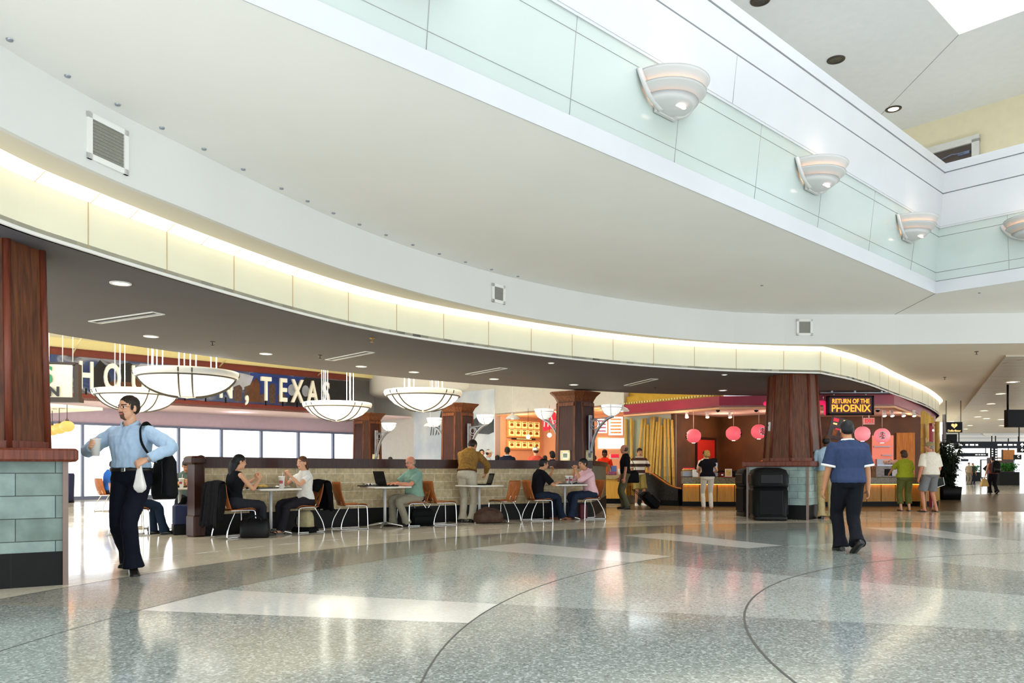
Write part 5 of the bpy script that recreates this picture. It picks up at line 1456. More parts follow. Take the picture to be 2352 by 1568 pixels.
# ---------------------------------------------------------------- 1 the man walking with a cup
SHB = cloth('#a9c2dc'); NAVYT = cloth('#10131f', .8)
pc = at(303, 1080, 8.15)
m1, J = figure('man in light blue shirt and dark trousers walking toward us with a white cup', (pc.x, pc.y, 0), PI-.06, H=1.86,
    lean=(0, 2), cyaw=-4, neck=6, hyaw=-17, hpitch=-1, side=2, pel=(0, .0, .965),
    rh=(.265, .255, 1.285), rpole=(1, -.25, -.55), rnorm=(-.9, .25, 0), rdir=(-.25, .9, .25), rcurl=.5,
    lh=(-.255, .20, 1.155), lpole=(-1, -.2, -.1), lnorm=(.25, -.7, -.6), ldir=(.85, .3, -.40), lcurl=.85,
    rf=(.095, -.14, .012, -6, -10), lf=(-.11, .17, .0, -34, 6), rk=(0, 1, 0), lk=(.05, 1, 0), bulk=1.06, belly=.012,
    hair=('short', 'darkbrown'), skinc='fair', beard=True, glasses=True, vox=.006,
    top=dict(m=SHB, hem=.105, sleeve=.93, collar=SHB, ease=.022, wr=.010, sl_w=1.12, flare=.0, neck=.512), bottom=dict(m=NAVYT, waist=.125, w=1.06, hemw=.094, drop=.5, wr=.006), belt=BELTM)
# shirt details: placket and pocket as one part, pen in it
sp = J['spine']
def on_chest(t, x, e=.0):
    c_, r_, f_, u_ = sp(t); d = .118*J['s']*1.06+.02+e
    return c_+r_*x+f_*d
mb = MB(); mb.tube([on_chest(t, .004*math.sin(t*20), -.006) for t in (.1, .17, .24, .31, .38, .44)], .008, 6, flat=.5)
# held cup
gp, gd, gn, gl = J['gR']
cupw = world(m1, gp)+V((0, 0, -.03))
cup = thing('paper_cup', 'large plain white foam cup in the right hand of the walking man', 'cup', cupw+V((.012, 0, -.075)))
obj('cup_body', MB().lathe([(.001, 0), (.036, 0), (.050, .17), (.054, .172), (.053, .165), (.047, .165), (.034, .006), (.001, .006)], 28), M['foam'], cup)
# white bag in the other hand
gp, gd, gn, gl = J['gL']
bw = world(m1, gp); M['poly'] = pbr('white_plastic_bag', '#eceae6', .45, var=.05, scale=14, bump=.3, bscale=40)
t = thing('plastic_bag', 'small white plastic bag hanging from the left hand of the walking man', 'bag', V((bw.x, bw.y, bw.z)))
rings = [rrect(.035, .03, .05), rrect(.03, .028, .0), rrect(.055, .04, -.06), rrect(.085, .055, -.14), rrect(.11, .07, -.21), rrect(.10, .06, -.245), rrect(.05, .03, -.275)]
obj('bag_body', jitter(MB().loft(rings), .016, 16), M['poly'], t)
wr_ = J['wL']; w3 = J['eL'].lerp(wr_, .93); dd_ = (wr_-J['eL']).normalized()
wt = obj('wristwatch', MB().tube([w3-dd_*.008, w3+dd_*.008], .036, 16), M['silver'], m1)
# black shoulder bag on his left side
q = world(m1, (-.25, -.19, 1.0))
t = thing('shoulder_bag', 'big black shoulder bag with metal clips at the left hip of the walking man', 'bag', q, PI-.35)
obj('bag_body', jitter(MB().loft([rrect(.24, .12, -.25), rrect(.27, .15, -.2), rrect(.25, .16, .0), rrect(.21, .14, .15), rrect(.14, .09, .225), rrect(.07, .04, .25)]), .018, 7), M['nylon'], t)
obj('flap_seam', MB().tube([(-.05, .085, .15), (-.06, .095, 0), (-.05, .09, -.2)], .007, 6), M['leather'], t)
for xx in (.03, .07): obj('clip', MB().box((xx, .078, .15), (.018, .012, .04)), M['chrome'], t); obj('ring', MB().tube([(xx+.014*math.cos(k*PI/6), .08, .18+.018*math.sin(k*PI/6)) for k in range(12)], .004, 5, True), M['chrome'], t)
obj('zip_pull', MB().box((.09, .08, -.08), (.008, .012, .05)), M['chrome'], t)
iv = (Matrix.Translation(t.location) @ Matrix.Rotation(t.rotation_euler.z, 4, 'Z')).inverted()
sh = world(m1, J['shL'])
up_ = lambda dx, dy, dz: iv @ (world(m1, (J['shL'].x+dx, J['shL'].y+dy, J['shL'].z+dz)))
obj('strap', MB().tube(sm([iv @ world(m1, (-.26, .06, 1.15)), up_(-.005, .125, -.13), up_(.035, .09, .02), up_(.045, .0, .085), up_(.03, -.10, .04), iv @ world(m1, (-.3, -.16, 1.2))], 5), .03, 8, flat=.25), M['nylon'], t)

# ---------------------------------------------------------------- 2 the man walking away
pc = on(1952, 1268); WT = cloth('#eeece8'); NVP = cloth('#34405e')
figure('man in navy polo with white trim walking away across the open floor', (pc.x, pc.y+.1, 0), -.03, H=1.735, lean=(0, 3), hyaw=-6, neck=10, hpitch=2,
    pel=(0.02, 0, .90), rh=(.29, .04, .80), lh=(-.27, .09, .76), rpole=(.4, -1, 0), lpole=(-.4, -1, 0), rcurl=.5, lcurl=.5,
    rf=(.03, -.27, .075, -16, 38), lf=(-.035, .10, 0, -4), rk=(.18, 1, 0), lk=(0, 1, 0), bulk=1.16, belly=.02, bolder=1.08, skinc='olive', hair=('thick', 'black'), vox=.008, face=True,
    top=dict(m=NVP, hem=-.01, sleeve=.42, collar=WT, cuff=WT, ease=.026, sl_w=1.22, wr=.007, flare=.015, cuffw=1.1), bottom=dict(m=cloth('#15171d', .8), waist=.10, w=1.16, hemw=.092, wr=.006))

# ---------------------------------------------------------------- seated diners along the wall
def sit(i, k, facing, dz=0, side=0):
    p = seatpos(i, k, side); a = TS[i][2]+(0 if facing > 0 else PI); return (p.x, p.y, 0), fwd(a)
SEATP = (0, -.05, .535)
l, h = sit(0, -.66, 1, side=.05)
figure('woman in black sleeveless top sitting at the wall end, eating, seen in profile', l, h, H=1.70, sex='f', pel=SEATP, lean=(2, 10), neck=16, hyaw=-14, hpitch=6,
    rh=(.08, .36, .90), lh=(-.06, .38, .92), rpole=(.5, -.3, -1), lpole=(-.5, -.3, -1), rnorm=(-1, 0, 0), lnorm=(1, 0, 0), rdir=(-.2, .5, .8), ldir=(.2, .5, .8), rcurl=.7, lcurl=.6,
    rf=(.10, .44, 0, 6), lf=(-.10, .36, 0, 0), hair=('long', 'black'), skinc='fair', glasses=True, vox=.008,
    top=dict(m=cloth('#15161b'), hem=.0, sleeve=0, neck=.52, ease=.012), bottom=dict(m=cloth('#2b2c33'), waist=.1, w=1.0, hemw=.085))
l, h = sit(0, .62, -1)
figure('woman in white short-sleeved top with ponytail sitting opposite the woman in black', l, h, H=1.66, sex='f', pel=SEATP, lean=(0, 5), neck=12, hyaw=8, hpitch=2,
    rh=(.05, .30, .98), lh=(-.05, .30, .98), rpole=(.8, -.2, -1), lpole=(-.8, -.2, -1), rdir=(-.5, .3, .8), ldir=(.5, .3, .8), rcurl=.8, lcurl=.8, rnorm=(-1, 0, 0), lnorm=(1, 0, 0),
    rf=(.10, .42, 0, 6), lf=(-.10, .50, 0, 0), hair=('pony', 'auburn'), skinc='fair', vox=.008, shoes='sandal',
    top=dict(m=cloth('#e9e8e4'), hem=.02, sleeve=.30, ease=.016), bottom=dict(m=cloth('#26242a'), waist=.1, w=1.0, hemw=.085))
l, h = sit(1, .62, -1)
figure('grey-haired man in green short-sleeved shirt sitting and typing on a laptop', l, h, H=1.74, pel=SEATP, lean=(2, 8), neck=18, hyaw=6, hpitch=10,
    rh=(.10, .42, .80), lh=(-.08, .42, .80), rpole=(.8, -.4, -.6), lpole=(-.8, -.4, -.6), rdir=(-.2, 1, -.05), ldir=(.2, 1, -.05), rnorm=(0, -.1, -1), lnorm=(0, -.1, -1), rcurl=.4, lcurl=.4,
    rf=(.12, .36, 0, 6), lf=(-.14, .22, 0, -6), hair=('thin', 'grey'), skinc='ruddy', glasses=True, vox=.008, bulk=1.08, belly=.03,
    top=dict(m=cloth('#7fa294'), hem=.02, sleeve=.40, collar=cloth('#7fa294'), ease=.022, sl_w=1.15), bottom=dict(m=cloth('#8f8a7a'), waist=.1, w=1.05, hemw=.085), shoem=cloth('#2a211c', .5))
l, h = sit(3, -.63, 1)
figure('young man in black printed t-shirt and jeans sitting, hand at his chin', l, h, H=1.72, pel=SEATP, lean=(6, 18), neck=14, hyaw=-4, hpitch=0,
    rh=(.14, .40, .80), lh=(-.02, .34, 1.04), rpole=(.8, -.3, -.8), lpole=(-.4, .2, -1), rdir=(-.5, .8, 0), ldir=(.1, -.2, 1), rnorm=(-.4, -.2, -1), lnorm=(.5, -1, 0), rcurl=.4, lcurl=.9,
    rf=(.12, .50, 0, 8), lf=(-.10, .40, 0, 0), hair=('thick', 'black'), skinc='tan', vox=.008,
    top=dict(m=cloth('#141418'), hem=-.03, sleeve=.42, ease=.02, sl_w=1.1), bottom=dict(m=cloth('#1d2638'), waist=.08, w=1.05, hemw=.085), shoem=cloth('#8a5a44', .6))
l, h = sit(3, .60, -1)
figure('young man in pink shirt sitting with both hands clasped at his mouth', l, h, H=1.76, pel=SEATP, lean=(8, 20), neck=16, hyaw=2, hpitch=-2,
    rh=(.03, .34, 1.06), lh=(-.03, .34, 1.06), rpole=(.6, .2, -1), lpole=(-.6, .2, -1), rdir=(-.3, -.1, 1), ldir=(.3, -.1, 1), rcurl=.8, lcurl=.8, rnorm=(-1, 0, 0), lnorm=(1, 0, 0),
    rf=(.10, .30, 0, 4), lf=(-.12, .52, 0, -4), hair=('thick', 'black'), skinc='tan', vox=.008,
    top=dict(m=cloth('#e6bcc6'), hem=-.05, sleeve=.55, ease=.024, sl_w=1.1, collar=cloth('#e6bcc6')), bottom=dict(m=cloth('#232c40'), waist=.08, w=1.05, hemw=.088), shoem=cloth('#4a2e20', .5))
# ---------------------------------------------------------------- the man bending over the laptop table
pc = on(1072, 1200)
figure('standing man in mustard checked shirt and khaki trousers bending over a table', (pc.x, pc.y+.1, 0), -.28, H=1.80, pel=(0, -.02, .95), lean=(8, 36), neck=8, hyaw=-16, hpitch=24,
    rh=(.25, .45, .98), lh=(-.22, .5, .86), rpole=(.8, -.3, 0), lpole=(-1, -.3, 0), rf=(.09, .04, 0, 10), lf=(-.09, -.02, 0, -8), bulk=1.06, belly=.012, hair=('short', 'darkbrown'), skinc='tan', vox=.008, belt=cloth('#5a3a20', .5),
    top=dict(m=bricks('mustard_check_cloth', '#9a7438', '#8a6630', '#74552a', .03, .03, .002, .85, 0, uv=False), hem=.09, sleeve=.9, ease=.026, sl_w=1.1, collar=cloth('#93703a'), wr=.006), bottom=dict(m=cloth('#b9b2a0'), waist=.115, w=1.08, hemw=.092))
# ---------------------------------------------------------------- people near the counters
pc = on(1437, 1168)
figure('older man in black polo and olive trousers standing side-on near the bamboo', (pc.x, pc.y, 0), R(80), H=1.78, lean=(0, 3), neck=10, rh=(.10, .16, .83), lh=(-.24, .03, .80), rpole=(.3, -1, 0), lpole=(-.3, -1, 0),
    rf=(.09, .03, 0, 4), lf=(-.10, -.06, 0, -6), hair=('thin', 'greyb'), skinc='ruddy', vox=.010, belly=.02, top=dict(m=cloth('#131318'), hem=.02, sleeve=.42, ease=.024, sl_w=1.15, collar=cloth('#131318')), bottom=dict(m=cloth('#5f5d4a'), waist=.1, w=1.08, hemw=.09), fingers=True)
pc = on(1468, 1161)
figure('young man in brown and white striped rugby shirt standing by the bamboo wall', (pc.x, pc.y, 0), PI+.1, H=1.74, lean=(0, 2), neck=6, hyaw=4, hpitch=10, rf=(.09, 0, 0, 6), lf=(-.10, .05, 0, -10), hair=('thick', 'darkbrown'), skinc='tan', vox=.010,
    lh=(-.30, .14, 1.0), lpole=(-.4, -1, 0), top=dict(m=stripes('brown_white_stripes', ['#e6e0d4', '#e6e0d4', '#452c20', '#452c20', '#e6e0d4'][1:5], .185), hem=.0, sleeve=.4, ease=.022, sl_w=1.15, collar=cloth('#3a2820')), bottom=dict(m=cloth('#9a8a50'), waist=.1, w=1.05, len=.5, hemw=.09), shoem=cloth('#e2e0dc', .6))
pc = on(1625, 1169)
figure('woman in black top and white trousers standing at the lantern counter', (pc.x, pc.y, 0), -.05, H=1.62, sex='f', lean=(0, 6), neck=8, hpitch=12, rh=(.20, .33, .98), lh=(-.16, .33, .98), rpole=(.7, -.6, -.4), lpole=(-.7, -.6, -.4), rf=(.10, 0, 0, 8), lf=(-.10, 0, 0, -8), hair=('bob', 'blond'), skinc='fair', vox=.010, shoes='sandal', shoem=cloth('#b08a68', .6), bulk=1.05, hipw=1.08,
    top=dict(m=cloth('#141216'), hem=.03, sleeve=.22, ease=.024, sl_w=1.1, flare=.03), bottom=dict(m=cloth('#e4dccf'), waist=.1, w=.95, hemw=.06))
pc = on(1897, 1192)
figure('bald man in light blue shirt and khakis half hidden behind the slate column', (pc.x+.02, pc.y, 0), -.3, H=1.83, lean=(0, 4), neck=8, hpitch=6, rf=(.10, 0, 0, 8), lf=(-.10, .05, 0, -8), rh=(.16, .28, 1.05), lh=(-.16, .3, 1.05), hair=('thin', 'black'), skinc='dark', vox=.010,
    top=dict(m=cloth('#9fb9cc'), hem=.07, sleeve=.9, ease=.024, sl_w=1.12, collar=cloth('#9fb9cc'), wr=.007), bottom=dict(m=cloth('#b8a47a'), waist=.11, w=1.1, hemw=.1))
pc = on(2079, 1173)
figure('short-haired woman in lime green top and olive capri trousers at the counter', (pc.x, pc.y, 0), -.15, H=1.60, sex='f', lean=(2, 8), neck=8, hyaw=16, hpitch=6, rh=(.16, .36, .95), lh=(-.26, .42, .96), rpole=(.7, -.6, -.4), lpole=(-.9, -.4, -.4), rf=(.10, 0, 0, 6), lf=(-.10, 0, 0, -6), hair=('bob', 'brown'), skinc='fair', vox=.010, shoes='sandal', bulk=1.16, hipw=1.1, belly=.015,
    top=dict(m=cloth('#a3ad2e'), hem=.02, sleeve=.40, ease=.022, sl_w=1.12), bottom=dict(m=cloth('#656b3a'), waist=.1, w=1.12, len=.86, hemw=.078))
pc = on(2137, 1175)
figure('man in white t-shirt, grey shorts and tan cap holding a magazine', (pc.x, pc.y, 0), .12, H=1.80, lean=(0, 2), neck=6, hyaw=52, hpitch=-4, rh=(.27, .14, .88), lh=(-.28, .05, .86), rpole=(.4, -1, 0), lpole=(-.4, -1, 0), rcurl=.7, rf=(.16, 0, 0, 10), lf=(-.15, .02, 0, -12), hair=('short', 'grey'), skinc='ruddy', vox=.010, cap=cloth('#9c8c66'), shoes='sandal', bulk=1.12, belly=.02,
    top=dict(m=cloth('#eee8da'), hem=-.01, sleeve=.46, ease=.024, sl_w=1.22, flare=.02), bottom=dict(m=cloth('#7d7f84'), waist=.1, w=1.1, len=.46, hemw=.092))
pc = on(2281, 1134)
m9, J9 = figure('person in dark clothes with a black backpack walking down the corridor', (pc.x, pc.y, 0), -.1, H=1.68, lean=(0, 4), neck=8, lh=(-.33, .03, .78), lpole=(-.5, -1, 0), rh=(.25, .25, 1.0), rpole=(.5, -1, -.3), rf=(.06, -.22, .05, 0, 30), lf=(-.06, .15, 0, 0), hair=('short', 'black'), skinc='tan', vox=.013, face=False, fingers=False, bulk=1.1,
    top=dict(m=cloth('#7a3a34'), hem=.02, sleeve=0, ease=.02, neck=.52), bottom=dict(m=cloth('#16141a'), waist=.1, w=1.15, hemw=.1))
q = world(m9, (0, -.24, 1.2))
t = thing('backpack', 'black backpack on the back of the corridor walker', 'bag', q, -.1)
obj('pack_body', jitter(MB().loft([rrect(.28, .2, -.26), rrect(.34, .24, -.2), rrect(.34, .22, .1), rrect(.28, .18, .22), rrect(.14, .1, .27)]), .01, 8), M['nylon'], t)
obj('pocket', MB().loft([rrect(.24, .06, -.22, dy=-.13), rrect(.25, .08, -.1, dy=-.13), rrect(.22, .04, .02, dy=-.12)]), M['leather'], t)
q = world(m9, (-.36, .03, .45))
t = thing('paper_bag', 'tan paper shopping bag in the left hand of the corridor walker', 'bag', q, .2)
M['kraft'] = pbr('kraft_paper', '#c09a58', .7)
obj('bag_body', MB().loft([rrect(.36, .14, -.12, r=.1), rrect(.38, .16, -.08, r=.1), rrect(.24, .1, .18, r=.2), rrect(.06, .04, .26)]), M['kraft'], t)
# small things carried
q = world(m9, (0, 0, 0))
pm = on(2137, 1175); 
t = thing('magazine', 'dark magazine in the right hand of the man in the white t-shirt', 'magazine', V((pm.x+.27, pm.y+.10, .74)), .3)
obj('cover', MB().box((0, 0, 0), (.3, .03, .2), M=Matrix.Rotation(-.25, 4, 'Y')), M['black'], t)
obj('page_edge', MB().box((0, -.012, -.1), (.3, .02, .012), M=Matrix.Rotation(-.25, 4, 'Y')).box((.148, -.012, 0), (.012, .02, .2), M=Matrix.Rotation(-.25, 4, 'Y')), M['paper'], t)
pb = on(1437, 1168)
t = thing('shoulder_bag', 'black shoulder bag of the older man in the black polo', 'bag', V((pb.x+.20, pb.y-.02, .93)), .2)
obj('bag_body', jitter(MB().loft([rrect(.30, .12, -.22), rrect(.34, .14, -.18), rrect(.3, .13, .05), rrect(.22, .07, .12)]), .01, 8), M['nylon'], t)
obj('strap', MB().tube(sm([(.08, 0, .08), (.02, -.03, .28), (-.12, -.03, .50)], 4), .02, 6, flat=.3), M['nylon'], t)
# rolling case
q = on(1497, 1168)
t = thing('rolling_suitcase', 'tilted black rolling suitcase beside the man in the striped shirt', 'suitcase', V((q.x+.04, q.y+.05, 0)), .15)
Mt = Matrix.Translation((.14, 0, .03)) @ Matrix.Rotation(R(-48), 4, 'Y')
obj('case_body', MB().box((0, 0, .30), (.24, .36, .56), bev=.05, M=Mt), M['nylon'], t)
obj('front_pocket', MB().box((.13, 0, .24), (.06, .3, .34), bev=.02, M=Mt), M['leather'], t)
for sy in (-.14, .14): obj('wheel', MB().cyl((0, -.015, 0), (0, .015, 0), .04, n=16, M=Mt @ Matrix.Translation((-.1, sy, .0))), M['black'], t)
obj('pull_handle', MB().tube([Mt @ V((-.10, -.1, .56)), Mt @ V((-.10, -.1, .86)), Mt @ V((-.10, .1, .86)), Mt @ V((-.10, .1, .56))], .009, 6), M['black'], t)
# ---------------------------------------------------------------- diners behind the wooden end post
pj = V((-6.15, 12.75)) 
figure('seated person in teal shirt and jeans mostly hidden by the man with a cup', (pj.x, pj.y, 0), fwd(A1-.1), H=1.66, sex='f', pel=SEATP, lean=(2, 8), neck=10, rh=(.12, .40, .80), lh=(-.12, .4, .80), rpole=(.8, -.3, -.8), lpole=(-.8, -.3, -.8), rf=(.10, .48, 0, 4), lf=(-.1, .34, 0, -4), hair=('bob', 'brown'), skinc='fair', vox=.011, fingers=False,
    top=dict(m=cloth('#1f4a52'), hem=.0, sleeve=.6, ease=.02), bottom=dict(m=cloth('#1d2a3c'), waist=.1, w=1.05, hemw=.085))
chair('wooden cafe chair of the teal-shirted diner behind the walking man', pj.x, pj.y, fwd(A1-.1))
pk = V((-6.0, 14.6))
figure('dark-haired diner in grey-green shirt looking down beside the wooden end post', (pk.x, pk.y, 0), fwd(R(-75)), H=1.66, pel=SEATP, lean=(8, 20), neck=22, hpitch=24, rh=(.15, .38, .80), lh=(-.15, .38, .80), rpole=(.8, -.3, -.8), lpole=(-.8, -.3, -.8), rf=(.1, .4, 0), lf=(-.1, .4, 0), hair=('thick', 'black'), skinc='olive', vox=.011, fingers=False,
    top=dict(m=cloth('#5f6f68'), hem=0, sleeve=.4, ease=.02), bottom=dict(m=cloth('#25272e'), waist=.1))
chair('wooden cafe chair of the grey-green shirted diner', pk.x, pk.y, fwd(R(-75)))
pk = V((-5.43, 13.98))
figure('diner in dark red shirt leaning in, cut off by the wooden end post', (pk.x, pk.y, 0), fwd(A1+PI+.3), H=1.74, pel=SEATP, lean=(6, 14), neck=14, hpitch=10, rh=(.15, .38, .84), lh=(-.1, .38, .84), rpole=(.8, -.3, -.8), lpole=(-.8, -.3, -.8), rf=(.1, .4, 0), lf=(-.1, .4, 0), hair=('short', 'black'), skinc='tan', vox=.011, fingers=False,
    top=dict(m=cloth('#6d3a3a'), hem=0, sleeve=.4, ease=.02), bottom=dict(m=cloth('#1c1d24'), waist=.1))
chair('wooden cafe chair of the diner in dark red', pk.x, pk.y, fwd(A1+PI+.3))
pk = V((-10.3, 20.2))
figure('far diner in bright blue shirt sitting near the window wall', (pk.x, pk.y, 0), fwd(A1+.2), H=1.70, pel=SEATP, lean=(4, 14), neck=12, hpitch=8, rh=(.15, .38, .80), lh=(-.15, .38, .80), rpole=(.8, -.3, -.8), lpole=(-.8, -.3, -.8), rf=(.1, .4, 0), lf=(-.1, .4, 0), hair=('short', 'darkbrown'), skinc='fair', vox=.013, fingers=False, face=False,
    top=dict(m=cloth('#2c5fb4'), hem=0, sleeve=.55, ease=.024), bottom=dict(m=cloth('#1d2a44'), waist=.1))
chair('wooden cafe chair of the far diner in bright blue', pk.x, pk.y, fwd(A1+.2))
# ---------------------------------------------------------------- people queueing beyond the low wall
def bg(label, x, ytop, Yd, head, H=None, **k):
    p = at(x, 1080, Yd); Hh = H or HC+(HY-ytop)/FPX*Yd
    kw = dict(vox=.014, face=False, fingers=False, legs=True, rf=(.1, 0, 0), lf=(-.1, 0, 0)); kw.update(k)
    return figure(label, (p.x, p.y, 0), head, H=Hh, **kw)
JN = dict(m=cloth('#2a3040'), waist=.1)
bg('dark-haired man facing us beyond the low wall, white undershirt', 1106, 1030, 24.0, PI+.2, skinc='tan', hair=('short', 'black'), face=True, vox=.011, top=dict(m=cloth('#cfd3d6'), hem=0, sleeve=.4), bottom=JN)
bg('man in white cap facing right beyond the low wall, pale blue shirt', 1120, 1030, 25.0, -1.3, skinc='fair', hair=('short', 'brown'), cap=cloth('#e6e4de'), face=True, vox=.011, top=dict(m=cloth('#c2d2de'), hem=0, sleeve=.4), bottom=JN)
bg('man in navy jacket with white collar seen from behind beyond the low wall', 1165, 1024, 23.6, -.1, skinc='dark', hair=('short', 'black'), top=dict(m=cloth('#171d2e'), hem=0, sleeve=.9, collar=WT, ease=.03), bottom=JN, bulk=1.15)
bg('short dark-haired person beside the man in the navy jacket', 1143, 1044, 24.4, .2, skinc='dark', hair=('bob', 'black'), top=dict(m=cloth('#23252e'), hem=0, sleeve=.4), bottom=JN)
bg('man in coral shirt and white cap turned backward beyond the low wall', 1231, 1024, 22.8, .25, skinc='fair', hair=('short', 'brown'), cap=cloth('#e8e4dc'), top=dict(m=cloth('#d8594a'), hem=0, sleeve=.45, ease=.03), bottom=JN, bulk=1.15)
bg('dark-haired child-height person behind the coral shirt', 1252, 1044, 24.2, 0, skinc='tan', hair=('short', 'black'), top=dict(m=cloth('#5a3f3c'), hem=0, sleeve=.4), bottom=JN)
bg('dark-haired woman in dark blue top next to the two-picture column', 1270, 1034, 23.2, .6, sex='f', skinc='tan', hair=('bob', 'black'), top=dict(m=cloth('#232b4c'), hem=0, sleeve=.4), bottom=JN)
bg('top of a dark head showing above the low wall in front of the windows', 897, 1048, 24.5, .4, H=1.49, skinc='tan', hair=('short', 'black'), top=dict(m=cloth('#3a3f4a'), hem=0, sleeve=.4), bottom=JN)
bg('cashier in bright red uniform and dark cap at the burger counter', 1389, 1031, 26.9, PI-.2, skinc='dark', hair=('bob', 'black'), cap=cloth('#1a1a1e'), face=True, vox=.011, top=dict(m=cloth('#d6331c'), hem=0, sleeve=.4), bottom=JN)
bg('second red-uniformed worker behind the two-picture column', 1366, 1044, 27.3, 2.2, skinc='dark', hair=('short', 'black'), top=dict(m=cloth('#cf3a22'), hem=0, sleeve=.4), bottom=JN)
bg('dark-haired worker behind the lantern counter, beside the red door', 1619, 1033, 24.2, PI+.3, skinc='tan', hair=('short', 'black'), face=True, vox=.011, top=dict(m=cloth('#d9d2c6'), hem=0, sleeve=.4), bottom=JN)
bg('tiny distant person in tan strolling at the corridor end', 2225, 1074, 58, PI, H=1.66, skinc='tan', hair=('short', 'black'), vox=.022, top=dict(m=cloth('#b09a80'), hem=0, sleeve=.4), bottom=dict(m=cloth('#8a7c68'), waist=.1))
bg('tiny distant person in dark green at the corridor end', 2234, 1076, 58.5, PI, H=1.62, skinc='tan', hair=('short', 'black'), vox=.022, top=dict(m=cloth('#3c4a40'), hem=0, sleeve=.4), bottom=JN)
# ================================================================== signs and mural
M['letw'] = pbr('white_letter_face', '#f0efe8', .4, var=.02)
hs = thing('letter_sign', 'big white standing letters reading HOUSTON, TEXAS along the dark mural', 'sign', (MU.x, MU.y, 3.5), A1)
n2 = V((D2.x, D2.y, 0))
LP = MU+n2*.55
def s_on(px): q = hit(LP, D1, px); return (q-MU).dot(D1)
for ch, px in (('H', 198), ('O', 258), ('U', 318), ('S', 372), ('T', 425), ('O', 473), ('N', 519), (',', 567), ('T', 611), ('E', 650), ('X', 683), ('A', 718), ('S', 749)):
    s0 = s_on(px)
    z = .47 if ch != ',' else .42
    o = text('letter', ch, 1.2 if ch != ',' else 1.2, M['letw'], hs, (s0, -.55, z), 0, .05, .022, .54)
    mb = MB()
    obj('letter_post', MB().box((0, .02, -(z)/2-.32+.1), (.04, .04, .2)), M['black'], o)
# mural picture: night skyline, clouds, rodeo tones, as one painted panel
def mural_mat():
    m, nt, nd, lk, b = newmat('painted_mural')
    tc = nd.new('ShaderNodeTexCoord'); mp = nd.new('ShaderNodeMapping'); mp.inputs['Scale'].default_value = (.55, 1, 1.2)
    lk.new(tc.outputs['Object'], mp.inputs['Vector'])
    n = nd.new('ShaderNodeTexNoise'); n.inputs['Scale'].default_value = 1.1; n.inputs['Detail'].default_value = 5; n.inputs['Distortion'].default_value = 1.4
    lk.new(mp.outputs['Vector'], n.inputs['Vector'])
    r = ramp(nd, [(.30, hexc('#141c33')), (.42, hexc('#27386e')), (.52, hexc('#3e4f7a')), (.60, hexc('#8d8f9f')), (.68, hexc('#3a3440')), (.78, hexc('#6a4a34'))])
    lk.new(n.outputs['Fac'], r.inputs['Fac']); lk.new(r.outputs['Color'], b.inputs['Base Color']); b.inputs['Roughness'].default_value = .5
    return m
M['mural'] = mural_mat()
mu = thing('wall_mural', 'long dark painted mural of clouds and skyline behind the white letters', 'mural', (MU.x, MU.y, 0), A1)
obj('painted_panel', MB().box(((-16+MUe)/2, -.02, 4.07), (16+MUe, .04, 1.15)), M['mural'], mu)
M['m_blue'] = pbr('mural_deep_blue', '#1f3c8c', .5, var=.3, scale=3); M['m_brown'] = pbr('mural_brown_horse', '#5f3a24', .5, var=.3, scale=5)
M['m_dark'] = pbr('mural_night', '#1a1a22', .5, var=.3, scale=4); M['m_grey'] = pbr('mural_cloud', '#aab0c4', .5, var=.2, scale=2); M['m_tower'] = pbr('mural_tower', '#57403a', .5, var=.4, scale=14)
def ms(px): return (hit(MU, D1, px)-MU).dot(D1)
def flat_poly(name, pts, mat, y=-.045):
    mb = MB().prism(pts, 0, .006); mb.v = [(x, y-z, yy) for x, yy, z in mb.v]
    return obj(name, mb, mat, mu)
a, b = ms(573), ms(700)
flat_poly('night_sky', [(a, 3.55), (b, 3.55), (b, 4.62), (a, 4.62)], M['m_blue'])
rnd = random.Random(3)
x = ms(535); k = 0
while x < ms(655):
    w = .25+rnd.random()*.3; h = 3.75+rnd.random()*.55
    flat_poly('tower', [(x, 3.55), (x+w, 3.55), (x+w, h), (x+w*.7, h+.1), (x, h)], M['m_tower'], -.052); x += w+.08
x = ms(570); flat_poly('tower', [(x, 3.55), (x+.42, 3.55), (x+.42, 4.2), (x+.3, 4.45), (x+.12, 4.3), (x, 4.1)], M['m_brown'], -.058)
a, b = ms(655), MUe
flat_poly('night_crowd', [(a, 3.52), (b, 3.52), (b, 4.62), (a+.8, 4.62), (a+.3, 4.2)], M['m_dark'], -.062)
for px in (668, 700): 
    x = ms(px); flat_poly('astronaut', [(x+.16*math.cos(q*PI/6), 4.1+.22*math.sin(q*PI/6)) for q in range(12)], M['m_grey'], -.068)
x = ms(243)
flat_poly('horse', [(x-.5, 3.55), (x+1.35, 3.55), (x+1.45, 3.9), (x+1.1, 4.2), (x+.8, 4.05), (x+.3, 4.0), (x-.1, 3.8)], M['m_brown'], -.052)
flat_poly('rider', [(x+.45, 3.95), (x+.85, 3.95), (x+.9, 4.25), (x+.72, 4.4), (x+.95, 4.45), (x+.7, 4.6), (x+.4, 4.52), (x+.45, 4.35)], M['m_dark'], -.058)
x = ms(205); flat_poly('dark_figure', [(x, 3.55), (x+.5, 3.55), (x+.62, 4.0), (x+.5, 4.4), (x+.3, 4.6), (x+.1, 4.3)], M['m_dark'], -.055)
x = ms(300); flat_poly('cloud', [(x, 4.3), (x+.6, 4.22), (x+1.5, 4.35), (x+1.4, 4.6), (x+.3, 4.6)], M['m_grey'], -.05)
x = ms(520); flat_poly('cloud', [(x, 3.9), (x+.8, 4.0), (x+1.0, 4.5), (x+.2, 4.62), (x-.4, 4.4)], M['m_grey'], -.048)
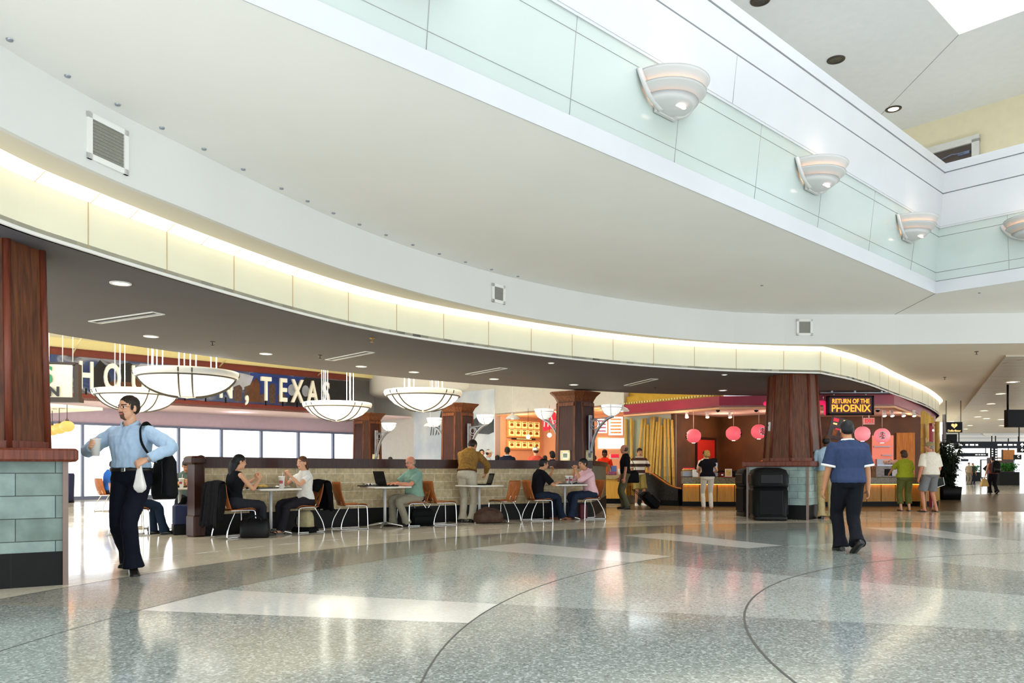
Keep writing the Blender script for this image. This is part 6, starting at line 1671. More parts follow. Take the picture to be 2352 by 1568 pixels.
# diagonal braces from the letters' bulkhead to the ceiling
for px, lab in ((168, 'slender cream brace from the mural top near the banner to the ceiling'), (505, 'slender cream brace from the mural top behind the largest pendant to the ceiling'), (730, 'slender cream brace from the mural top above Texas to the ceiling')):
    q = hit(MU, D1, px); t = obj('hanger_brace', MB().tube([(0, 0, 0), (1.0, -1.1, .55)], .025, 8), M['yellow'], loc=(q.x, q.y, 4.75)); tag(t, lab, 'brace', 'slender braces above the mural')
# banner sign at the left stall
M['banner'] = pbr('cream_banner_cloth', '#d2cfc0', .7, var=.05, scale=2)
M['lgreen'] = pbr('green_letter', '#1f7a55', .5); M['lblack'] = pbr('black_letter', '#1c1a20', .5); M['dkframe'] = pbr('dark_frame', '#33271f', .5)
q = at(98, 875, 20.0)
t = thing('banner_sign', 'cream banner with green S over black EN in a dark frame', 'sign', (q.x-.55, q.y, q.z), .10)
obj('frame', MB().box((-.25, .12, .45), (3.1, .2, .10)).box((-.25, .14, -.46), (3.3, .3, .12)).box((1.32, .12, 0), (.12, .2, .9)), M['dkframe'], t)
obj('banner_cloth', jitter(MB().add([(lerp(-1.7, 1.24, i/10), .0, lerp(-.42, .43, j/4)) for j in range(5) for i in range(11)]+[(lerp(-1.7, 1.24, i/10), .03, lerp(-.42, .43, j/4)) for j in range(5) for i in range(11)], [(j*11+i, j*11+i+1, (j+1)*11+i+1, (j+1)*11+i) for j in range(4) for i in range(10)]+[(55+j*11+i, 55+(j+1)*11+i, 55+(j+1)*11+i+1, 55+j*11+i+1) for j in range(4) for i in range(10)], 0, True), .02, 2), M['banner'], t)
text('lettering', 'S', .62, M['lgreen'], t, (.66, -.045, .14), 0, .008, .01, .9)
text('lettering', 'EN', .33, M['lblack'], t, (.72, -.045, -.27), 0, .008, .012, 1.1)
for xx in (.62, .95, 1.2): obj('hanging_rod', MB().cyl((xx, .12, .48), (xx, .12, 5.2-q.z), .01, n=6), M['white'], t)
# white service soffit and orange lamps of the left stall
q = at(125, 934, 18.5)
t = thing('stall_canopy', 'white canopy edge with dark downlights below the cream banner', 'canopy', (q.x, q.y, q.z), A2+.35)
obj('slab', MB().box((-.9, .3, 0), (2.6, 1.3, .07)), M['white'], t)
for xx in (-.5, -.15, .15): obj('downlight', MB().lathe([(.001, -.002), (.06, -.003)], 16, (xx, .1, -.036)), M['black'], t)
M['amber'] = glow('amber_glass', '#ff9048', .75, '#e09050')
PO = None
for x, y, lab in ((154, 979, 'amber glass globe pendant, nearest of the three beside the slate column'), (136, 984, 'middle amber glass globe pendant beside the slate column'), (120, 988, 'amber glass globe pendant closest to the slate column')):
    q = at(x, y, 17.5+(154-x)*.05)
    if PO is None:
        PO = thing('globe_pendant', lab, 'pendant lamp', q, 0, 'amber globe pendants'); o = PO
        obj('globe', MB().ell((0, 0, 0), .155, .155, .125, 20, 14), M['amber'], o)
        obj('cap', MB().cyl((0, 0, .115), (0, 0, .17), .05, .02, 12), M['bronze'], o)
        obj('cord', MB().tube([(0, 0, .16), (0, 0, .48)], .008, 6), M['bronze'], o)
    else: dup(PO, q, 0, lab)
# blue-grey photo panel on the food court end wall
def skyphoto():
    m, nt, nd, lk, b = newmat('sky_photo_print'); tc = nd.new('ShaderNodeTexCoord')
    n = nd.new('ShaderNodeTexNoise'); n.inputs['Scale'].default_value = .8; n.inputs['Detail'].default_value = 4
    lk.new(tc.outputs['Object'], n.inputs['Vector'])
    r = ramp(nd, [(.35, hexc('#b9c9dd')), (.65, hexc('#dfe7f0'))]); lk.new(n.outputs['Fac'], r.inputs['Fac']); lk.new(r.outputs['Color'], b.inputs['Base Color']); b.inputs['Roughness'].default_value = .4
    return m
M['skyphoto'] = skyphoto()
eA, eB = BW+dB*(sA+.02), BW+dB*(sB+.1); Lp = (eB-eA).length
t = thing('photo_mural', 'tall pale blue photo panel with a big dark rounded shape, beside the orange stall', 'mural', (eB.x-nB.x*.02, eB.y-nB.y*.02, 0), A2)
obj('print', MB().box((Lp/2, 0, 2.2), (Lp, .03, 3.9)), M['skyphoto'], t)
def pm_poly(name, pts, mat, y=-.02):
    mb = MB().prism(pts, 0, .006); mb.v = [(x, y-z, yy) for x, yy, z in mb.v]; return obj(name, mb, mat, t)
M['shipgrey'] = pbr('print_dark_grey', '#4a4f58', .4, var=.4, scale=1.5)
def pmx(px): return (hit(eB, D2, px)-eB).dot(D2)
def pmz(px, y): q = hit(eB, D2, px); return HC+(HY-y)/FPX*q.y
xa, xb = pmx(1078), Lp-.02
pm_poly('rounded_shape', [(xa+.05, pmz(1080, 985)), (xa+.35, pmz(1090, 995)), (xb-.3, pmz(1130, 997)), (xb, pmz(1137, 992)), (xb, pmz(1137, 962)), (xb-.35, pmz(1128, 953)), (xa+.5, pmz(1095, 958)), (xa, pmz(1080, 972))], M['shipgrey'])
M['shiplt'] = pbr('print_light_grey', '#7d838c', .4, var=.4, scale=3)
pm_poly('highlight', [(xa+.6, pmz(1100, 975)), (xb-.4, pmz(1126, 975)), (xb-.45, pmz(1126, 967)), (xa+.65, pmz(1100, 967))], M['shiplt'], -.026)
x0 = pmx(990)
for k, (dx, h, w) in enumerate(((0, .35, .06), (.18, .5, .05), (.34, .28, .08), (.55, .62, .05), (.72, .4, .07), (.95, .3, .05))):
    pm_poly('twig', [(x0+dx, pmz(995, 1000)), (x0+dx+w, pmz(995, 998)), (x0+dx+w*2.2, pmz(995, 998)+h), (x0+dx+w*1.4, pmz(995, 998)+h*.9)], M['shipgrey'], -.024)
xg = pmx(1012); pm_poly('dark_shape', [(xg, pmz(1012, 958)), (xg+.3, pmz(1016, 965)), (xg+.3, pmz(1016, 943)), (xg+.1, pmz(1012, 943))], M['shipgrey'], -.022)

# ================================================================== burger stall
mz = lambda y, Y: HC+(HY-y)/FPX*Y
SBk = V(((BW+dB*sA).x, (BW+dB*sA).y, 0)); SBd = V((D1.x, D1.y, 0))
def bx(px): return (hit(SBk, SBd, px)-SBk).dot(SBd)
def board(label, xa, xb, ya, yb, rows, cols, mat_frame, seed):
    rnd = random.Random(seed); u0, u1 = bx(xa), bx(xb); m = (u0+u1)/2; q = SBk+SBd*m+D2*.06
    zt, zb = mz(ya, q.y), mz(yb, q.y); w, h = u1-u0, zt-zb
    t = thing('menu_board', label, 'menu board', (q.x, q.y, (zt+zb)/2), A1)
    obj('backing', MB().box((0, 0, 0), (w+.08, .06, h+.08)), mat_frame, t)
    cw, chh = w/cols, h/rows
    pcs = []
    for r_ in range(rows):
        for c_ in range(cols):
            x_, z_ = -w/2+cw*(c_+.5), h/2-chh*(r_+.5)
            o = obj('menu_card', MB().box((x_, -.035, z_), (cw*.88, .012, chh*.86)), M['card'], t)
            mb = MB(); mb.ell((x_, -.043, z_-chh*.08), cw*.28, .012, chh*.13, 12, 6); mb.ell((x_, -.043, z_+chh*.06), cw*.24, .012, chh*.12, 12, 6)
            obj('burger_picture', mb, M['burger'], o)
            obj('caption', MB().box((x_, -.042, z_+chh*.32), (cw*.6, .006, chh*.1)), M['capred'], o)
    return t
M['card'] = glow('backlit_menu_card', '#ffdf8e', .55, '#f0d080'); M['burger'] = pbr('burger_print', '#a85c24', .5, var=.4, scale=12); M['capred'] = pbr('red_caption', '#8a5a2a', .5)
M['tanframe'] = pbr('tan_board_frame', '#d79a5c', .5)
board('backlit menu board with two rows of burger pictures in the orange stall', 1164, 1236, 967, 1003, 2, 5, M['tanframe'], 1)
board('lower backlit menu board with one row of burger pictures in the orange stall', 1164, 1236, 1013, 1030, 1, 5, M['tanframe'], 2)
q = SBk+SBd*bx(1200)+D2*.07
t = thing('menu_header', 'narrow dark strip between the two burger menu boards', 'sign', (q.x, q.y, mz(1008, q.y)), A1)
obj('strip', MB().box((0, 0, 0), (1.25, .05, .07)), M['dkframe'], t); obj('print_line', MB().box((0, -.028, 0), (.8, .008, .03)), M['card'], t)
M['pale'] = glow('backlit_white_menu', '#ffeadb', .75, '#ffffff')
def plain_board(label, xa, xb, ya, yb, Y, lines, colr, rz=A2):
    a = at(xa, ya, Y); b = at(xb, yb, Y); w = b.x-a.x; h = a.z-b.z
    t = thing('menu_board', label, 'menu board', ((a.x+b.x)/2, Y, (a.z+b.z)/2), 0)
    obj('backing', MB().box((0, 0, 0), (w, .06, h)), M['pale'], t)
    for k in range(lines): obj('menu_line', MB().box((0, -.034, h*(.36-.72*k/(max(1, lines-1)))), (w*.78, .01, h/lines*.42)), colr, t)
    return t
M['prp'] = pbr('plum_print', '#8a4a70', .5, var=.5, scale=30); M['ora'] = pbr('orange_print', '#d28a50', .5, var=.5, scale=30)
plain_board('white backlit menu with plum print, right of the two-picture column', 1372, 1394, 962, 994, 27.8, 4, M['prp'])
plain_board('white backlit menu with orange print, next to the bamboo wall', 1398, 1430, 957, 999, 27.6, 5, M['ora'])
a = at(1405, 1018, 27.9)
t = thing('service_window', 'bright white service window under the backlit menus', 'window', a); obj('frame', MB().box((0, .02, 0), (1.05, .06, .46)), M['terral'], t); obj('lit_pane', MB().box((0, -.015, 0), (.95, .03, .36)), glow('lit_window_pane', '#f4f4ff', 1.3), t)
# red slanted sign
M['hotred'] = glow('lit_red_sign', '#e0203c', .55, '#c01830')
a = at(1262, 968, 27.4)
t = thing('hanging_sign', 'bright red slanted sign with white bars hanging in the orange stall', 'sign', a, A2)
Mt = Matrix.Rotation(R(-12), 4, 'Y')
obj('panel', MB().box((0, 0, 0), (.62, .08, .52), M=Mt), M['hotred'], t)
for xx in (-.2, -.02, .18): obj('white_bar', MB().box((xx, -.045, .02), (.05, .012, .40), M=Mt @ Matrix.Rotation(R(14 if xx < 0 else -10), 4, 'Y')), M['letw'], t)
obj('hanging_rod', MB().tube([(0, 0, .25), (0, 0, 3.12-a.z)], .012, 6), M['chrome'], t)
# bare bulb pendants and white dome pendants
bp_ = None
for x, y, lab, Yd in ((1262, 999, 'small white globe lamp hanging left of the two-picture column', 26.5), (1213, 1003, 'small white globe lamp in front of the burger menu', 27.6)):
    q = at(x, y, Yd)
    if bp_ is None:
        bp_ = thing('globe_pendant', lab, 'pendant lamp', q, 0, 'small white globe lamps'); obj('globe', MB().ell((0, 0, 0), .075, .075, .075, 14, 10), M['bulbs'], bp_); obj('cord', MB().tube([(0, 0, .07), (0, 0, 1.0)], .006, 6), M['black'], bp_)
    else: dup(bp_, q, 0, lab)
dp_ = None
for x, y, lab, Yd in ((1177, 958, 'white dome pendant lamp before the orange stall', 25.5), (1428, 940, 'white dome pendant lamp left of the burgundy band', 23.6), (988, 975, 'white dome pendant lamp before the pale blue photo panel', 26.5)):
    q = at(x, y, Yd)
    if dp_ is None:
        dp_ = thing('dome_pendant', lab, 'pendant lamp', q, 0, 'white dome pendants')
        obj('dome_shade', MB().lathe([(.22, -.06), (.225, -.03), (.17, .03), (.06, .08), (.04, .14), (.001, .15), (.03, .13), (.05, .07), (.16, .02), (.215, -.05), (.22, -.06)], 28), M['whitegloss'], dp_)
        obj('bulb', MB().ell((0, 0, -.01), .06, .06, .06, 12, 8), M['bulbs'], dp_)
        obj('cord', MB().tube([(0, 0, .14), (0, 0, 5.2-q.z)], .007, 6), M['white'], dp_)
    else: dup(dp_, q, 0, lab)
# burger counter
M['yelwood'] = wood('pale_yellow_wood', '#c99a3e', '#dcae52', .4)
cA = on(1393, 1157); cB = on(1470, 1160)
t = thing('burger_counter', 'yellow wood counter with stone top behind the older man in black', 'counter', (2.55, 24.95, 0), -.08)
obj('body', MB().box((.5, .3, .47), (1.1, .5, .62)), M['yelwood'], t); obj('kick', MB().box((.5, .33, .08), (1.1, .48, .16)), M['black'], t); M['stone'] = pbr('tan_stone_top', '#a8976e', .35, var=.25, scale=30); obj('stone_top', MB().box((.5, .29, .84), (1.14, .58, .12)), M['stone'], t)
M['bluebox'] = pbr('blue_carton', '#5a74b8', .5, var=.2, scale=20)
for x, y, lab, mt, w, h in ((1410, 1082, 'blue carton standing on the burger counter', 'bluebox', .17, .3), (1406, 1090, 'low purple carton on the burger counter in front of the blue one', 'prp', .26, .12), (1423, 1084, 'white paper bag on the burger counter', 'paper', .12, .2), (1397, 1080, 'red cup carton at the counter end beside the grey end panel', 'capred', .1, .34)):
    q = at(x, 1090, 25.4-(.15 if 'low' in lab else 0)); o = obj('carton', MB().box((0, 0, h/2), (w, .14, h), bev=.01), M[mt], loc=(q.x, q.y, .90)); tag(o, lab, 'carton')
q = at(1411, 1047, 26.6); t = thing('display_tray', 'white framed tray of red packets behind the burger counter', 'tray', q); obj('frame', MB().box((0, 0, -.02), (.30, .2, .16)), M['paper'], t); obj('packets', MB().box((0, -.11, .0), (.26, .03, .12)), M['hotred'], t)

# ================================================================== lantern restaurant
M['bamboo'] = wood('bamboo_yellow', '#b08a3a', '#d9b660', .4, (8, 8, .6), .2)
def pole(label, x, y, z0, z1, dx, r, group):
    mb = MB(); L = z1-z0; n = 7; pts = []; rr = []
    for k in range(n):
        for u, q in ((0, 1.0), (.03, 1.12), (.06, 1.0), (.97, .98)):
            pts.append((dx*(k+u)/n, 0, L*(k+u)/n)); rr.append(r*q*(1-.15*(k+u)/n))
    mb.tube(pts, rr, 10); o = obj('bamboo_pole', mb, M['bamboo'], loc=(x, y, z0)); tag(o, label, 'bamboo pole', group); return o
bw0, bw1 = V((3.62, 25.5)), V((5.15, 24.75)); bd = (bw1-bw0)
place = ['leftmost', 'second', 'third', 'fourth', 'fifth', 'sixth', 'seventh', 'eighth', 'ninth', 'tenth', 'eleventh', 'twelfth', 'thirteenth', 'last']
BP = [(1437, 962, 1437), (1448, 960, 1450), (1453, 966, 1444), (1474, 962, 1456), (1481, 960, 1474), (1486, 975, 1482), (1500, 956, 1489), (1508, 968, 1494), (1513, 958, 1503), (1518, 976, 1512), (1525, 962, 1526), (1533, 961, 1538), (1541, 964, 1546), (1496, 958, 1486)]
for i, (xt, yt, xb_) in enumerate(sorted(BP)):
    t1 = (hit(V((bw0.x, bw0.y, 0)), V((bd.x, bd.y, 0)), xt).x-bw0.x)/bd.x; tb = (hit(V((bw0.x, bw0.y, 0)), V((bd.x, bd.y, 0)), xb_).x-bw0.x)/bd.x
    pt_, pb_ = bw0+bd*t1, bw0+bd*tb; zt = mz(yt, pt_.y)
    off_ = -.10-.05*(i % 2)
    mb = MB(); a = V((pb_.x, pb_.y+off_, .25)); c = V((pt_.x, pt_.y+off_, zt)); pts = []; rr = []
    for k in range(8):
        for u, q in ((0, 1.0), (.03, 1.13), (.06, 1.0), (.97, .98)): pts.append(a.lerp(c, (k+u)/8)-a); rr.append(.046*q)
    mb.tube(pts, rr, 10); o = obj('bamboo_pole', mb, M['bamboo'], loc=a)
    tag(o, '%s leaning bamboo pole on the sage wall, counted from the burger counter' % place[i] if i else 'bamboo pole on the sage wall closest to the burger counter', 'bamboo pole', 'bamboo poles leaning on the sage wall')
# swooping speckled skirt below the bamboo
M['speck'] = terrazzo('black_speckled_stone', '#0c0b0b', '#3a332a', '#060606', .5, .5, 60)
t = thing('speckled_counter', 'black speckled counter front with a swooping wood edge under the bamboo', 'counter', (0, 0, 0))
a, b = V((3.75, 24.2)), V((4.88, 23.22)); dd_ = (b-a); L = dd_.length; ang = math.atan2(dd_.y, dd_.x)
top = [(0, .98), (.42, .98), (.62, .90), (.85, .76), (1.1, .62), (1.35, .53), (1.55, .5), (L, .5)]
ts_ = [(p.x, p.y) for p in sm([(x, z, 0) for x, z in top], 4)]
mb = MB().prism([(0, .16)]+[(L, .16)]+ts_[::-1], 0, .35); mb.v = [(x, z_, y) for x, y, z_ in mb.v]
Mt = Matrix.Translation((a.x, a.y, 0)) @ Matrix.Rotation(ang, 4, 'Z')
mb.v = [tuple(Mt @ V(v)) for v in mb.v]; obj('skirt', mb, M['speck'], t)
mb = MB().tube([Mt @ V((x, .15, z+.01)) for x, z in ts_], .05, 8, flat=.5); obj('edge_rail', mb, M['woodo'], t)
obj('kick', MB().box((L/2, .2, .08), (L, .3, .16), M=Mt), M['black'], t)
# service counters with under-lit wood fronts
M['wood_lit'] = wood('honey_counter_panel', '#a8742e', '#c48f42', .4)
M['granite'] = terrazzo('brown_granite', '#6e6044', '#958464', '#3a3226', .5, .25, 50)
def counter(label, a, b, nseg, under=.62):
    a, b = V(a), V(b); d = b-a; L = d.length; t = thing('service_counter', label, 'counter', (a.x, a.y, 0), math.atan2(d.y, d.x))
    for k in range(nseg): obj('front_panel', MB().box((L*(k+.5)/nseg, .13, .39), (L/nseg-.025, .05, .50)), M['wood_lit'], t)
    obj('carcass', MB().box((L/2, .38, .40), (L, .45, .56)), M['woodd'], t)
    obj('kick', MB().box((L/2, .34, .07), (L, .5, .14)), M['black'], t)
    obj('granite_top', MB().box((L/2, .33, .75), (L+.04, .74, .2), bev=.015), M['granite'], t)
    obj('under_light', MB().box((L/2, .06, .643), (L-.06, .03, .012)), glow('warm_strip', '#ffb040', 5), t)
    return t
counter('wood-panelled lantern counter where the woman in white trousers stands', (4.98, 23.05), (8.4, 22.45), 7)
counter('wood-panelled lantern counter in front of the green-shirted woman', (8.6, 22.75), (12.6, 23.2), 9)
def lan_parts(t, r, glyph):
    pr = []
    for k in range(41):
        th = PI*(.06+.88*k/40); pr.append((r*math.sin(th)*(1+.012*math.cos(k*PI)), r*.97*math.cos(th)))
    obj('paper_globe', MB().lathe(pr, 36), M['lantern'], t)
    obj('top_ring', MB().cyl((0, 0, r*.94), (0, 0, r*.985), r*.22, n=20), M['black'], t)
    obj('bottom_ring', MB().cyl((0, 0, -r*.985), (0, 0, -r*.94), r*.22, n=20), M['bulbs'], t)
    for a in (0, PI):
        me = MB()
        pts = [(.62*math.sin(q*PI/10)*1.0, .62*math.cos(q*PI/10)) for q in range(20)]
        me.prism(pts, 0, .01)
        vs = []
        for x, y, z in me.v:
            x, y = x*.75, y*.8
            vv = V((x*r, y*r)); nn = math.sqrt(max(.01, (r*1.012+z*.6)**2-vv.x**2-vv.y**2)); vs.append((vv.x, -nn, vv.y))
        me.v = vs; o = obj('white_patch', me, M['paper'], t); o.rotation_euler = (0, 0, a)
        mb = MB()
        for seg_ in (((-.22, .30), (.2, .34)), ((0, .42), (0, .05)), ((-.3, .14), (.28, .18)), ((0, .1), (-.32, -.22)), ((-.05, .02), (.30, -.10)), ((.12, .0), (-.05, -.34)), ((-.2, -.12), (.22, -.34)), ((.22, -.34), (-.1, -.42))):
            pts = []
            for u in (0, .33, .66, 1):
                x = lerp(seg_[0][0], seg_[1][0], u)*r*1.05; z = lerp(seg_[0][1], seg_[1][1], u)*r*1.05
                pts.append((x, -math.sqrt(max(.001, (r*1.03)**2-x*x-z*z)), z))
            mb.tube(pts, r*.05, 6, flat=.6)
        g = obj('brush_character', mb, M['black'], o)
M['lantern'] = glow('lit_red_paper', '#f2606e', .5, '#e8666e')
M['lanternp'] = glow('lit_pink_paper', '#f58a92', .5, '#f0909a')
LT = None
for x, y, Yd, rz, lab in ((1593, 1001, 23.2, R(88), 'red paper lantern in front of the red door'), (1685, 995, 22.6, R(62), 'red paper lantern over the middle of the lantern counter, character at its side'), (1743, 991, 22.2, R(12), 'red paper lantern with the black character facing us, beside the column')):
    q = at(x, y, Yd)
    if LT is None:
        LT = thing('paper_lantern', lab, 'lantern', q, rz, 'round paper lanterns'); lan_parts(LT, .215, 1); obj('cord', MB().tube([(0, 0, .2), (0, 0, ZR-q.z)], .008, 6), M['pinkceil'], LT)
    else: dup(LT, q, rz, lab)
L2 = None
for x, y, Yd, rz, lab in ((1981, 996, 21.9, R(65), 'pink paper lantern partly behind the head of the man in navy'), (2026, 1000, 22.2, R(-22), 'pink paper lantern with a dark beast character, left of the orange door')):
    q = at(x, y, Yd)
    if L2 is None:
        L2 = dup(LT, q, rz, lab)
        for ch in L2.children:
            if ch.name.startswith('paper_globe'):
                ch.data = ch.data.copy(); setm(ch, M['lanternp'])
    else: dup(L2, q, rz, lab)
# hanging sign with hand-cut lettering
M['signplum'] = pbr('plum_sign_face', '#571a2c', .5, var=.1); M['signgold'] = glow('lit_orange_letter', '#ffa52a', .9, '#f0a030')
q = at(1952, 931, 20.8)
t = thing('restaurant_sign', 'plum sign reading RETURN OF THE PHOENIX in orange letters', 'sign', q, 0)
obj('panel', MB().box((0, 0, 0), (1.14, .1, .47), bev=.01), M['signplum'], t)
mb = MB()
for a, b, sx, sz in ((0, .232, 1.2, .045), (0, -.232, 1.2, .045), (.585, 0, .045, .5), (-.585, 0, .045, .5)): mb.box((a, 0, b), (sx, .14, sz))
obj('frame', mb, M['black'], t)
text('lettering', 'RETURN OF THE', .165, M['signgold'], t, (0, -.058, .105), 0, .006, .003, .80)
text('lettering', 'PHOENIX', .26, M['signgold'], t, (0, -.058, -.085), 0, .006, .005, .92)
mb = MB()
for xx in (-.42, .42): mb.tube([(xx, 0, .25), (xx, 0, .325)], .012, 6)
obj('hanger', mb, M['chrome'], t)
t = thing('hanging_rail', 'grey metal rail under the soffit that carries the phoenix sign', 'rail', (0, 0, 0))
a, b = at(1884, 905, 20.8), at(2042, 905, 20.8); obj('rail_tube', MB().tube([(a.x, a.y, 3.10), (b.x, b.y, 3.10)], .022, 8), M['silver'], t)
for xx in (a.x+.3, lerp(a.x, b.x, .5), b.x-.2): obj('bracket', MB().box((xx, a.y, 3.125), (.05, .05, .05)), M['silver'], t)
M['puff'] = glow('puffy_pink_letter', '#ff2a6a', .5, '#e02a60')
q = at(1889, 936, 21.1)
t = thing('puffy_letter', 'puffy hot pink letter n hanging right of the column', 'letter', q)
obj('tube_body', MB().tube(sm([(-.12, 0, -.15), (-.12, 0, .0), (-.115, 0, .10), (-.03, 0, .135), (.06, 0, .11), (.095, 0, .02), (.1, 0, -.14)], 5), [.062]*31, 12), M['puff'], t)
mb = MB(); mb.ell((-.12, 0, -.16), .07, .065, .05); mb.ell((.105, 0, -.15), .07, .065, .055); obj('tube_foot', mb, M['puff'], t)
obj('hanging_rod', MB().tube([(.02, 0, .18), (.02, 0, 3.12-q.z)], .008, 6), M['chrome'], t)
q = at(1760, 930, 21.4)
t = thing('puffy_letter', 'stub of a puffy hot pink letter showing left of the column top', 'letter', q)
obj('tube_body', MB().tube(sm([(-.02, 0, .04), (.1, 0, .07), (.22, 0, .03), (.26, 0, -.1)], 5), .06, 12).ell((-.02, 0, .04), .062, .06, .06), M['puff'], t)
obj('hanging_rod', MB().tube([(.12, 0, .1), (.12, 0, 3.12-q.z)], .008, 6), M['chrome'], t)
# exit sign
M['exitp'] = pbr('pink_exit_panel', '#f0a6a0', .4); M['exitr'] = glow('red_exit_letter', '#e02020', .6, '#c02020')
q = at(1996, 967, 23.4)
t = thing('exit_sign', 'pale EXIT sign with red letters under the restaurant ceiling', 'sign', q); obj('panel', MB().box((0, 0, 0), (.31, .05, .2)), M['exitp'], t)
text('lettering', 'EXIT', .15, M['exitr'], t, (0, -.03, 0), 0, .004, .004, .85); obj('stem', MB().tube([(0, 0, .1), (0, 0, ZR-q.z)], .015, 6), M['white'], t)
# menu poster tilted behind the man in navy
M['poster'] = pbr('dark_food_poster', '#3a2420', .35, var=.6, scale=7); 
q = at(1928, 985, 23.6)
t = thing('hanging_menu_poster', 'dark tilted menu poster hanging behind the head of the man in navy', 'poster', q, 0)
Mt = Matrix.Rotation(R(14), 4, 'Y'); obj('panel', MB().box((0, 0, 0), (.62, .04, .66), M=Mt), M['poster'], t)
for (xx, zz, w, h, mt) in ((-.17, .24, .16, .1, 'hotred'), (-.17, .12, .12, .05, 'card'), (.1, .2, .1, .18, 'card'), (.02, -.02, .3, .04, 'hotred'), (-.12, -.14, .14, .2, 'burger'), (.14, -.16, .16, .16, 'burger')): obj('printed_block', MB().box((xx, -.025, zz), (w, .012, h), M=Mt), M[mt], t)
# doors and notices on the brown walls
M['reddoor'] = pbr('red_lacquer_door', '#c62a1c', .4, var=.1, scale=3)
p0 = hit(V((5.08, 24.7, 0)), D1, 1618)
t = struct('door_2', MB().box((0, 0, 1.03), (1.02, .05, 2.06)), M['reddoor']); t.location = (p0.x+D2.x*.04, p0.y+D2.y*.04, 0); t.rotation_euler = (0, 0, A1)
obj('frame', MB().box((0, -.01, 2.09), (1.14, .06, .08)).box((-.54, -.01, 1.03), (.06, .06, 2.06)).box((.54, -.01, 1.03), (.06, .06, 2.06)), M['woodd'], t)
for px, lab in ((1640, 'white notice sheet by the red door'), (1652, 'white notice sheet in the brown wall corner')):
    p0 = hit(V((5.08, 24.7, 0)), D1, px); o = obj('notice_sheet', MB().box((0, 0, 0), (.19, .01, .36)), M['paper'], loc=(p0.x+D2.x*.03, p0.y+D2.y*.03, mz(1031, p0.y)), rz=A1); tag(o, lab, 'notice', 'notice sheets on the brown wall')
p0 = hit(V((9.5, 26.4, 0)), V((3.9, -.65, 0)).normalized(), 2078)
t = struct('door_3', MB().box((0, 0, 1.03), (.56, .05, 2.3)), M['woodo']); t.location = (p0.x, p0.y-.05, .1); t.rotation_euler = (0, 0, math.atan2(-.65, 3.9))
M['pinkwin'] = glow('pink_lit_kitchen', '#e87860', .35, '#d88070')
p0 = hit(V((9.5, 26.4, 0)), V((3.9, -.65, 0)).normalized(), 2026)
t = thing('kitchen_hatch', 'pinkish kitchen hatch behind the beast-character lantern', 'hatch', (p0.x, p0.y-.04, 1.65), math.atan2(-.65, 3.9)); obj('opening', MB().box((0, 0, 0), (.66, .05, 1.1)), M['pinkwin'], t)
obj('shelf', MB().box((-.05, -.06, .18), (.5, .12, .03)).box((.1, -.06, -.1), (.3, .12, .03)), M['silver'], t); obj('steel_box', MB().box((-.02, -.1, -.4), (.42, .2, .34)), M['silver'], t)
# track spotlights
sp_ = None
for x, y, lab in ((1577, 953, 'white track spotlight left of the first red lantern'), (1624, 951, 'white track spotlight between the first and second red lanterns'), (1676, 949, 'white track spotlight above the second red lantern'), (2030, 941, 'white track spotlight right of the phoenix sign'), (2048, 950, 'white glowing ceiling spotlight right of the exit sign'), (2074, 954, 'white track spotlight above the orange door'), (2098, 961, 'white cluster spotlight closest to the bamboo strip')):
    q = at(x, y-4, 23.4+(.6 if x < 1700 else 0)); q.z = ZR
    if sp_ is None:
        sp_ = thing('track_spotlight', lab, 'spotlight', q, 0, 'track spotlights in the restaurant')
        obj('canopy', MB().box((0, 0, -.015), (.1, .06, .03)), M['white'], sp_); obj('can', MB().cyl((0, 0, -.03), (.0, -.05, -.17), .035, .06, 16), M['white'], sp_); obj('lens', MB().cyl((0, -.05, -.17), (0, -.053, -.176), .05, n=16), M['bulbs'], sp_)
    else: dup(sp_, q, 0, lab)
cm = None
for x, lab in ((1649, 'black dome camera left of the second red lantern'), (1737, 'black dome camera above the third red lantern'), (2016, 'black dome camera above the exit sign')):
    q = at(x, 950, 22.9); q.z = ZR
    if cm is None:
        cm = thing('ceiling_camera', lab, 'camera', q, 0, 'black dome cameras'); obj('base_ring', MB().cyl((0, 0, -.03), (0, 0, 0), .07, n=18), M['white'], cm); obj('dome', MB().lathe([(.06, -.03), (.055, -.06), (.03, -.085), (.001, -.09)], 18), M['black'], cm)
    else: dup(cm, q, 0, lab)
# items on the lantern counter
ctz = .855
def onc(px, Y): return at(px, 1080, Y)
q = onc(1580, 23.3); t = thing('food_warmer', 'steel food warmer with red and yellow dishes on the lantern counter', 'warmer', (q.x, q.y, ctz)); obj('case', MB().box((0, 0, .09), (.36, .3, .18), bev=.02), M['silver'], t); obj('dish', MB().ell((-.05, 0, .21), .13, .12, .05).ell((.09, 0, .22), .1, .1, .05), M['food'], t); obj('lid_glass', MB().box((.03, .02, .25), (.3, .2, .04)), M['hotred'], t)
q = onc(1597, 23.05); o = obj('napkin_holder', MB().box((0, 0, .11), (.14, .14, .22), bev=.01), M['paper'], loc=(q.x, q.y, ctz)); tag(o, 'white napkin box on the lantern counter beside the food warmer', 'napkin box')
q = onc(1649, 23.3); t = thing('drink_machine', 'steel drink dispenser with black top right of the woman in white trousers', 'machine', (q.x, q.y+.5, ctz)); obj('tank', MB().box((0, 0, .22), (.2, .2, .44), bev=.02), M['silver'], t); obj('top', MB().box((0, 0, .5), (.2, .22, .13), bev=.03), M['black'], t)
q = onc(1658, 22.9); t = thing('paper_cup', 'red paper cup on the lantern counter', 'cup', (q.x, q.y, ctz)); obj('cup_body', cup_mb(.14, .04, .052), pbr('red_cup', '#8e2230', .5), t); obj('logo', MB().lathe([(.047, .05), (.05, .09)], 10, a0=-2.2, a1=-1.0), M['paper'], t)
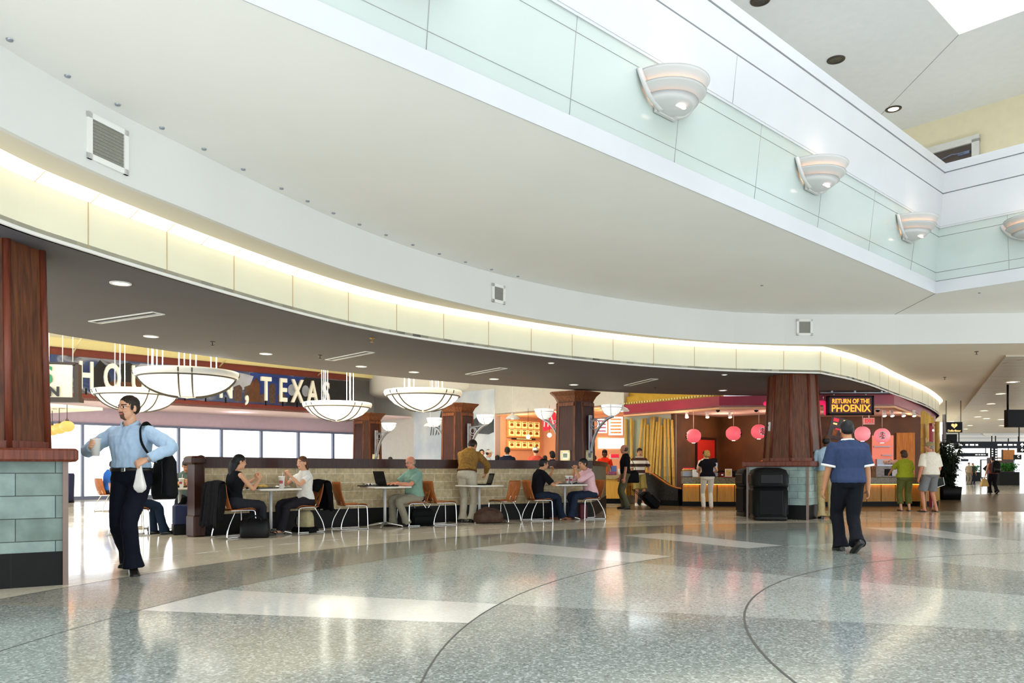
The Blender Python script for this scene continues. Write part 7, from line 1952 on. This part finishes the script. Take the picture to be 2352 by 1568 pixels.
q = onc(1673, 22.9); t = thing('sign_holder', 'framed menu card standing on the lantern counter', 'menu card', (q.x, q.y, ctz), .1); obj('frame', MB().box((0, 0, .12), (.2, .02, .24)), M['paper'], t); obj('card_art', MB().box((0, -.012, .13), (.16, .006, .18)), M['food'], t)
q = onc(1672, 22.75); o = obj('leaflet', MB().box((0, 0, .01), (.22, .14, .02)), M['redpaper'], loc=(q.x, q.y, ctz)); tag(o, 'red and white leaflet lying before the framed menu card', 'leaflet')
q = onc(1690, 23.0); o = obj('register', MB().box((0, 0, .1), (.16, .16, .2), bev=.03).box((-.3, .1, .16), (.5, .2, .06), bev=.02), M['black'], loc=(q.x, q.y, ctz)); tag(o, 'black till on the lantern counter behind the trash cans', 'till')
q = onc(1745, 22.8); o = obj('fruit_heap', MB().ell((0, 0, .08), .16, .1, .08).ell((.1, 0, .12), .1, .09, .07).ell((-.12, 0, .05), .1, .08, .06), pbr('orange_glaze', '#e07038', .4, var=.4, scale=20), loc=(q.x, q.y, 1.16)); tag(o, 'heap of orange glazed food in a tray left of the column', 'food')
q = onc(1745, 22.8); t = thing('food_shelf', 'raised dark shelf that carries the orange food heap', 'shelf', (q.x, q.y, ctz)); obj('shelf_board', MB().box((0, 0, .27), (.6, .3, .06)), M['dkframe'], t); obj('post', MB().box((-.2, 0, .12), (.04, .04, .26)).box((.2, 0, .12), (.04, .04, .26)), M['chrome'], t)
q = onc(2047, 23.4); o = obj('pastry_heap', jitter(MB().ell((0, 0, .06), .24, .14, .08, 18, 12), .06, 12), pbr('pale_pastry', '#e6b6a0', .6, var=.4, scale=30), loc=(q.x, q.y, 1.22)); tag(o, 'heap of pale snacks on the display case left of the green-shirted woman', 'food')
t = thing('display_case', 'glass and steel food display case on the counter left of the green-shirted woman', 'display case', (q.x-.15, q.y, ctz)); obj('top_shelf', MB().box((.1, 0, .35), (.9, .36, .03)), M['silver'], t); obj('case_body', MB().box((.1, .06, .16), (.86, .28, .32)), pbr('smoky_case', '#7d6a5a', .2, var=.5, scale=9), t); obj('black_label', MB().box((.02, -.095, .14), (.2, .02, .2)), M['black'], t); obj('white_label', MB().box((.2, -.095, .16), (.14, .02, .26)), M['paper'], t)
ENDP = V((13.6, 25.6, 0)); ENDD = V((4.65, 7.49, 0)).normalized()
# bamboo strip, red screen and flag-coloured banner at the restaurant end
for k, (x, lab) in enumerate(((2121, 'mustard bamboo pole at the restaurant end, nearest the orange door'), (2127, 'second mustard bamboo pole from the orange door'), (2133, 'third mustard bamboo pole from the orange door'), (2140, 'fourth mustard bamboo pole from the orange door'), (2153, 'mustard bamboo pole nearest the corridor'))):
    q = hit(ENDP, ENDD, x); pole(lab, q.x, q.y, .0, 2.8, .0, .085, 'bamboo poles at the restaurant end')
M['redframe'] = pbr('crimson_frame', '#a0202e', .4)
q = hit(ENDP+V((.2, -.1, 0)), ENDD, 2139); t = thing('red_screen', 'tall crimson framed display screen at the restaurant end', 'display', (q.x, q.y, 0), R(58)); obj('frame', MB().box((-.2, 0, 1.2), (.08, .08, 2.4)).box((.2, 0, 1.2), (.08, .08, 2.4)).box((0, 0, 2.36), (.48, .08, .08)).box((0, 0, .3), (.48, .08, .6)), M['redframe'], t); obj('dark_panel', MB().box((0, .01, 1.45), (.34, .03, 1.76)), M['woodd'], t); obj('lamp', MB().box((-.05, -.05, 2.2), (.2, .04, .04)), M['bulbs'], t)
q = at(2157, 1040, 30.5); t = thing('flag_banner', 'narrow navy, white and pink vertical banner beside the bamboo, edge of the corridor', 'banner', (q.x, q.y, 0), R(50)); obj('navy_strip', MB().box((-.08, 0, 1.5), (.12, .04, 1.8)), M['navy'], t); obj('white_strip', MB().box((.02, 0, 1.7), (.08, .04, 1.4)), M['paper'], t); obj('pink_strip', MB().box((.09, 0, 1.4), (.08, .04, 1.7)), M['puff'], t)
q = at(2169, 1040, 29.6); o = obj('steel_post', MB().cyl((0, 0, 0), (0, 0, 3.15), .06, n=14), M['silver'], loc=(q.x, q.y, 0)); tag(o, 'slim bronze-grey post at the corridor corner of the restaurant', 'post')

# ================================================================== trash cans
def can(label, x, y, rz, w=.62):
    t = thing('trash_can', label, 'trash can', (x, y, 0), rz, 'black trash cans by the slate column')
    h = w/2
    obj('body', MB().loft([rrect(w*.9, w*.9, 0, 5, .18), rrect(w*.94, w*.94, .06, 5, .18), rrect(w*.97, w*.97, .70, 5, .18)]), M['black'], t)
    obj('foot_band', MB().loft([rrect(w*.96, w*.96, .0, 5, .18), rrect(w*.98, w*.98, .05, 5, .18), rrect(w*.96, w*.96, .09, 5, .18)]), M['leather'], t)
    obj('hood', MB().loft([rrect(w, w, .70, 5, .18), rrect(w*1.02, w*1.02, .74, 5, .18), rrect(w*1.0, w*1.0, .98, 5, .2), rrect(w*.92, w*.92, 1.06, 5, .25), rrect(w*.6, w*.6, 1.11, 5, .4)]), M['black'], t)
    for k in range(4):
        Mx = Matrix.Rotation(k*PI/2, 4, 'Z')
        obj('flap', MB().box((0, -h*1.0, .87), (w*.62, .05, .2), bev=.015, M=Mx), M['leather'], t)
        obj('side_panel', MB().box((0, -h*.965, .38), (w*.66, .03, .52), bev=.01, M=Mx), M['black'], t)
    return t
p = on(1775, 1196); can('nearer black trash can with hooded top in front of the slate column', p.x+.02, p.y+.36, R(-8), .72)
p = on(1733, 1187); can('farther black trash can tucked left of the slate column', p.x+.10, p.y+.42, R(6), .66)
# ================================================================== corridor things
M['leafd'] = pbr('palm_leaf_dark', '#22301c', .5, var=.3, scale=8); M['leafg'] = pbr('green_leaf', '#3f8a3a', .5, var=.35, scale=6)
q = on(2186, 1148)
t = thing('planter', 'black square planter with a bushy dark bamboo palm at the corridor mouth', 'potted plant', (q.x, q.y+.3, 0))
obj('pot', MB().loft([rrect(.66, .66, 0, 4, .08), rrect(.72, .72, .46, 4, .08), rrect(.68, .68, .47, 4, .08), rrect(.66, .66, .40, 4, .08)]), M['black'], t)
mb = MB(); rnd = random.Random(11); lf = MB()
for k in range(34):
    a = rnd.random()*2*PI; r_ = rnd.random()*.28; hgt = .9+rnd.random()*.85; lx, ly = rnd.uniform(-.38, .38), rnd.uniform(-.38, .38)
    p0 = V((r_*math.cos(a), r_*math.sin(a), .4)); p1 = p0+V((lx, ly, hgt)); mb.tube([p0, p0.lerp(p1, .5)+V((.02, 0, 0)), p1], .009, 5)
    for j in range(60):
        u = .05+.95*rnd.random(); c_ = p0.lerp(p1, u); aa = rnd.random()*2*PI; d_ = V((math.cos(aa), math.sin(aa), rnd.uniform(-.7, .35))).normalized(); L_ = .16+.16*rnd.random(); w_ = d_.cross(V((0, 0, 1))).normalized()*.028
        lf.add([c_, c_+d_*L_*.4+w_, c_+d_*L_+V((0, 0, -.06)), c_+d_*L_*.4-w_], [(0, 1, 2, 3)])
obj('stem', mb, M['leafd'], t); obj('foliage', lf, M['leafd'], t)
def planter(label, x0, x1, yb, Yd, h, hl, seed):
    a = at(x0, 1080, Yd); b = at(x1, 1080, Yd); w = b.x-a.x
    t = thing('planter', label, 'planter', ((a.x+b.x)/2, Yd, 0)); obj('trough', MB().box((0, .5, h/2), (w, 1.0, h)), M['black'], t)
    lf = MB(); rnd = random.Random(seed)
    for k in range(800):
        c_ = V((rnd.uniform(-w/2, w/2), rnd.uniform(0, 1), h+rnd.random()*hl*.6)); aa = rnd.random()*2*PI; d_ = V((math.cos(aa), math.sin(aa), rnd.uniform(0, 1))).normalized(); w_ = d_.cross(V((0, 0, 1))).normalized()*.045
        lf.add([c_, c_+d_*.1+w_, c_+d_*.24, c_+d_*.1-w_], [(0, 1, 2, 3)])
    obj('foliage', lf, M['leafg'], t)
planter('long black planter with green plants right of the corridor walker', 2296, 2342, 1113, 55.5, .95, .9, 5)
planter('small distant black planter with green plants left of the corridor walker', 2232, 2253, 1103, 76, .9, .9, 6)
M['signblk'] = pbr('sign_black', '#0b0c0f', .5, spec=.15); M['signnavy'] = pbr('sign_dark_blue', '#1a212c', .5, spec=.2); M['wlet'] = glow('lit_white_letter', '#ffffff', .9)
def bar(label, x0, x1, ya, yb, Yd, lines, ztop=None, mat='signnavy'):
    a = at(x0, ya, Yd); b = at(x1, yb, Yd); w = b.x-a.x; h = a.z-b.z
    t = thing('corridor_sign', label, 'sign', ((a.x+b.x)/2, Yd, (a.z+b.z)/2)); obj('panel', MB().box((0, 0, 0), (w, .2, h)), M[mat], t)
    for s_, fx, fz, sz in lines:
        if s_.startswith('Gates'):
            for q_, l_ in ((-.9, .5), (-.3, .34), (.28, .5), (.8, .3)): obj('word_block', MB().box((w*fx+q_*h*1.4, -.105, h*fz), (l_*h*1.3, .01, h*.24)), M['wlet'], t)
            continue
        text('lettering', s_, h*sz, M['wlet'], t, (w*fx, -.105, h*fz), 0, .006, .0, 1)
    if ztop:
        mb = MB()
        for xx in (-.44, .44): mb.tube([(w*xx, 0, h/2), (w*xx, 0, ztop-(a.z+b.z)/2)], .03, 6)
        obj('hanging_rod', mb, M['black'], t)
    return t
bar('long dark overhead direction sign with white words and an up arrow', 2193, 2350, 1014, 1029, 46, [('Gates 1-30', -.30, 0, .5), ('Gates 31-44', .26, 0, .5)], 3.66)
ar = [o for o in COL.objects if o.get('label', '').startswith('long dark overhead')][0]
def arrow(t, x, z, s_, mat='wlet', y=-.105):
    mb = MB().prism([(-.1, -.5), (.1, -.5), (.1, .05), (.4, -.15), (.4, .1), (0, .5), (-.4, .1), (-.4, -.15), (-.1, .05)], 0, .01); mb.v = [(x+a*s_, y-c, z+b*s_) for a, b, c in mb.v]; obj('arrow', mb, M[mat], t)
arrow(ar, 1.86, 0, .24); arrow(ar, -1.8, 0, .2)
bar('second smaller dark direction sign behind the long one', 2200, 2268, 1040, 1048, 58, [('Gates', .25, 0, .6)], 3.0)
bar('small dark sign above the distant strollers', 2208, 2223, 1054, 1059, 66, [])
def totem(label, x0, x1, word, Yd=48):
    a = at(x0, 1029, Yd); b = at(x1, 1064, Yd); w = b.x-a.x; h = a.z-b.z
    t = thing('vertical_sign', label, 'sign', ((a.x+b.x)/2, Yd, (a.z+b.z)/2)); obj('panel', MB().box((0, 0, 0), (w, .12, h)), M['signblk'], t)
    for i in range(len(word)): obj('letter_block', MB().box((0, -.064, h*(.5-(i+.5)/len(word))), (w*.5, .01, h/len(word)*.5)), M['wlet'], t)
    obj('hanging_rod', MB().tube([(0, 0, h/2), (0, 0, h/2+.75)], .03, 6), M['black'], t)
totem('narrow vertical black sign with stacked white letters, nearer the wood panel', 2283, 2290, 'SUNDRY'); totem('narrow vertical black sign with stacked white letters above the walker', 2275, 2281, 'BAGGAGE')
a = at(2190, 981, 30); t = thing('hanging_sign', 'black hanging Defibrillator sign with a gold heart at the corridor mouth', 'sign', a)
obj('panel', MB().box((0, 0, 0), (.62, .1, .40)), M['signblk'], t); M['goldlet'] = glow('gold_lettering', '#ffd78a', .8, '#e8c070'); text('lettering', 'Defibrillator', .105, M['goldlet'], t, (0, -.055, -.135), 0, .003, .002, .95)
hp = [(.13*math.sin(q)**3*.9, .10*(.8125*math.cos(q)-.3125*math.cos(2*q)-.125*math.cos(3*q)-.0625*math.cos(4*q))) for q in [k*2*PI/28 for k in range(28)]]
mb = MB().prism(hp, 0, .006); mb.v = [(x, -.052-z, y+.06) for x, y, z in mb.v]; obj('heart_symbol', mb, M['goldlet'], t)
mb = MB().tube([(.03, -.062, .11), (-.02, -.062, .06), (.03, -.062, .05), (-.02, -.062, .0)], .008, 5); obj('bolt_symbol', mb, M['black'], t)
mb = MB(); 
for xx in (-.28, .28): mb.tube([(xx, 0, .2), (xx, 0, 3.70-a.z)], .012, 6)
obj('hanging_rod', mb, M['black'], t)
bar('black box sign just below the defibrillator sign', 2167, 2195, 997, 1018, 31, [], None, 'signblk')
bar('big blank black display hanging at the right edge of the corridor', 2311, 2372, 941, 981, 24, [], 3.67, 'signblk')
# gate number signs and lit boards
bar('white number 44 gate sign in the corridor', 2338, 2356, 1028, 1039, 50, [('44', 0, 0, .95)], 3.2, 'signblk')
bar('small black gate sign with a white letter C', 2330, 2344, 1044, 1055, 52, [('C', 0, .1, .7)], None, 'signblk')
a = at(2316, 1044, 53); t = thing('wood_sign_board', 'tan wood board hanging right of the stacked-letter signs', 'board', a); obj('board', MB().box((0, 0, 0), (.78, .1, .66)), M['woodo'], t); obj('frame', MB().box((0, 0, -.35), (.82, .12, .06)).box((-.41, 0, 0), (.05, .12, .7)), M['dkframe'], t); obj('hanging_rod', MB().tube([(0, 0, .33), (0, 0, 1.1)], .03, 6), M['black'], t)
a = at(2270, 1076, 62); t = thing('lit_poster', 'white lit poster with a big black arrow behind the corridor walker', 'poster', a); obj('panel', MB().box((0, 0, 0), (1.25, .1, 1.45)), M['black'], t); obj('lit_face', MB().box((0, -.06, 0), (1.12, .02, 1.32)), glow('poster_face', '#ffffff', 1.0), t)
mb = MB().prism([(-.45, 0), (.05, .45), (.25, .3), (-.05, 0), (.25, -.3), (.05, -.45)], 0, .01); mb.v = [(x-.05, -.075-z, y) for x, y, z in mb.v]; obj('arrow', mb, M['black'], t); obj('leg', MB().box((-.5, 0, -1.0), (.08, .08, .65)).box((.5, 0, -1.0), (.08, .08, .65)), M['black'], t)
t = thing('kiosk', 'glass kiosk with warm lights behind the long planter', 'kiosk', (36.2, 58.5, 0)); obj('cabinet', MB().box((0, 0, 1.0), (1.5, .8, 2.0)), M['woodd'], t); obj('lit_shelf', MB().box((0, -.42, 1.85), (1.4, .06, .12)), glow('warm_shelf', '#ffc080', 2), t); obj('post', MB().box((1.0, 0, 1.05), (.12, .12, 2.1)), M['silver'], t)
# round purple emblem on the louvre
a = at(2268, 989, 55.6); t = thing('round_emblem', 'white and purple round emblem on the louvre wall above the direction sign', 'emblem', a); obj('disc', MB().cyl((0, .0, .1), (0, -.06, .1), .48, n=40), M['letw'], t); obj('purple_center', MB().cyl((0, -.06, .14), (0, -.08, .14), .32, n=32), pbr('purple', '#4a3a8a', .5), t)

q = on(156, 1154); t = thing('waste_bin', 'slim navy bin near the windows, just right of the big slate column base', 'bin', (q.x, q.y, 0)); obj('bin_body', MB().loft([rrect(.30, .30, .04), rrect(.34, .34, .9), rrect(.30, .30, .96)]), M['navy'], t); obj('bin_base', MB().loft([rrect(.32, .32, 0), rrect(.32, .32, .05)]), M['black'], t)
# ================================================================== camera, daylight and lamps
cam = bpy.data.cameras.new('camera'); co_ = bpy.data.objects.new('camera', cam); COL.objects.link(co_)
co_.location = (0, 0, HC); co_.rotation_euler = (PI/2, 0, 0); cam.sensor_fit = 'HORIZONTAL'; cam.sensor_width = 36; cam.lens = 36*FPX/2352
cam.shift_y = (HY-784)/2352; cam.clip_start = .05; cam.clip_end = 500
SC.camera = co_
w = bpy.data.worlds.new('sky'); SC.world = w; w.use_nodes = True
nd = w.node_tree.nodes; lk = w.node_tree.links; bg_ = nd['Background']
bg_.inputs['Color'].default_value = (.90, .96, 1.0, 1); bg_.inputs['Strength'].default_value = 2.6
def lamp(name, kind, loc, power, col=(1, 1, 1), size=1, sy=None, rot=(0, 0, 0), spread=None):
    l = bpy.data.lights.new(name, kind); l.energy = power; l.color = col
    if kind == 'AREA':
        l.size = size
        if sy: l.shape = 'RECTANGLE'; l.size_y = sy
        if spread: l.spread = spread
    else: l.shadow_soft_size = size
    o = bpy.data.objects.new(name, l); o.visible_glossy = name in ('skylight_daylight',); COL.objects.link(o); o.location = loc; o.rotation_euler = rot; return o
# daylight through the skylight
c = Q-D1*SKA/2+D2*SKB/2
lamp('skylight_daylight', 'AREA', (c.x, c.y, 11.4), 60, (.95, .98, 1), SKA-.3, SKB-.3, (0, 0, A1), R(110))
# food court and restaurant lamps
for q in PN: lamp('pendant_lamp_light', 'POINT', q[1]+V((0, 0, .75)), 60, (1, .95, .86), .3)
for x, y in ((4.9, 23.4), (6.6, 24.6), (7.8, 23.6), (10.0, 23.8), (12.2, 24.2)): lamp('restaurant_light', 'POINT', (x, y, 2.45), 20, (1, .80, .64), .15)
for x, y in ((.2, 29.0), (1.6, 28.0), (3.2, 26.6)): lamp('stall_light', 'POINT', (x, y, 2.7), 36, (1, .84, .68), .15)
for k in range(5): lamp('uplight_lamp', 'POINT', K-D1*(1.56+3.47*k)+D2*.42+UP*5.42 if k < 4 else K+D2*1.62-D1*.42+UP*5.42, 1.3, (1, .82, .55), .1)
for k in range(4): lamp('corridor_light', 'AREA', (20+k*6, 26+k*10, 3.6), 45, (1, .92, .8), 3, 6, (0, 0, -.5))
lamp('food_court_fill', 'AREA', (-5.5, 20.5, 5.1), 620, (1, .97, .90), 6, 4, (0, 0, A1))  # broad fill added under the ceiling to brighten the food court, no fixture
for k in range(5):
    q = MU+D1*(-9+k*4)+V((-D1.y, D1.x, 0))*1.6; lamp('soffit_lamp', 'POINT', (q.x, q.y, 3.0), 14, (.96, .90, 1), .12)
for q in (K+D1*.9-D1*0+D2*1.0, K-D2*1.0-D1*3, K-D2*1.1-D1*8, K+D1*1.1-D2*1.2): lamp('gallery_fill', 'POINT', (q.x, q.y, 6.2), 20, (.94, .97, 1), .2)  # unseen fill added behind the parapet to brighten the gallery ceiling
for x, y in ((277, 650), (347, 772), (611, 812), (830, 841), (951, 854), (1135, 870), (1318, 883), (1660, 896)):
    o = lamp('downlight_beam', 'SPOT', on(x, y, ZS-.05), 85, (1, .93, .82), .06); o.data.spot_size = R(125); o.data.spot_blend = .6
SC.view_settings.view_transform = 'Standard'; SC.view_settings.look = 'None'; SC.view_settings.exposure = .36; SC.view_settings.gamma = 1
SC.view_settings.use_curve_mapping = False
SC.cycles.use_denoising = True
SC.cycles.adaptive_threshold = .03; SC.cycles.max_bounces = 7; SC.cycles.diffuse_bounces = 4; SC.cycles.glossy_bounces = 3; SC.cycles.transparent_max_bounces = 8; SC.cycles.caustics_reflective = False; SC.cycles.caustics_refractive = False
SC.cycles.sample_clamp_indirect = 6
